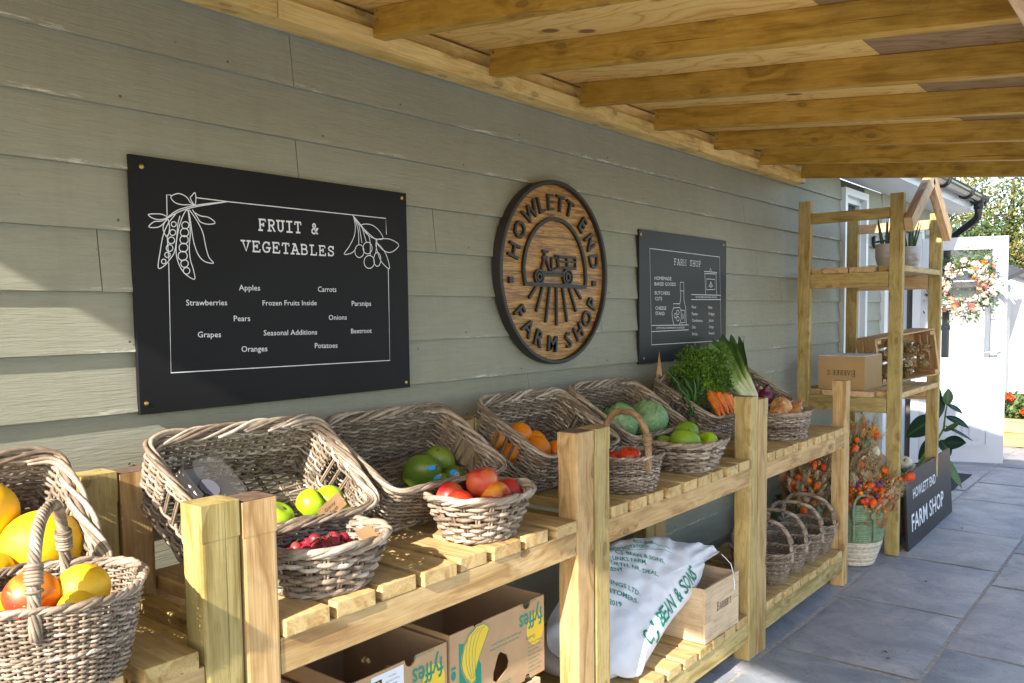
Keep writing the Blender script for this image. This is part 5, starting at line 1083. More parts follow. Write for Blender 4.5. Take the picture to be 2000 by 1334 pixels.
# bramleys
zb_ = ZS + .098
for i, (dx, dy, dz, r_, rx, ry, lb) in enumerate(((.02, -.062, .010, .056, .45, .3, 'largest green cooking apple, left in the round basket'), (-.035, .055, .018, .051, 1.2, .4, 'green cooking apple with a reddish cheek at the back of the basket'), (.045, .062, -.012, .046, .9, .1, 'yellow-green cooking apple low at the front of the basket'), (-.055, -.075, -.012, .044, .6, 0, 'green cooking apple half hidden behind the largest one'))):
    apple('cooking_apple', F_GREEN if i == 2 else F_BRAM, (-1.445 + dx, 2.825 + dy, zb_ + dz), r_, rx, ry, lb, 'green cooking apples in the round basket', 31 + i, sq=.80, dim=.26)
# tomatoes
for i, (dx, dy, dz, lb) in enumerate(((.02, -.005, .012, 'red tomato on top in the small handled basket'), (-.045, .03, -.01, 'red tomato behind the handle in the small basket'), (-.03, -.05, -.01, 'red tomato at the left of the small handled basket'))):
    p = (-1.437 + dx, 2.365 + dy, ZS + .100 + dz); o = apple('tomato', F_TOM, p, .036, .25, .1, lb, 'tomatoes in the small basket', 41 + i, sq=.78, cat='tomato', st=False, dim=.12)
# onions
def onion(kind, mat, p, r_, rot, label, group, cat):
    M = T(*p) @ rotm(*rot); ph = np.linspace(0, np.pi, 26); z = r_ * .86 * np.cos(ph) + r_ * .55 * np.exp(-(ph / .22) ** 2); rr = r_ * np.sin(ph) ** .9 + r_ * .07 * np.exp(-(ph / .3) ** 2)
    rr[0] = .003; m = MB(); m.lathe(np.c_[rr, z], 26); o = fruit_thing(kind, m, mat, label, cat, M, group)
    s = MB()
    for k in range(7):
        a = k * .9; s.tube([(0, 0, r_ * 1.2), (.006 * math.cos(a), .006 * math.sin(a), r_ * 1.55), (.016 * math.cos(a), .016 * math.sin(a), r_ * 1.75)], [.0028, .0018, .0006], 5)
    s.build('dry_neck', mat, o, world=M, local=True, smooth=True); return o
zo = ZS + .110
for i, (dx, dy, dz, r_, rot, lb) in enumerate(((-.0, .0, .024, .050, (.9, .5, 0), 'largest brown onion, on top in the middle of the onion basket'), (.02, -.088, .0, .044, (1.2, -.4, .4), 'brown onion at the left end of the onion basket'), (.03, .088, .006, .042, (-.6, .5, .2), 'brown onion at the right end of the onion basket'), (.06, .015, -.018, .042, (1.2, .2, 1.3), 'brown onion low at the front rim of the onion basket'))):
    onion('brown_onion', F_ONION, (-1.465 + dx, 3.790 + dy, zo + dz), r_, rot, lb, 'brown onions in the round basket', 'onion')
for i, (p, r_, rot, lb) in enumerate((((.172, -.038, .100), .044, (.3, .3, 0), 'dark red onion in front, right of the leeks'), ((.142, .018, .098), .037, (.5, -.5, 1), 'dark red onion tucked behind the leek stems'))):
    onion('red_onion', F_RONION, inb(6, *p), r_, rot, lb, 'red onions beside the leeks', 'onion')
# cabbages
def cabbage(p, r_, rot, label, seed):
    rg = np.random.default_rng(seed); M = T(*p) @ rotm(*rot); t_ = thing('cabbage', label, 'cabbage', rot=M, group='cabbages in the wicker basket')
    ph = np.linspace(0, np.pi, 18); m = MB(); m.lathe(np.c_[r_ * .93 * np.sin(ph), r_ * .93 * np.cos(ph)], 26, .3); m.build('heart', CABB, t_, world=M, local=True, smooth=True)
    m = MB()
    for k in range(11):
        a0 = k * 2.4 + rg.uniform(-.2, .2); el = -1.15 + (1.4 if k > 6 else .8) * rg.random() * 1. if k < 8 else -.3
        sp = rg.uniform(.85, 1.1); nn = 20
        base = Vector((math.cos(a0) * math.cos(-1.35), math.sin(a0) * math.cos(-1.35), math.sin(-1.35)))
        P = np.zeros((nn, nn, 3)); tt = np.zeros((nn, nn))
        for i in range(nn):
            for j in range(nn):
                s = i / (nn - 1); w_ = (j / (nn - 1) - .5) * 2
                lat = -1.45 + s * (1.45 + 1.15 * sp * (.85 + .2 * (k % 3))); wid = 1.05 * math.sin(math.pi * min(1, .1 + s * .80)) ** .6
                lon = a0 + w_ * wid * .85 / max(.5, math.cos(lat) + .25)
                rr = r_ * (.965 + .006 * k + .03 * s ** 4 + .05 * max(0, s - .8) * (k > 5) * 4 * (.3 + .7 * (k > 8)))
                rr += r_ * .035 * abs(w_) ** 4 * math.sin(s * 17 + k) + r_ * .012 * math.sin(w_ * 13 + k) * s + r_ * .014 * mnoise.noise((s * 6, w_ * 5, k))
                P[i, j] = (rr * math.cos(lat) * math.cos(lon), rr * math.cos(lat) * math.sin(lon), rr * math.sin(lat))
                side = abs(w_) * (1.0) ; v_ = max(0, 1 - abs(w_) / (.06 * (1.3 - s)))
                br = abs(((s * 6 - abs(w_) * 2.6) % 1) - .5); v2 = max(0, 1 - br / .12) * .9 if abs(w_) > .03 and s > .12 else 0
                tt[i, j] = .2 + .8 * max(v_, v2 * .75)
        m.quadpatch(P, tt.reshape(-1))
    m.build('outer_leaves', CABB, t_, world=M, local=True, smooth=True)
cabbage(inb(4, -.098, -.030, .112), .074, (.7, -.2, .3), 'green cabbage seen through the brown basket handle', 3)
cabbage(inb(4, .100, -.050, .108), .079, (.35, .25, 2.1), 'darker green cabbage right of the basket handle', 8)
# carrots with fronds
def dirs(i, v): return (WM[DB[i]].to_3x3() @ Vector(v)).normalized()
cb_ = thing('carrot_bunch', 'bunch of orange carrots with bushy green tops leaning on the wall', 'carrots', inb(5, .06, -.05, .10))
crown = Vector((-1.60, 3.46, 1.065)); rg = np.random.default_rng(9)
tips = []
for k in range(11):
    y = 3.285 + .0155 * k + rg.uniform(-.004, .004); lay = k % 2
    top = Vector((-1.585 - .02 * lay + rg.uniform(-.006, .006), y + .012, 1.048 + rg.uniform(-.006, .010) + .012 * lay)); tip = Vector((-1.520 - .01 * lay, y + (k - 5) * .006 + .01, .952 + rg.uniform(-.014, .012)))
    ax = (tip - top); ln = ax.length; Mq = T(*top) @ ax.to_track_quat('Z', 'Y').to_matrix().to_4x4()
    r_ = rg.uniform(.0125, .0165); s = np.linspace(0, 1, 14); pr = r_ * np.clip(1 - s ** 2.2 * .82, .03, 1) * (1 - .35 * np.exp(-(s / .05) ** 2)); pr[0] = .002; pr[-1] = .0012
    m = MB(); m.lathe(np.c_[pr * (1 + .03 * np.sin(s * 40 + k)), s * ln], 14); m.build('carrot', F_CARROT, cb_, world=Mq, local=True, smooth=True); tips.append(top)
m = MB(); f_ = MB()
def leaflet(mb, p, dr, s, tint):
    a = Vector(dr).normalized(); b = a.cross(Vector((rg.normal(), rg.normal(), rg.normal()))).normalized()
    mb.add([p, p + a * s * .5 + b * s * .28, p + a * s, p + a * s * .5 - b * s * .28], [(0, 1, 2, 3)], tint)
for k in range(74):
    t0 = tips[k % len(tips)]; sy = rg.uniform(-.115, .19); sx = rg.uniform(-.17, .03); sz = rg.uniform(.02, .205)
    end = Vector((t0.x * .3 + -1.70 * .7 + sx * .8, 3.42 + sy, 1.045 + sz)); end.x = max(end.x, -1.90)
    if k > 58: end = Vector((rg.uniform(-1.66, -1.56), 3.36 + rg.uniform(-.12, .08), 1.07 + rg.uniform(-.06, .10)))
    mid = t0.lerp(end, .45) + Vector((.02, 0, .055)); pts = [t0, t0.lerp(mid, .5) + Vector((0, 0, .01)), mid, mid.lerp(end, .5) + Vector((0, 0, .012)), end]
    m.tube(pts, [.0022, .002, .0016, .0012, .0007], 5, tint=.85)
    for s in np.linspace(.34, 1, 22):
        q = s * 4; i = min(3, int(q)); p = pts[i].lerp(pts[i + 1], q - i)
        for sd in range(2):
            dv = Vector((rg.normal(), rg.normal(), rg.normal() + .1)).normalized() * rg.uniform(.012, .036); e = p + dv
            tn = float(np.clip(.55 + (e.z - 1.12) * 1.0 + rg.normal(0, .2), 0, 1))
            for _ in range(7):
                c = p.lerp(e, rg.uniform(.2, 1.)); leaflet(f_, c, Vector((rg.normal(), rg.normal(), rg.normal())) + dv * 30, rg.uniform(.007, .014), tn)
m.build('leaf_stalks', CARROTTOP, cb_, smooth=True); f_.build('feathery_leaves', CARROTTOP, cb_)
# spring onions beside the carrots
so2 = thing('spring_onion_bunch', 'bunch of thin dark green spring onion leaves left of the carrots', 'spring onions', inb(5, -.05, -.06, .08)); m = MB()
for k in range(26):
    b_ = Vector((-1.64 + rg.normal(0, .014), 3.255 + rg.normal(0, .028), 1.005 + rg.normal(0, .012))); a = rg.normal(0, .5)
    up = k % 3 != 0; e = b_ + (Vector((-.03 + rg.normal(0, .03), a * .09 - .02, rg.uniform(.07, .155))) if up else Vector((rg.uniform(-.03, .03), -.02 + a * .06, rg.uniform(-.07, -.02))))
    md = b_.lerp(e, .5) + Vector((.012, 0, .012)); m.tube([b_, b_.lerp(md, .5), md, md.lerp(e, .5), e], [.004, .0048, .0046, .0036, .0012], 6, tint=float(np.clip(rg.normal(.45, .25), 0, 1)))
m.build('leaves', SPRING, so2, smooth=True)
dl = MB(); dl.add([(-1.82, 3.255, 1.12), (-1.80, 3.275, 1.125), (-1.815, 3.285, 1.19), (-1.83, 3.30, 1.235)], [(0, 1, 2), (0, 2, 3)]); tag(dl.build('dry_leaf', KRAFT), 'dry brown leaf tip sticking up behind the carrot basket', 'leaf')
# leeks
def leek(i, base, top, r_, fan, label, seed):
    rg = np.random.default_rng(seed); b_, t_ = Vector(base), Vector(top); ax = t_ - b_; ln = ax.length; M = T(*b_) @ ax.to_track_quat('Z', 'Y').to_matrix().to_4x4()
    lk = thing('leek', label, 'leek', rot=M, group='leeks leaning on the wall'); m = MB(); s = np.linspace(0, 1, 12)
    m.lathe(np.c_[np.where(s < .04, r_ * .6, r_ * (1 - .08 * np.sin(s * 3))), s * ln * .50], 14, tint=np.repeat(s ** 1.5 * .34, 14)); m.build('shank', LEEK, lk, world=M, local=True, smooth=True)
    m = MB()
    for k in range(6):
        sgn = 1 if k % 2 else -1; sp = fan * (k // 2 + .35) / 2.5; n, w_n = 14, 5; P = np.zeros((n, w_n, 3)); tt = np.zeros((n, w_n)); L_ = ln * rg.uniform(.82, 1.06)
        for a in range(n):
            f = a / (n - 1); z0_ = ln * (.34 + .07 * (k // 2)); zz = z0_ + f * (L_ - z0_); wd = r_ * (1.25 + .85 * math.sin(f * 2.2)) * (1 if f < .97 else .75); off = sgn * (r_ * .45 + sp * f ** 1.6) + .006 * math.sin(f * 5 + k)
            for c in range(w_n):
                q = (c / (w_n - 1) - .5) * 2; P[a, c] = (off + sgn * (1 - q * q) * r_ * .5 * (1 - .6 * f), q * wd + .008 * math.sin(k * 2.3) * f, zz + (.012 * q if f > .95 else 0)); tt[a, c] = np.clip(.22 + f * .33 + .05 * (k % 3) + .05 * q, 0, 1)
        m.quadpatch(P, tt.reshape(-1))
    m.build('leaf_blades', LEEK, lk, world=M, local=True, smooth=True)
for i, (b_, t_, r_, fan, lb) in enumerate((((-1.585, 3.735, .980), (-1.79, 3.75, 1.215), .0185, .035, 'leek second from the carrot tops, in front'), ((-1.595, 3.775, .985), (-1.80, 3.88, 1.235), .019, .045, 'thick leek in the middle of the bundle'), ((-1.605, 3.825, .990), (-1.81, 4.02, 1.258), .0195, .05, 'tallest leek, upright, nearest the red onions'), ((-1.575, 3.695, .985), (-1.77, 3.655, 1.185), .016, .03, 'thinnest leek, leaning lowest towards the carrot tops'), ((-1.66, 3.85, 1.00), (-1.87, 3.96, 1.24), .017, .05, 'leek at the back, against the wall'))):
    leek(i, b_, t_, r_, fan, lb, 60 + i)
# ---------------------------------------------------------------- boxes, crates and the sack under the stands
def face_text(mb, body, M, cx, cz, width, cap, rot180=False, bold=0., lift=.0008, slab=False, space=1., rz=0.):
    """lettering on a face: M maps (x right, z up) of the face at depth 0 to world"""
    v, f = text_mesh(body, width, cap, bold, space=space); v = v.copy(); v[:, 0] -= v[:, 0].max() / 2; v[:, 1] -= cap / 2
    if rot180: v[:, :2] *= -1
    c_, s_ = math.cos(rz), math.sin(rz); x = v[:, 0] * c_ - v[:, 1] * s_; y = v[:, 0] * s_ + v[:, 1] * c_
    P = np.stack([x + cx, np.full(len(v), -lift), y + cz], 1); m = np.array(M); mb.add(P @ m[:3, :3].T + m[:3, 3], f)
def face_poly(mb, pts, M, lift=.0005, tint=.5, mat=0):
    p = np.asarray(pts, float); P = np.stack([p[:, 0], np.full(len(p), -lift), p[:, 1]], 1); m = np.array(M); mb.add(P @ m[:3, :3].T + m[:3, 3], [tuple(range(len(p)))], tint, mat)
def face_line(mb, pts, w_, M, lift=.0007, mat=0):
    p = np.asarray(pts, float); q = MB(); q.ribbon(p, w_, 0.); v = q.v[0]; P = np.stack([v[:, 1], np.full(len(v), -lift), v[:, 2]], 1); m = np.array(M); mb.add(P @ m[:3, :3].T + m[:3, 3], [f for f in q.f], .5, mat)
FACE = Matrix(((0, -1, 0, 0), (1, 0, 0, 0), (0, 0, 1, 0), (0, 0, 0, 1)))        # face x -> +Y, face -y (outward) -> +X
def panel(bm_name, outline, holes, M, th, mat, par):
    """flat board with cut-outs: outline and holes in face coordinates, extruded back by th"""
    cu = bpy.data.curves.new(bm_name, 'CURVE'); cu.dimensions = '2D'; cu.fill_mode = 'BOTH'; cu.extrude = th / 2
    for lp in [outline] + holes:
        sp = cu.splines.new('POLY'); sp.points.add(len(lp) - 1); sp.use_cyclic_u = True
        for q, p in zip(lp, sp.points): p.co = (q[0], q[1], 0, 1)
    o = bpy.data.objects.new(bm_name, cu); C.objects.link(o)
    me = bpy.data.meshes.new_from_object(o.evaluated_get(bpy.context.evaluated_depsgraph_get())); bpy.data.objects.remove(o); bpy.data.curves.remove(cu)
    Rr = Matrix(((1, 0, 0, 0), (0, 0, 1, th / 2), (0, 1, 0, 0), (0, 0, 0, 1))); me.transform(M @ Rr); me.name = bm_name
    me.materials.clear(); me.materials.append(mat)
    w = WM[par]; me.transform(w.inverted()); o = bpy.data.objects.new(bm_name, me); C.objects.link(o); place(o, w, par); return o
def notch(cx, z, r_, n=9): return [(cx - r_ * math.cos(t) * 1.0, z - r_ * 1.1 * math.sin(t) if True else 0) for t in np.linspace(0, np.pi, n)]
def banana_box(label, x, y0, y1, z0, z1, depth, art):
    w_, h = y1 - y0, z1 - z0; Bx = thing('banana_box', label, 'box', (x - depth / 2, (y0 + y1) / 2, z0), group='cardboard banana boxes under the stand')
    M = T(x, y0, z0) @ FACE; r_ = .019
    top = [(0, h)] + [(w_ * .28 - r_, h)] + notch(w_ * .28, h, r_)[1:-1] + [(w_ * .28 + r_, h), (w_ * .80 - r_, h)] + notch(w_ * .80, h, r_)[1:-1] + [(w_ * .80 + r_, h), (w_, h)]
    if art != 'full': top = [(0, h), (w_ * .60 - r_, h)] + notch(w_ * .60, h, r_)[1:-1] + [(w_ * .60 + r_, h), (w_, h)]
    hole = [[(w_ * a, h * b) for a, b in ((.42, .22), (.425, .31), (.475, .50), (.50, .53), (.575, .45), (.595, .35), (.58, .28), (.46, .17))]] if art == 'full' else []
    bot = [(w_, 0), (w_ * .80 + .014, 0)] + [(w_ * .80 + .014 * math.cos(t), .016 * math.sin(t)) for t in np.linspace(0.2, np.pi - .2, 7)] + [(w_ * .80 - .014, 0), (0, 0)] if art == 'full' else [(w_, 0), (0, 0)]
    panel('front_panel', top + bot, hole, M, .004, CARD, Bx)
    r2 = [(0, h), (w_ * .33 - r_, h)] + notch(w_ * .33, h, r_)[1:-1] + [(w_ * .33 + r_, h), (w_ * .72 - r_, h)] + notch(w_ * .72, h, r_)[1:-1] + [(w_ * .72 + r_, h), (w_, h), (w_, 0), (0, 0)]
    panel('back_panel', r2, [], T(x - depth, y0, z0) @ FACE, .004, CARD, Bx)
    for yy_ in (y0 + .002, y1 - .002):
        m = MB(); m.box((x - depth / 2 - .002, yy_, z0 + h / 2), (depth - .004, .004, h)); m.build('side_panel', CARD, Bx)
    m = MB(); m.box((x - depth / 2 - .002, (y0 + y1) / 2, z0 + .005), (depth - .005, w_ - .009, .004)); m.build('base_panel', CARD, Bx)
    if art is None: return Bx
    M = T(x, y0, z1 - .224) @ FACE; h = .224
    yel = MB(); grn = MB(); blk = MB()
    sx = w_ - .062 if art == 'full' else w_ - .068; k = 1.0
    t = np.linspace(0, 2 * np.pi, 33)[:-1]; face_poly(yel, [(sx + .02 + .040 * math.cos(q), h * .66 - .01 + .046 * math.sin(q)) for q in t], M, .0005)
    face_text(grn, 'fyffes', M, sx, h * .745, .105, .052, True, .012, .0011)
    face_text(grn, 'enjoy the taste', M, sx - .012, h * .745 + .052, .07, .0065, True)
    if art == 'full':
        face_text(grn, 'Quality', M, sx - .002, h * .745 - .050, .042, .011, True)
        for q, tx in enumerate(('Produce of Costa Rica', 'Produit de Costa Rica', 'Keep cool and dry', 'Handle with care', 'Grown and packed for', 'the banana growers', 'Store at 13 degrees', 'Recycle this box')): face_text(grn, tx, M, w_ - .045 - .004 * (q % 3), h * .45 - .0115 * q, .062 - .006 * (q % 3), .0055, True)
        for q, tx in enumerate(('Product of Costa Rica', 'Produit de Costa Rica')): face_text(grn, tx, M, w_ * .545 + .008 * q, h * .60 + .012 * q, .125, .006, True)
        face_poly(grn, [(w_ * .085, .0), (w_ * .30, .0), (w_ * .30, h * .50), (w_ * .20, h * .80), (w_ * .085, h * .86)], M, .0004)
        hand = np.array([(.115, .70), (.14, .82), (.19, .93), (.26, .985), (.33, .98), (.36, .95), (.385, .90), (.36, .82), (.33, .74), (.30, .66), (.27, .57), (.245, .47), (.24, .41), (.245, .36), (.20, .325), (.185, .36), (.15, .42), (.12, .52), (.108, .61)]) * [w_, h * .99]
        card = hand.copy(); c = card.mean(0); card = c + (card - c) * 1.07; cm = MB(); face_poly(cm, card, M, .0007); cm.build('print_edge', CARD, Bx)
        yb = MB(); face_poly(yb, hand, M, .0009); yb.build('banana_picture', PRINTY, Bx); face_line(grn, np.vstack([hand, hand[:1]]), .0022, M, .0012)
        for a in (.2, .4, .6, .8):
            L_ = [(.135 + .19 * a + .0, .90 - .02 * a), (.12 + .16 * a, .74), (.125 + .14 * a, .60), (.15 + .11 * a, .47), (.19 + .045 * a, .38)]; face_line(grn, smooth(np.array(L_) * [w_, h], 4), .0016, M, .0011)
            face_line(grn, np.array([(.135 + .19 * a, .90 - .02 * a), (.22 + .15 * a, .965 - .03 * a)]) * [w_, h], .0016, M, .0011)
        wh = MB(); face_text(wh, 'Bananas', M, w_ * .195, h * .205, .068, .017, True, .003, .0009); wh.build('pale_lettering', CARD, Bx)
        face_line(grn, [(w_ * .42, .005), (w_ * .42, h * .135), (w_ * .61, h * .135), (w_ * .61, .005), (w_ * .42, .005)], .0016, M)
        face_text(blk, '0827719143', M, w_ * .515, h * .085, .062, .009, True)
        face_poly(grn, [(.004, h * .59), (.021, h * .59), (.021, h * .62), (.004, h * .62)], M, .0006); face_poly(grn, [(.012 + .009 * math.cos(q), h * .52 + .012 * math.sin(q)) for q in t], M, .0006)
    else:
        st = MB(); x0_, z0_ = w_ * .20, h * .70; face_poly(st, [(x0_, z0_), (x0_ + .102, z0_), (x0_ + .102, z0_ + .060), (x0_, z0_ + .060)], M, .0006)
        face_poly(st, [(x0_ + .003, z0_ + .003), (x0_ + .033, z0_ + .003), (x0_ + .033, z0_ + .048), (x0_ + .003, z0_ + .048)], M, .0008, mat=1)
        face_poly(st, [(x0_ + .016 + .011 * math.cos(q), z0_ + .017 + .013 * math.sin(q)) for q in t], M, .0010, mat=2); face_poly(st, [(x0_ + .015 + .0035 * math.cos(q), z0_ + .015 + .0045 * math.sin(q)) for q in t], M, .0012, mat=1)
        face_poly(st, [(x0_ + .024 + .0055 * math.cos(q) - .004 * math.sin(q), z0_ + .036 + .010 * math.sin(q)) for q in t], M, .0010, mat=3)
        for q, (tx, ww) in enumerate((('Certified bananas from', .045), ('small growers', .030), ('Product of Costa Rica', .044), ('Class one', .024))): 
            v = MB(); face_text(v, tx, M, x0_ + .066, z0_ + .014 + .0105 * q, ww, .0045, True); st.add(v.v[0], v.f, .5, 1)
        st.build('paper_label', [PAPERW, PRINTK, PRINTBLUE, PRINTLIME], Bx)
    yel.build('yellow_disc', PRINTY, Bx); grn.build('green_print', PRINTG, Bx)
    if blk.n: blk.build('stamped_number', PRINTK, Bx)
    return Bx
banana_box('open cardboard banana box printed with a yellow bunch and green lettering, right of two', -1.42, 1.489, 1.885, .374, .597, .40, 'full')
banana_box('open cardboard banana box with a small white paper label on its front', -1.42, 1.165, 1.478, .194, .586, .40, 'label')
banana_box('plain cardboard box standing lowest at the left, half hidden by the posts', -1.425, .945, 1.150, .194, .545, .38, None)
def open_crate(name, label, x, y0, y1, z0, z1, depth, group=None, th=.009):
    cr = thing(name, label, 'crate', (x - depth / 2, (y0 + y1) / 2, z0), group=group); w_, h = y1 - y0, z1 - z0; zc_ = (z0 + z1) / 2; xm = x - depth / 2; ym_ = (y0 + y1) / 2
    board('front_panel', (x - th / 2, ym_, zc_), (w_, th, h), 'y', W_CRATE, cr, bev=.0008); board('back_panel', (x - depth + th / 2, ym_, zc_), (w_, th, h), 'y', W_CRATE, cr, bev=.0008)
    for y in (y0 + th / 2, y1 - th / 2): board('side_panel', (xm, y, zc_ - .0005), (depth - 2 * th - .0006, th, h - .001), 'x', W_CRATE, cr, bev=.0008)
    board('base_panel', (xm, ym_, z0 + .006), (depth - 2 * th - .001, w_ - 2 * th - .001, .008), 'x', W_CRATE, cr, bev=0)
    return cr
open_crate('wooden_crate', 'pale wooden crate underneath the right-hand banana box', -1.405, 1.50, 1.845, .194, .370, .42)
CRB = open_crate('wooden_crate', 'open pale wooden crate lettered in black beside the white sack', -1.335, 2.745, 3.035, .194, .398, .31)
SLAB["'"] = [[(.5, 1), (.45, .75)]]
def serif_word(par, M, cx, cz, width, cap, rot180=False, rz=0.):
    m = MB(); q = MB(); word = "BARBER'S"; adv = [1.15, .92, .92, .88, .82, .92, .42, .78]; x = 0; tot = sum(adv); s = width / tot
    for i, ch in enumerate(word):
        cp = cap * (1.18 if i == 0 else .88)
        for k, stt in enumerate(SLAB[ch]):
            p = np.array(stt, float); cw = adv[i] * s * .88; pts = np.stack([x + p[:, 0] * cw, cp * p[:, 1] - cap / 2], 1)
            vert = abs(p[0, 0] - p[-1, 0]) < .01 and len(p) == 2
            q.ribbon(pts, cap * (.15 if vert else .085), .00006 * k)
        x += adv[i] * s
    v = np.concatenate(q.v); a = v[:, 1] - width / 2; b = v[:, 2]
    if rot180: a, b = -a, -b
    c_, s_ = math.cos(rz), math.sin(rz); a, b = a * c_ - b * s_, a * s_ + b * c_
    P = np.stack([a + cx, -.0007 - v[:, 0], b + cz], 1); mm = np.array(M); m.add(P @ mm[:3, :3].T + mm[:3, 3], q.f); m.build('black_lettering', PRINTK, par)
serif_word(CRB, T(-1.335, 2.745, .194) @ FACE, .160, .112, .125, .027)

# potato sack
SA, SN, E1, E2 = np.array([-1.378, 2.338, .205]), np.array([.696, -.215, .685]), np.array([.296, .955, 0]), np.array([-.654, .202, .729])
OUT = np.array([(0, 0), (.059, .032), (.209, .123), (.359, .193), (.491, .267), (.553, .329), (.640, .345), (.630, .379), (.491, .423), (.407, .459), (.262, .479), (.17, .474), (.04, .437), (-.132, .331), (-.23, .258), (-.267, .203), (-.259, .13), (-.167, .068), (-.062, .02), (0, 0)])
ol = smooth(OUT, 8)[:-1]; cen = np.array([.17, .27]); nR = 26
def sack_side(sgn, thick):
    P = np.zeros((nR, len(ol) + 1, 3))
    for i in range(nR):
        rho = i / (nR - 1)
        for j in range(len(ol) + 1):
            o = ol[j % len(ol)]; p = cen + (o - cen) * rho; g_ = max(0., 1 - rho ** 2.6) ** .62
            tipf = max(0., min(1., (p[0] - .42) / .22)); h = thick * g_ * (1 - .75 * tipf)
            wr = (.010 * mnoise.noise((p[0] * 6 + p[1] * 5, p[1] * 16 - p[0] * 12, 1.7)) + .006 * mnoise.noise((p[0] * 22, p[1] * 26, 4.1))) * min(1, (1 - rho) * 5 + .25)
            ga = .012 * tipf * math.sin((p[1] - p[0] * .25) * 150) + .006 * math.sin(p[0] * 60 - p[1] * 85) * max(0, (p[1] - .36) / .1)
            ed = .007 * math.sin(j * .55) * rho ** 6
            q = SA + E1 * p[0] + E2 * p[1] + SN * (sgn * h + (wr + ga + ed) * (1 if sgn > 0 else .4)) ; q[2] = max(q[2], .1935); P[i, j] = q
    return P
m = MB(); Pf = sack_side(1, .060); m.quadpatch(Pf); Pb = sack_side(-1, .115); m.quadpatch(Pb[:, ::-1])
SK = thing('potato_sack', 'full white potato sack with green printing leaning beside the wooden crate', 'sack', tuple(SA + E1 * .17 + E2 * .2))
sk = m.build('sack_body', SACK, SK, smooth=True)
fb = MB(); fb.quadpatch(Pf); bv = BVHTree.FromPolygons([Vector(v) for v in fb.v[0]], fb.f)
def sack_text(mb, body, a, b, cap, bold=.0, right=False, width=None):
    a, b = np.array(a), np.array(b); dr = b - a; w_ = np.linalg.norm(dr); dr /= w_; up = np.array([-dr[1], dr[0]]); v, f = text_mesh(body, width if width else (None if right else w_), cap, bold)
    v = v.copy()
    if right: v[:, 0] -= v[:, 0].max()
    org = b if right else a
    P = []
    for x, y, _ in v:
        p = org + dr * x + up * y; o = SA + E1 * p[0] + E2 * p[1] + SN * .25
        h = bv.ray_cast(Vector(o), Vector(-SN)); P.append(tuple(np.array(h[0]) + SN * .0036) if h[0] is not None else tuple(o - SN * .22))
    mb.add(P, f)
ink = MB()
ink2 = MB()
for ch, k in (("C", 0), (".", 1.25), ("J", 2.0), (".", 2.85), ("B", 4.5), ("E", 5.6), ("A", 6.8), ("N", 8.1), ("&", 10.), ("S", 11.8), ("O", 13.), ("N", 14.5), ("S", 15.8)):
    t_ = k / 16.6; a = np.array([.075, .070]) * (1 - t_) + np.array([.445, .262]) * t_; dr = np.array([.88, .475]); sack_text(ink, ch, a, a + dr * (.030 if ch not in '.' else .010), .052 if ch != '.' else .06, .012)
for body, a, b, cap in (('GROWN BY C.J. BEAN & SONS,', (.129, .421), (.305, .333), .0145), ('NEW POTATOES', (.151, .430), (.281, .411), .013), ('ESTUNA', (.22, .446), (.330, .424), .015), ('SEA LINKS FARM,', (.118, .390), (.226, .345), .0145), ('NORTHWORTH, NR. DEAL,', (.106, .369), (.244, .290), .0145), ('KENT', (.084, .349), (.11, .339), .0145), ('HOLDINGS LTD.', (.057, .288), (.125, .239), .0155), ('CUSTOMERS.', (.039, .256), (.099, .215), .0155), ('2019', (.012, .226), (.028, .219), .0155)):
    sack_text(ink, body, a, b, cap * 1.22, .008, True)
ink.build('green_lettering', SACKINK, SK)
fr = MB()
def sl(pts, w_):
    q = []
    p = np.array(pts, float); p = np.vstack([np.linspace(p[i], p[i + 1], 9)[:-1] for i in range(len(p) - 1)] + [p[-1:]])
    for x, y in p:
        o = SA + E1 * x + E2 * y + SN * .25; h = bv.ray_cast(Vector(o), Vector(-SN)); q.append(np.array(h[0]) + SN * .0015 if h[0] is not None else o - SN * .2)
    fr.tube(q, w_, 4)
sl([(.15, .448), (.335, .424), (.375, .385)], .0008); sl([(.155, .428), (.33, .392), (.375, .372)], .0008); fr.build('printed_frame', SACKINK, SK)
st = MB(); st.tube([(-1.40, 3.02, .455), (-1.352, 3.0, .43), (-1.338, 2.99, .40), (-1.331, 2.985, .36), (-1.333, 2.99, .335)], .0022, 5); st.build('tie_string', PAPERW, SK)
# flatter sack beneath
m = MB(); ph = np.linspace(0, np.pi, 20)
def flat_(v, a):
    v[..., 2] = np.maximum(v[..., 2], -.8) ; n = 1 + .05 * np.sin(3 * a[None, :] + v[..., 2] * 3); v[..., :2] *= n[..., None]; return v
m.lathe(np.c_[np.sin(ph) ** .6, np.cos(ph)], 40, fn=flat_, M=T(-1.60, 2.335, .245) @ rotm(0, 0, R(20)) @ Matrix.Diagonal((.20, .19, .062, 1)))
s2 = m.build('potato_sack', SACK, smooth=True); tag(s2, 'flatter white sack lying underneath the lettered potato sack', 'sack')

# ---------------------------------------------------------------- things on the tall shelf
bx = thing('cardboard_carton', 'brown carton lettered upside down on the lower shelf of the tall unit', 'box', (-1.61, 5.27, .935))
M = Matrix.Translation((-1.745, 5.10, .935))
m = MB(); m.box((-1.61, 5.275, 1.034), (.268, .35, .197)); m.build('carton_body', plain('brown_carton', (.42, .265, .115), .75, vs=10, var=.06), bx)
m = MB(); m.box((-1.61, 5.275, 1.1345), (.264, .346, .003)); m.build('pale_lid', PAPERW, bx)
serif_word(bx, M, .134, .098, .165, .032, True)
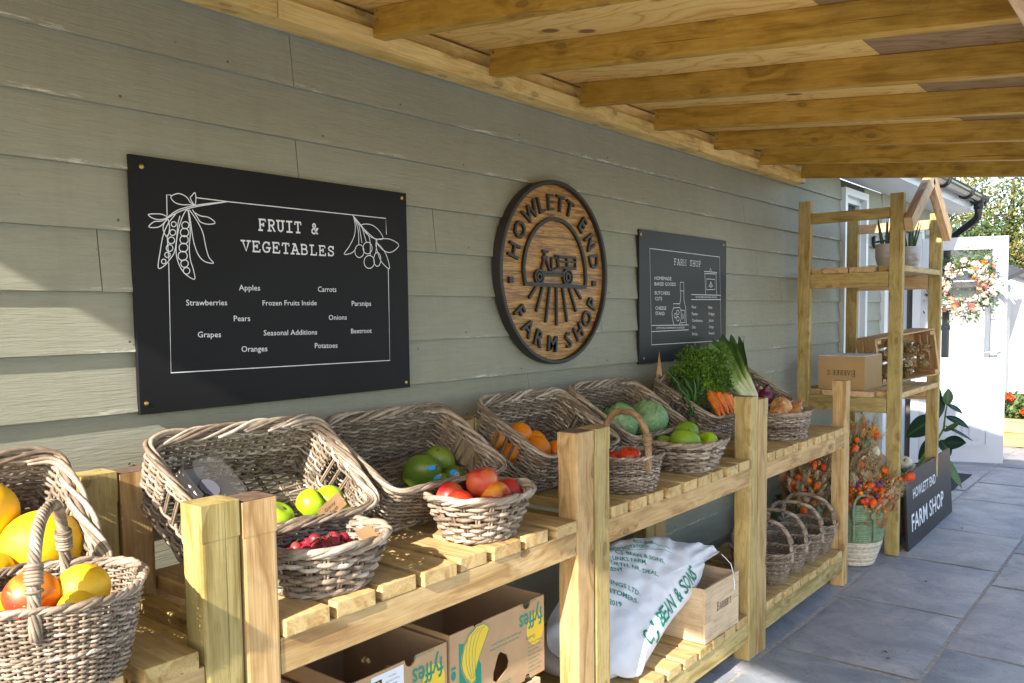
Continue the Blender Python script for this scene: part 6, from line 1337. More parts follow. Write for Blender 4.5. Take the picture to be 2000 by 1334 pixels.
# fruit crate laid on its side
CM = T(-1.425, 5.685, .966) @ rotm(0, 0, R(46)) @ rotm(0, R(-9), 0) @ Matrix.Diagonal((1.08, 1.0, 1.08, 1))
ck = thing('slatted_crate', 'small slatted pine crate tipped on its side full of dried hydrangea heads', 'crate', rot=CM)
def cb(name, c, s, axis='x', mat=W_PINE):
    bm = bmesh.new(); bmesh.ops.create_cube(bm, size=1); AXm = {'x': (s[0], s[1], s[2]), 'y': (s[1], s[0], s[2]), 'z': (s[2], s[1], s[0])}[axis]
    bmesh.ops.scale(bm, vec=AXm, verts=bm.verts); bmesh.ops.bevel(bm, geom=list(bm.edges), offset=.0012, segments=1, affect='EDGES')
    return bm_obj(name, bm, mat, ck, CM @ T(*c) @ AX[axis])
for x in (-.18, .18):
    for y in (-.075, .0, .075): cb('end_slat', (x, y, .135), (.011, .066, .27), 'z')
for z in (.006, .268):
    for y in (-.075, .0, .075): cb('side_slat', (0, y, z), (.36, .066, .008), 'x')
for z in (.05, .135, .22): cb('base_slat', (0, .118, z), (.37, .008, .07), 'x')
for x in (-.162, .162):
    for z in (.022, .250): cb('corner_post', (x, 0, z), (.022, .225, .022), 'y')
dh = thing('dried_hydrangeas', 'clustered dried golden brown hydrangea heads inside the slatted crate', 'dried flowers', rot=CM)
rg = np.random.default_rng(21); m = MB()
def petals(mb, c, r_, n, s, t0, ts, rg, flat=.8):
    """one dry flower head: many small petals through a ball"""
    for _ in range(n):
        d_ = rg.normal(0, 1, 3); d_ /= np.linalg.norm(d_); p = np.array(c) + d_ * r_ * rg.uniform(.55, 1.05); t = np.cross(d_, rg.normal(0, 1, 3)); t /= np.linalg.norm(t); b = np.cross(d_, t) * flat + d_ * rg.uniform(-.5, .5); q = s * rg.uniform(.6, 1.2)
        mb.add([p - t * q * .5, p + b * q * .5, p + t * q * .5, p - b * q * .5 + d_ * q * .2], [(0, 1, 2, 3)], float(np.clip(rg.normal(t0, ts), 0, 1)))
for k in range(34):
    c = (CM @ Vector((rg.uniform(-.13, .14), rg.uniform(-.10, .05), rg.uniform(.03, .215))))
    petals(m, c, rg.uniform(.022, .036), 150, .013, .2 + .7 * (k % 4) / 3, .17, rg)
m.build('flower_heads', HYDR, dh)
# head-shaped plant pots with sword leaves
def head_pot(label, x, y, rz, s, seed):
    M = T(x, y, 1.655) @ rotm(0, 0, rz); p_ = thing('head_planter', label, 'plant pot', rot=M, group='head-shaped planters on the top shelf'); rg = np.random.default_rng(seed)
    z = np.linspace(0, 1, 30); pr = .040 + .026 * np.clip(z / .45, 0, 1) ** .7 ; pr = np.where(z > .8, .066 - .002 * (z - .8), pr)
    def fn(v, a):
        t = (v[..., 2] / (.158 * s)); aa = np.arctan2(np.sin(a), np.cos(a))[None, :]
        nose = .022 * np.exp(-(aa / .20) ** 2) * np.exp(-((t - .46) / .09) ** 2 * (np.where(t > .46, .28, 1.6))); brow = .008 * np.exp(-(aa / .55) ** 2) * np.exp(-((t - .66) / .05) ** 2)
        lip = .010 * np.exp(-(aa / .26) ** 2) * np.exp(-((t - .245) / .045) ** 2); chin = .010 * np.exp(-(aa / .33) ** 2) * np.exp(-((t - .10) / .07) ** 2); eye = -.007 * np.exp(-((np.abs(aa) - .42) / .18) ** 2) * np.exp(-((t - .56) / .05) ** 2)
        k = 1 + (nose + brow + lip + chin + eye) * s / np.maximum(np.hypot(v[..., 0], v[..., 1]), .02); v[..., 0] *= k; v[..., 1] *= k; return v
    m = MB(); prof = np.vstack([[[0, 0]], np.c_[pr * s, z * .158 * s], [[.060 * s, .158 * s]], [[.058 * s, .14 * s]], [[0, .14 * s]]]); m.lathe(prof, 48, fn=fn); m.build('pot', CERAMIC, p_, world=M, local=True, smooth=True)
    pl_ = thing('snake_plant', 'spiky dark green succulent growing in the ' + ('nearer' if seed == 1 else 'farther') + ' head-shaped pot', 'plant', rot=M, group='spiky plants in the head-shaped pots'); m = MB()
    for k in range(9):
        a = k * 2.4; r_ = .012 + .016 * (k % 3) / 2; b_ = np.array([r_ * math.cos(a), r_ * math.sin(a), .135 * s]); h = rg.uniform(.15, .24); ln = rg.uniform(.1, .3); tp = b_ + np.array([math.cos(a) * h * ln, math.sin(a) * h * ln, h])
        q = np.linspace(0, 1, 7)[:, None]; m.tube(b_ + (tp - b_) * q + np.array([0, 0, 0]) , .0072 * (1 - np.linspace(0, 1, 7) ** 1.6 * .92), 7, tint=float(rg.uniform(0, 1)))
    m.build('leaves', SNAKE, pl_, world=M, local=True, smooth=True)
head_pot('pale grey head-shaped plant pot, nearer one, mostly behind the upright', -1.45, 5.40, R(-42), .92, 1)
head_pot('pale grey head-shaped plant pot with its face turned right, farther one', -1.40, 5.74, R(-40), .92, 2)

# ---------------------------------------------------------------- floor sign, mat
fs = thing('floor_sign', 'black board sign on the paving leaning against the tall shelf unit', 'sign', (-1.24, 5.75, .0))
FSM = T(-1.232, 5.155, .002) @ rotm(0, 0, R(.9)) @ rotm(0, R(-3.2), 0) @ FACE
m = MB(); m.box((.615, .006, .222), (1.23, .012, .445)); m.build('sign_board', SIGNGREY, fs, world=FSM, local=True)
m = MB(); face_text(m, 'HOWLETT END', Matrix.Identity(4), .455, .312, .60, .062, bold=.012); face_text(m, 'FARM SHOP', Matrix.Identity(4), .535, .148, .87, .105, bold=.012)
m.build('white_lettering', PAINTW, fs, world=FSM, local=True)
m = MB(); m.box((-1.68, 7.43, .008), (.56, .88, .012)); mt = m.build('door_mat', MATC); tag(mt, 'dark door mat on the paving by the white doorway', 'mat')
# ---------------------------------------------------------------- woven floor baskets with bouquets
def belly_basket(label, x, y, r_, h, seed):
    rg = np.random.default_rng(seed); t_ = thing('belly_basket', label, 'basket', (x, y, 0), group='two-tone seagrass baskets of bouquets'); n = 30; za = np.linspace(.012, h, n)
    def rad(z): f = z / h; return r_ * (.66 + .34 * math.sin(min(1, f / .62) * math.pi / 2) - .10 * max(0, f - .62) / .38)
    for nm, mat, sel in (('lower_weave', SEAN, lambda i: za[i] < h * .43), ('upper_weave', SEAG, lambda i: za[i] >= h * .43)):
        m = MB()
        for i in range(n):
            if not sel(i): continue
            q = np.linspace(0, 2 * np.pi, 73)[:-1]; rr = rad(za[i]) + .0016 * np.sin(q * 37 + i * 1.5); m.tube(np.c_[x + rr * np.cos(q), y + rr * np.sin(q), np.full(72, za[i])], h / n * .62, 6, ref=(0, 0, 1), closed=True, tint=float(rg.uniform(0, 1)))
        if nm == 'lower_weave': m.lathe([(0, .006), (rad(0), .006), (rad(0), .014), (0, .014)], 32, M=T(x, y, 0))
        m.build(nm, mat, t_, smooth=True)
    m = MB()
    for a0 in (R(-52), R(128)):
        rr = rad(h * .6) + .008; P = []
        for s in (-1, 1):
            pass
        tp = np.array([math.cos(a0), math.sin(a0)]); sd = np.array([-tp[1], tp[0]])
        pts = []
        for s, z in ((-.055, h * .45), (-.055, h * .7), (-.054, h * .95), (-.045, h * 1.08), (-.02, h * 1.17), (.02, h * 1.17), (.045, h * 1.08), (.054, h * .95), (.055, h * .7), (.055, h * .45)):
            q = tp * (rad(min(z, h)) + .010) + sd * s; pts.append((x + q[0], y + q[1], z))
        pts = smooth(pts, 5); m.tube(pts, .0085, 7, ref=(tp[0], tp[1], 0), flat=.45, tint=.2)
    m.build('handle', SEAG, t_, smooth=True); return t_
belly_basket('sage green and cream woven floor basket in front of the end post', -1.435, 4.775, .158, .345, 1)
belly_basket('sage green woven floor basket behind the stand, mostly hidden', -1.70, 4.69, .150, .335, 2)
def wrap_cone(mb, base, top, r0, r1, rg, open_dir=None, gap=.22, ruff=.012, n=44, rows=9):
    b_, t_ = np.array(base, float), np.array(top, float); ax = t_ - b_; L_ = np.linalg.norm(ax); ax /= L_; ref = np.array([1., 0, 0]) if open_dir is None else np.array(open_dir, float); ref -= ax * ref.dot(ax); ref /= np.linalg.norm(ref); sd = np.cross(ax, ref); P = np.zeros((rows, n, 3)); ph = rg.uniform(0, 6)
    for i in range(rows):
        f = i / (rows - 1)
        for j in range(n):
            a = gap + (2 * np.pi - 2 * gap) * j / (n - 1); hgt = L_ * f * (1 - .34 * math.cos(a) * f) + (.03 * math.sin(a * 5 + ph) + .02 * math.sin(a * 11)) * f ** 3; rr = (r0 + (r1 - r0) * f ** .85) * (1 + .03 * math.sin(a * 9 + ph)) + ruff * f * mnoise.noise((a * 2, f * 3, ph))
            P[i, j] = b_ + ax * hgt + (ref * math.cos(a) + sd * math.sin(a)) * rr
    mb.quadpatch(P)
def lantern(mb, p, s, rg, t=None):
    """papery pointed lantern flower"""
    M = T(*p) @ rotm(*rg.uniform(-.9, .9, 3)); pr = np.array([(0, .55), (.22, .50), (.42, .25), (.46, 0), (.36, -.32), (.18, -.58), (0, -.78)]) * s
    def fn(v, a): k = 1 + .10 * np.cos(5 * a)[None, :]; v[..., 0] *= k; v[..., 1] *= k; return v
    mb.lathe(pr, 15, tint=float(np.clip(rg.normal(.35, .22), 0, 1)) if t is None else t, M=M, fn=fn)
def bunny(mb, p, d_, s, rg, t):
    d_ = Vector(d_).normalized(); M = T(*p) @ d_.to_track_quat('Z', 'Y').to_matrix().to_4x4(); ph = np.linspace(0, np.pi, 8)
    mb.lathe(np.c_[.42 * s * np.sin(ph), -s * np.cos(ph)], 8, tint=t, M=M)
    for _ in range(26):
        q = rg.normal(0, 1, 3); q /= np.linalg.norm(q); c = np.array([.42 * s * q[0], .42 * s * q[1], s * q[2]]); e = c * 1.35 + np.array([0, 0, .2 * s]); b_ = np.cross(q, rg.normal(0, 1, 3)); b_ /= np.linalg.norm(b_); v = np.array([c + b_ * .06 * s, c - b_ * .06 * s, e]); mm = np.array(M); mb.add(v @ mm[:3, :3].T + mm[:3, 3], [(0, 1, 2)], min(1, t + .15))
def wheat(mb, p, d_, L_, rg, t):
    d_ = Vector(d_).normalized(); M = np.array(T(*p) @ d_.to_track_quat('Z', 'Y').to_matrix().to_4x4())
    for k in range(22):
        a = k * 2.4; z = L_ * k / 22; c = np.array([.005 * math.cos(a), .005 * math.sin(a), z]); o = np.array([math.cos(a) * .5, math.sin(a) * .5, 1.]); o /= np.linalg.norm(o); sd = np.array([-math.sin(a), math.cos(a), 0]); v = np.array([c, c + o * .010 + sd * .004, c + o * .020, c + o * .010 - sd * .004]); mb.add(v @ M[:3, :3].T + M[:3, 3], [(0, 1, 2, 3)], t)
        e = np.array([c + o * .018, c + o * .018 + sd * .0009, c + o * .05 + np.array([0, 0, .03])]); mb.add(e @ M[:3, :3].T + M[:3, 3], [(0, 1, 2)], min(1, t + .2))
def bouquet(label, base, top, spread, seed, mixw, wrapr, od=(1, -.7, .2), n=60, gap=.12):
    """mixw: share of lanterns, bunny tails, wheat, small buttons, statice"""
    rg = np.random.default_rng(seed); t_ = thing('dried_bouquet', label, 'bouquet', tuple(base), group='dried flower bouquets in brown paper'); b_, tp = np.array(base, float), np.array(top, float); ax = (tp - b_); L_ = np.linalg.norm(ax); ax /= L_
    m = MB(); wrap_cone(m, b_, b_ + ax * L_ * .80, .022, wrapr, rg, od, gap); m.build('paper_wrap', KRAFT, t_, smooth=True)
    s_, lan, dry, but, pur = MB(), MB(), MB(), MB(), MB(); s1 = np.cross(ax, [0, 0, 1.]); s1 = np.array([1., 0, 0]) if np.linalg.norm(s1) < .1 else s1 / np.linalg.norm(s1); s2_ = np.cross(ax, s1)
    od_ = np.array(od, float) / np.linalg.norm(od)
    for k in range(n):
        a, r_ = rg.uniform(0, 6.283), spread * math.sqrt(rg.random()); off = s1 * math.cos(a) * r_ + s2_ * math.sin(a) * r_; f = rg.uniform(.72, 1.12) - .25 * max(0, off.dot(od_)) / spread * .9
        e = b_ + ax * L_ * f + off; d_ = ax + off / spread * .5; s0 = b_ + ax * L_ * .15 + off * .1; s_.tube([s0, s0 * .5 + e * .5, e], .0012, 4, tint=float(rg.uniform(.2, .7)))
        q = rg.random(); c = np.cumsum(mixw)
        if q < c[0]: lantern(lan, e, rg.uniform(.022, .046), rg)
        elif q < c[1]: bunny(dry, e, d_, rg.uniform(.018, .030), rg, float(np.clip(rg.normal(.6, .2), 0, 1)))
        elif q < c[2]: wheat(dry, e, d_, rg.uniform(.05, .08), rg, float(np.clip(rg.normal(.5, .2), 0, 1)))
        elif q < c[3]:
            for _ in range(4): petals(but, e + rg.normal(0, .012, 3), .008, 16, .008, .88, .12, rg)
        else:
            for _ in range(5): petals(pur, e + rg.normal(0, .016, 3), .014, 30, .012, .5, .3, rg)
    fil = MB()
    for k in range(30):
        a, r_ = rg.uniform(0, 6.283), spread * .95 * math.sqrt(rg.random()); e = b_ + ax * L_ * rg.uniform(.55, .98) + s1 * math.cos(a) * r_ + s2_ * math.sin(a) * r_; petals(fil, e, rg.uniform(.022, .036), 46, .016, rg.uniform(.05, .75), .15, rg)
    fil.build('dry_filler', HYDR if seed % 2 else DRY, t_)
    for nm, mb, mt in (('stems', s_, DRY), ('lantern_flowers', lan, PHYS), ('grass_heads', dry, DRY), ('button_flowers', but, PHYS), ('purple_flowers', pur, PURPLE)):
        if mb.n: mb.build(nm, mt, t_, smooth=nm == 'lantern_flowers')
    return rg
bouquet('dried bouquet with orange lantern flowers in the front green basket, lowest', (-1.45, 4.77, .14), (-1.355, 4.745, .435), .125, 71, (.34, .20, .10, .2, .16), .155, n=120)
bouquet('dried bouquet of wheat and pale thistles standing above the others', (-1.55, 4.93, .05), (-1.435, 4.88, .675), .105, 72, (.07, .42, .36, .15, 0), .135, n=120)
bouquet('dried bouquet of bunny tails and orange flowers behind the stand post', (-1.70, 4.66, .16), (-1.625, 4.60, .46), .125, 73, (.17, .50, .12, .21, 0), .15, n=110)
bouquet('dried bouquet with red-orange lanterns highest behind the stand rail', (-1.74, 4.84, .04), (-1.64, 4.70, .60), .115, 74, (.36, .30, .10, .24, 0), .13, n=95)
bouquet('dried bouquet with loose orange sprays leaning over the black floor sign', (-1.42, 5.02, .16), (-1.315, 4.96, .46), .085, 75, (.22, .22, .30, .26, 0), .10, n=60)
m = MB(); rg = np.random.default_rng(76); st_ = MB()
ll = thing('lantern_stem', 'single red-orange lantern flower on a bending stem beside the floor sign', 'flower', (-1.30, 4.95, .45)); lantern(m, (-1.205, 5.03, .465), .058, rg, .12); m.build('lantern_flower', PHYS, ll, smooth=True)
st_.tube([(-1.36, 4.95, .38), (-1.28, 4.97, .41), (-1.22, 5.02, .43), (-1.205, 5.03, .45)], .0016, 5, tint=.3); st_.build('stem', PHYS, ll)
# paper-lined box of gourds, upright and a big kraft sheet
kb = thing('paper_lined_crate', 'low crate lined with crumpled brown paper holding gourds behind the floor sign', 'crate', (-1.52, 5.68, 0))
open_ = [('front_panel', (-1.36, 5.68, .13), (.57, .012, .24), 'y'), ('back_panel', (-1.70, 5.68, .13), (.57, .012, .24), 'y'), ('side_panel', (-1.53, 5.39, .13), (.33, .012, .238), 'x'), ('side_panel', (-1.53, 5.97, .13), (.33, .012, .238), 'x')]
for nm, c, s, a in open_: board(nm, c, s, a, W_CRATE, kb, bev=.001)
board('base_panel', (-1.53, 5.68, .012), (.555, .32, .01), 'y', W_CRATE, kb, bev=0)
m = MB(); P = np.zeros((16, 30, 3))
for i in range(16):
    for j in range(30):
        u_, v_ = i / 15, j / 29; y = 5.44 + .56 * v_ + .05 * u_ * (v_ - .5); z = .26 + u_ * (.47 - .30 * abs(v_ - .45) ** 1.2 * 2) ; P[i, j] = (-1.42 - .24 * u_ ** .7 + .03 * mnoise.noise((u_ * 4, v_ * 6, 2.)) + .012 * mnoise.noise((u_ * 14, v_ * 16, 5.)), y, z + .02 * mnoise.noise((v_ * 7, u_ * 3, 8)))
m.quadpatch(P); P2 = np.zeros((8, 24, 3))
for i in range(8):
    for j in range(24): u_, v_ = i / 7, j / 23; P2[i, j] = (-1.66 + .33 * u_, 5.41 + .54 * v_, .235 + .10 * abs(u_ - .5) * 2 * (.5 + .5 * u_) + .025 * mnoise.noise((u_ * 5, v_ * 9, 3)))
m.quadpatch(P2); m.build('paper_lining', KRAFT, kb, smooth=True)
def gourd(p, r_, sq, label, mat, rot, ribs=9, depth=.08, seed=0):
    M = T(*p) @ rotm(*rot); ph = np.linspace(0, np.pi, 18); m = MB()
    def fn(v, a): k = 1 - depth * np.abs(np.cos(a * ribs / 2))[None, :] ** 6; v[..., 0] *= k; v[..., 1] *= k; return v
    m.lathe(np.c_[r_ * np.sin(ph) ** .85, r_ * sq * np.cos(ph) - r_ * .22 * np.exp(-(ph / .4) ** 2)], 36, fn=fn); o = m.build('gourd', mat, world=M, local=True, smooth=True); tag(o, label, 'gourd', 'small gourds among the bouquets')
    s = MB(); s.tube([(0, 0, r_ * (sq - .25)), (.002, 0, r_ * sq), (.008, .003, r_ * (sq + .28))], [r_ * .13, r_ * .09, r_ * .11], 6); s.build('stalk', STEMG, o, world=M, local=True, smooth=True)
for p, r_, sq, lb, mt, rot in (((-1.35, 5.62, .335), .052, .8, 'white gourd lowest, just above the edge of the floor sign', F_GOURD, (.3, .6, 0)), ((-1.36, 5.72, .385), .055, .82, 'largest white gourd in the crumpled brown paper', F_GOURD, (.2, .8, .4)), ((-1.37, 5.60, .445), .045, .8, 'small white gourd with an orange fleck higher in the paper', F_GOURD, (.9, .1, 0)), ((-1.38, 5.55, .36), .050, .8, 'green striped gourd between the white ones', F_GOURDG, (.2, .5, 1)), ((-1.385, 4.94, .605), .046, .8, 'pale gourd beside the wheat bouquet', F_GOURD, (.3, .4, 0)), ((-1.435, 4.93, .655), .050, .75, 'mottled green gourd behind the wheat bouquet', F_GOURDG, (.1, .4, 0))): gourd(p, r_, sq, lb, mt, rot)
m = MB(); rg = np.random.default_rng(77)
for k in range(5): petals(m, np.array([-1.375, 4.93, .705]) + rg.normal(0, .012, 3), .022, 90, .014, .88, .1, rg)
yf = m.build('yellow_flower_head', PHYS); tag(yf, 'deep yellow dried flower head at the top of the bouquets', 'flower')
for k, (x, y, rz) in enumerate(((-1.02, 4.62, .3), (-.93, 3.55, 1.2), (-.90, 3.49, 2.2), (-1.10, 5.9, .8))):
    m = MB(); m.add([(0, -.012, .002), (.008, 0, .006), (0, .014, .003), (-.007, 0, .005)], [(0, 1, 2), (0, 2, 3)]); o = m.build('fallen_leaf', STEMB, world=T(x, y, .004) @ rotm(0, 0, rz), local=True); tag(o, ('tiny dark dry leaf on the slab below the green and cream basket', 'tiny dark dry leaf scrap on the nearest slab, right one of a pair', 'tiny dark dry leaf scrap on the nearest slab, left one of a pair', 'tiny dark dry leaf on the paving in front of the floor sign')[k], 'leaf', 'dry leaf scraps on the paving')

# ---------------------------------------------------------------- rubber plant
RP = thing('rubber_plant', 'rubber plant with large dark leaves by the white door', 'plant', (-1.42, 6.8, 0))
m = MB(); z = np.linspace(0, .26, 14); m.lathe(np.vstack([[[0, 0]], np.c_[.070 + .030 * z / .26, z], [[.095, .26], [.09, .23], [0, .23]]]), 30, M=T(-1.555, 6.62, .002)); m.build('pot', BLACKPL, RP, smooth=True)
m = MB(); m.tube([(-1.55, 6.63, .22), (-1.47, 6.75, .36), (-1.40, 6.79, .52), (-1.385, 6.78, .66), (-1.375, 6.78, .72)], [.009, .009, .008, .006, .004], 7); m.tube([(-1.555, 6.63, .22), (-1.50, 6.74, .36), (-1.46, 6.81, .5), (-1.45, 6.8, .66), (-1.44, 6.8, .80)], [.008, .008, .007, .006, .004], 7); m.build('stem', STEMG, RP, smooth=True)
def leaf(base, tip, wid, nrm, droop=.02, tint=.5, fold=.12, par=None, mat=None, name='leaf', n=14):
    b_, t_ = np.array(base, float), np.array(tip, float); ax = t_ - b_; L_ = np.linalg.norm(ax); nn = np.array(nrm, float); nn -= ax * nn.dot(ax) / L_ ** 2; nn /= np.linalg.norm(nn); sd = np.cross(ax / L_, nn); P = np.zeros((n, 7, 3)); tt = np.zeros((n, 7))
    for i in range(n):
        f = i / (n - 1); w_ = wid * (math.sin(math.pi * min(1, f * 1.02) ** .85) ** .75) * (1 if f < .97 else .5)
        for j in range(7): q = (j - 3) / 3; P[i, j] = b_ + ax * f - np.array([0, 0, droop * f * f]) + sd * q * w_ * .5 + nn * (abs(q) * fold * w_ * .5 - .15 * abs(q) ** 2 * w_ * .3); tt[i, j] = tint + (.5 if j == 3 else 0)
    mb = MB(); mb.quadpatch(P, tt.reshape(-1)); return mb.build(name, mat, par, smooth=True)
for base, tip, wid, nrm, dr, tn in (((-1.45, 6.80, .60), (-1.66, 6.78, .47), .150, (.25, -.9, .3), .03, .3), ((-1.435, 6.80, .72), (-1.50, 6.78, .88), .085, (.5, -.8, .1), 0, .6), ((-1.44, 6.8, .78), (-1.425, 6.75, .60), .085, (.3, -.9, .2), 0, .25), ((-1.375, 6.78, .70), (-1.365, 6.74, .83), .075, (.5, -.8, .2), 0, .8), ((-1.375, 6.78, .71), (-1.26, 6.70, .67), .055, (.1, -.3, .9), .02, .5), ((-1.385, 6.78, .62), (-1.22, 6.72, .585), .070, (.2, -.5, .8), .04, .4), ((-1.39, 6.78, .50), (-1.275, 6.70, .60), .070, (-.3, .4, .8), 0, .9), ((-1.40, 6.79, .55), (-1.19, 6.72, .475), .045, (.1, -.2, .9), .02, .3), ((-1.41, 6.79, .42), (-1.235, 6.72, .44), .115, (.2, -.85, .5), 0, .2), ((-1.42, 6.79, .44), (-1.33, 6.70, .36), .085, (.2, -.7, .6), .02, .35), ((-1.415, 6.80, .34), (-1.255, 6.72, .12), .080, (.6, -.5, .4), .02, .95), ((-1.44, 6.80, .46), (-1.56, 6.75, .30), .10, (.2, -.8, .4), .02, .3)):
    leaf(base, tip, wid, nrm, dr, tn, par=RP, mat=RUBBER)

# ---------------------------------------------------------------- wreath on the open door
an = ang; WMx = T(hx, hy, 0) @ rotm(0, 0, an) @ T(DL / 2 - .005, -.065, 1.60) @ Matrix.Diagonal((1.22, 1.1, 1.22, 1))
wr = thing('door_wreath', 'round wreath of pale, orange and pink dried flowers hung on the open door', 'wreath', rot=WMx); rg = np.random.default_rng(91)
gm, fm, rm_, cm_ = MB(), MB(), MB(), MB()
def wp(a, r_, y): return np.array([r_ * math.cos(a), y, r_ * math.sin(a)])
q = np.linspace(0, 2 * np.pi, 60)[:-1]
for k in range(3): cm_.tube(np.array([wp(a, .155 + .012 * math.cos(9 * a + k * 2.1), .012 * math.sin(9 * a + k * 2.1)) for a in q]), .012, 6, ref=(0, 1, 0), closed=True)
cm_.build('twig_ring', STEMB, wr, world=WMx, local=True, smooth=True)
for k in range(1700):
    a = rg.uniform(0, 6.283); r_ = .165 + rg.normal(0, .042); p = wp(a, r_, rg.uniform(-.05, .02)); o = wp(a + rg.normal(0, .9), 1, rg.normal(-.3, .4)); o /= np.linalg.norm(o); b_ = np.cross(o, rg.normal(0, 1, 3)); b_ /= np.linalg.norm(b_); s = rg.uniform(.018, .038)
    gm.add([p, p + o * s * .5 + b_ * s * .22, p + o * s, p + o * s * .5 - b_ * s * .22], [(0, 1, 2, 3)], float(rg.uniform(0, 1)))
gm.build('leaves', WREATHG, wr, world=WMx, local=True)
for k in range(120):
    a = rg.uniform(0, 6.283); r_ = .162 + rg.normal(0, .033); p = wp(a, r_, rg.uniform(-.06, -.02)); t0 = rg.choice([.1, .3, .42, .1, .3, .2, .4, .55, .62, .80, .95]); petals(fm, p, rg.uniform(.014, .028), 55, .016, t0, .03, rg)
fm.build('flower_heads', WREATHF, wr, world=WMx, local=True)
for k in range(9):
    a = R(-8 + k * 4.); s0 = wp(R(18 - k * 3), .17, -.05); e = s0 + np.array([.06 + .012 * k, -.01, -.08 - .013 * (k % 4)]); rm_.tube([s0, (s0 + e) / 2 + np.array([.02, -.012, .01]), e], .004, 4, ref=(0, 1, 0), flat=.25)
rm_.build('ribbon_tails', tinted('cream_ribbon', [(0, (.7, .6, .48)), (1, (.8, .7, .6))], .6), wr, world=WMx, local=True)

# ---------------------------------------------------------------- beyond the doorway
pl_ = thing('timber_planter', 'low timber planter box with red flowers beyond the open door', 'planter', (-1.0, 10.1, 0))
for z in (.075, .218):
    board('board', (-.75, 9.78, z), (1.7, .045, .139), 'y' if False else 'x', W_RAIL, pl_); board('board', (-.75, 10.52, z), (1.7, .045, .139), 'x', W_RAIL, pl_)
    for x in (-1.577, .077): board('board', (x, 10.15, z), (.69, .045, .139), 'y', W_RAIL, pl_)
m = MB(); m.box((-.75, 10.15, .125), (1.6, .69, .24)); m.build('soil', BARK, pl_)
def scatter_leaves(mb, c, rad, n, s, rg, t0=.5, ts=.25, clump=0, up=0.):
    cs = rg.normal(0, .55, (clump, 3)) if clump else None
    if clump: cs /= np.maximum(1, np.linalg.norm(cs, axis=1, keepdims=True)); ct = rg.normal(0, .18, clump)
    for _ in range(n):
        if clump: k = rg.integers(clump); q = cs[k] + rg.normal(0, .17, 3); tt = t0 + ct[k]
        else: q = rg.normal(0, 1, 3); q /= np.linalg.norm(q); q *= rg.random() ** .4; tt = t0
        p = np.array(c) + q * np.array(rad); d_ = rg.normal(0, 1, 3); d_[2] += up; d_ /= np.linalg.norm(d_); b_ = np.cross(d_, rg.normal(0, 1, 3)); b_ /= np.linalg.norm(b_); z = s * rg.uniform(.6, 1.3)
        mb.add([p, p + d_ * z * .5 + b_ * z * .3, p + d_ * z, p + d_ * z * .5 - b_ * z * .3], [(0, 1, 2, 3)], float(np.clip(rg.normal(tt, ts), 0, 1)))
rg = np.random.default_rng(95)
for k, x in enumerate(np.linspace(-1.45, -.1, 7)):
    fp = thing('red_flower_plant', 'red-orange flowering bedding plant in the timber planter', 'plant', (x, 10.1, .25), group='red flowers in the timber planter'); f1, f2 = MB(), MB()
    scatter_leaves(f1, (x, 10.05, .36), (.15, .22, .17), 520, .055, rg, .8, .25, up=.6); f1.build('leaves', WREATHG, fp)
    for _ in range(9): petals(f2, np.array([x + rg.normal(0, .10), 9.98 + rg.normal(0, .12), .46 + rg.normal(0, .06)]), .030, 40, .034, .1, .12, rg)
    f2.build('blooms', PHYS, fp)
# white outbuildings
ob = thing('white_outbuilding', 'white rendered outbuilding with a sloping roof behind the open door', 'building', (-.6, 17, 0))
m = MB(); m.add([(-3.2, 16, 0), (1.6, 16, 0), (1.6, 16, .7), (-1.3, 16, 1.60), (-3.2, 16, 2.36), (-3.2, 20, 0), (1.6, 20, 0), (1.6, 20, .7), (-1.3, 20, 1.60), (-3.2, 20, 2.36)], [(0, 1, 2, 3, 4), (9, 8, 7, 6, 5), (0, 4, 9, 5), (1, 6, 7, 2)]); m.build('wall', RENDERW, ob)
m = MB(); m.add([(-3.35, 15.85, 2.46), (-3.35, 20.1, 2.46), (-1.2, 20.1, 1.60), (-1.2, 15.85, 1.60), (1.8, 15.85, .70), (1.8, 20.1, .70), (-3.35, 15.85, 2.38), (-3.35, 20.1, 2.38), (-1.2, 20.1, 1.53), (-1.2, 15.85, 1.53), (1.8, 15.85, .64), (1.8, 20.1, .64)], [(0, 3, 2, 1), (3, 4, 5, 2), (6, 7, 8, 9), (9, 8, 11, 10), (0, 6, 9, 3), (3, 9, 10, 4), (0, 1, 7, 6), (4, 10, 11, 5), (1, 2, 8, 7), (2, 5, 11, 8)]); m.build('roof', TILE, ob)
sd_ = thing('white_clapboard_shed', 'pale clapboard shed with a window, seen through the door glass', 'building', (-3.6, 14.2, 0))
m = MB()
for k in range(13): z = .05 + k * .135; m.box((-3.35, 13.0, z + .067), (2.3, .03, .134), rotm(R(4), 0, 0))
m.box((-3.35, 14.1, .9), (2.26, 2.1, 1.75)); m.build('wall', plain('white_weatherboard', (.36, .37, .39), .6), sd_)
m = MB(); m.box((-3.35, 14.0, 1.86), (2.6, 2.5, .06), rotm(R(6), 0, 0)); m.build('roof', TILE, sd_)
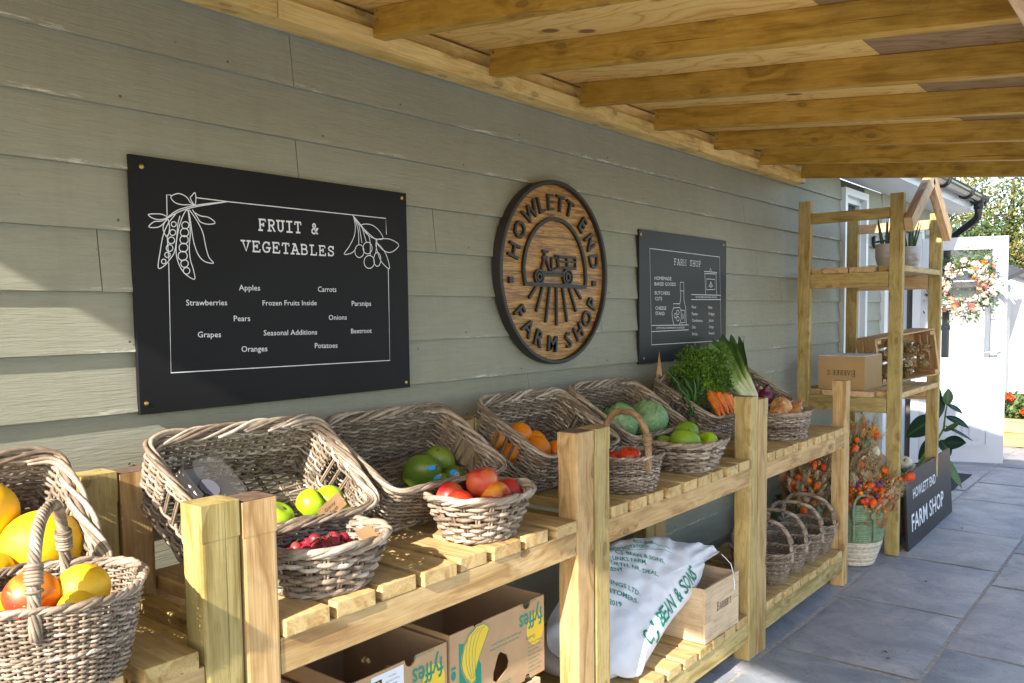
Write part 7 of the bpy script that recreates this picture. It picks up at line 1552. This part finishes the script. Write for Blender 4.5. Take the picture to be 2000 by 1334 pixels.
m = MB(); m.box((-2.37, 12.97, 1.05), (.34, .06, .75)); wf2 = m.build('window', UPVC, sd_); m = MB(); m.box((-2.37, 12.935, 1.05), (.26, .01, .66)); m.build('window_pane', PANE, wf2)
# trees
def tree(label, x, y, h, crown, leafs, n, seed, mat, ls, t0):
    rg = np.random.default_rng(seed); t_ = thing('tree', label, 'tree', (x, y, 0), group='trees beyond the shop'); m = MB()
    m.tube([(x, y, -.05), (x + .05, y, h * .25), (x - .05, y, h * .5), (x, y, h * .75)], [.16, .13, .10, .04], 9)
    for k in range(11):
        a = rg.uniform(0, 6.28); z0_ = h * rg.uniform(.28, .7); L_ = crown[0] * rg.uniform(.5, .95); e = np.array([x + math.cos(a) * L_, y + math.sin(a) * L_, z0_ + rg.uniform(.3, 1.4)]); m.tube([(x, y, z0_), (np.array([x, y, z0_]) + e) / 2 + np.array([0, 0, .15]), e], [.05, .03, .012], 6)
    m.build('trunk', BARK, t_, smooth=True); m = MB(); scatter_leaves(m, (x, y, h - crown[2] * .95), crown, n, ls, rg, t0, .2, 46); m.build('crown', mat, t_)
tree('yellowing tree behind the gutter end at the left of the sky gap', -6.25, 29, 6.1, (1.4, 1.4, 2.3), 0, 7800, 101, LEAFY, .11, .62)
tree('tall yellowing tree at the right edge beyond the outbuilding', -4.55, 31, 7.3, (1.3, 1.3, 3.2), 0, 8600, 102, LEAFY, .11, .60)
tree('lower yellow-green tree in the middle of the sky gap', -5.45, 33, 4.3, (1.9, 1.5, 1.9), 0, 8000, 103, LEAFY, .11, .70)
tree('dark green bushy tree seen through the top of the door glass', -4.9, 24, 3.4, (1.7, 1.2, 1.5), 0, 6500, 104, LEAFD, .13, .5)
tree('green tree farther right, mostly out of the picture', -1.9, 30, 6.2, (2.1, 1.6, 2.9), 0, 7000, 105, LEAFY, .17, .5)
m = MB(); scatter_leaves(m, (-5, 37, 1.2), (16, 1.2, 1.5), 20000, .22, np.random.default_rng(106), .5, .25, 120); tag(m.build('far_hedge', LEAFY), 'long overgrown hedge behind the trees', 'hedge', kind='stuff')
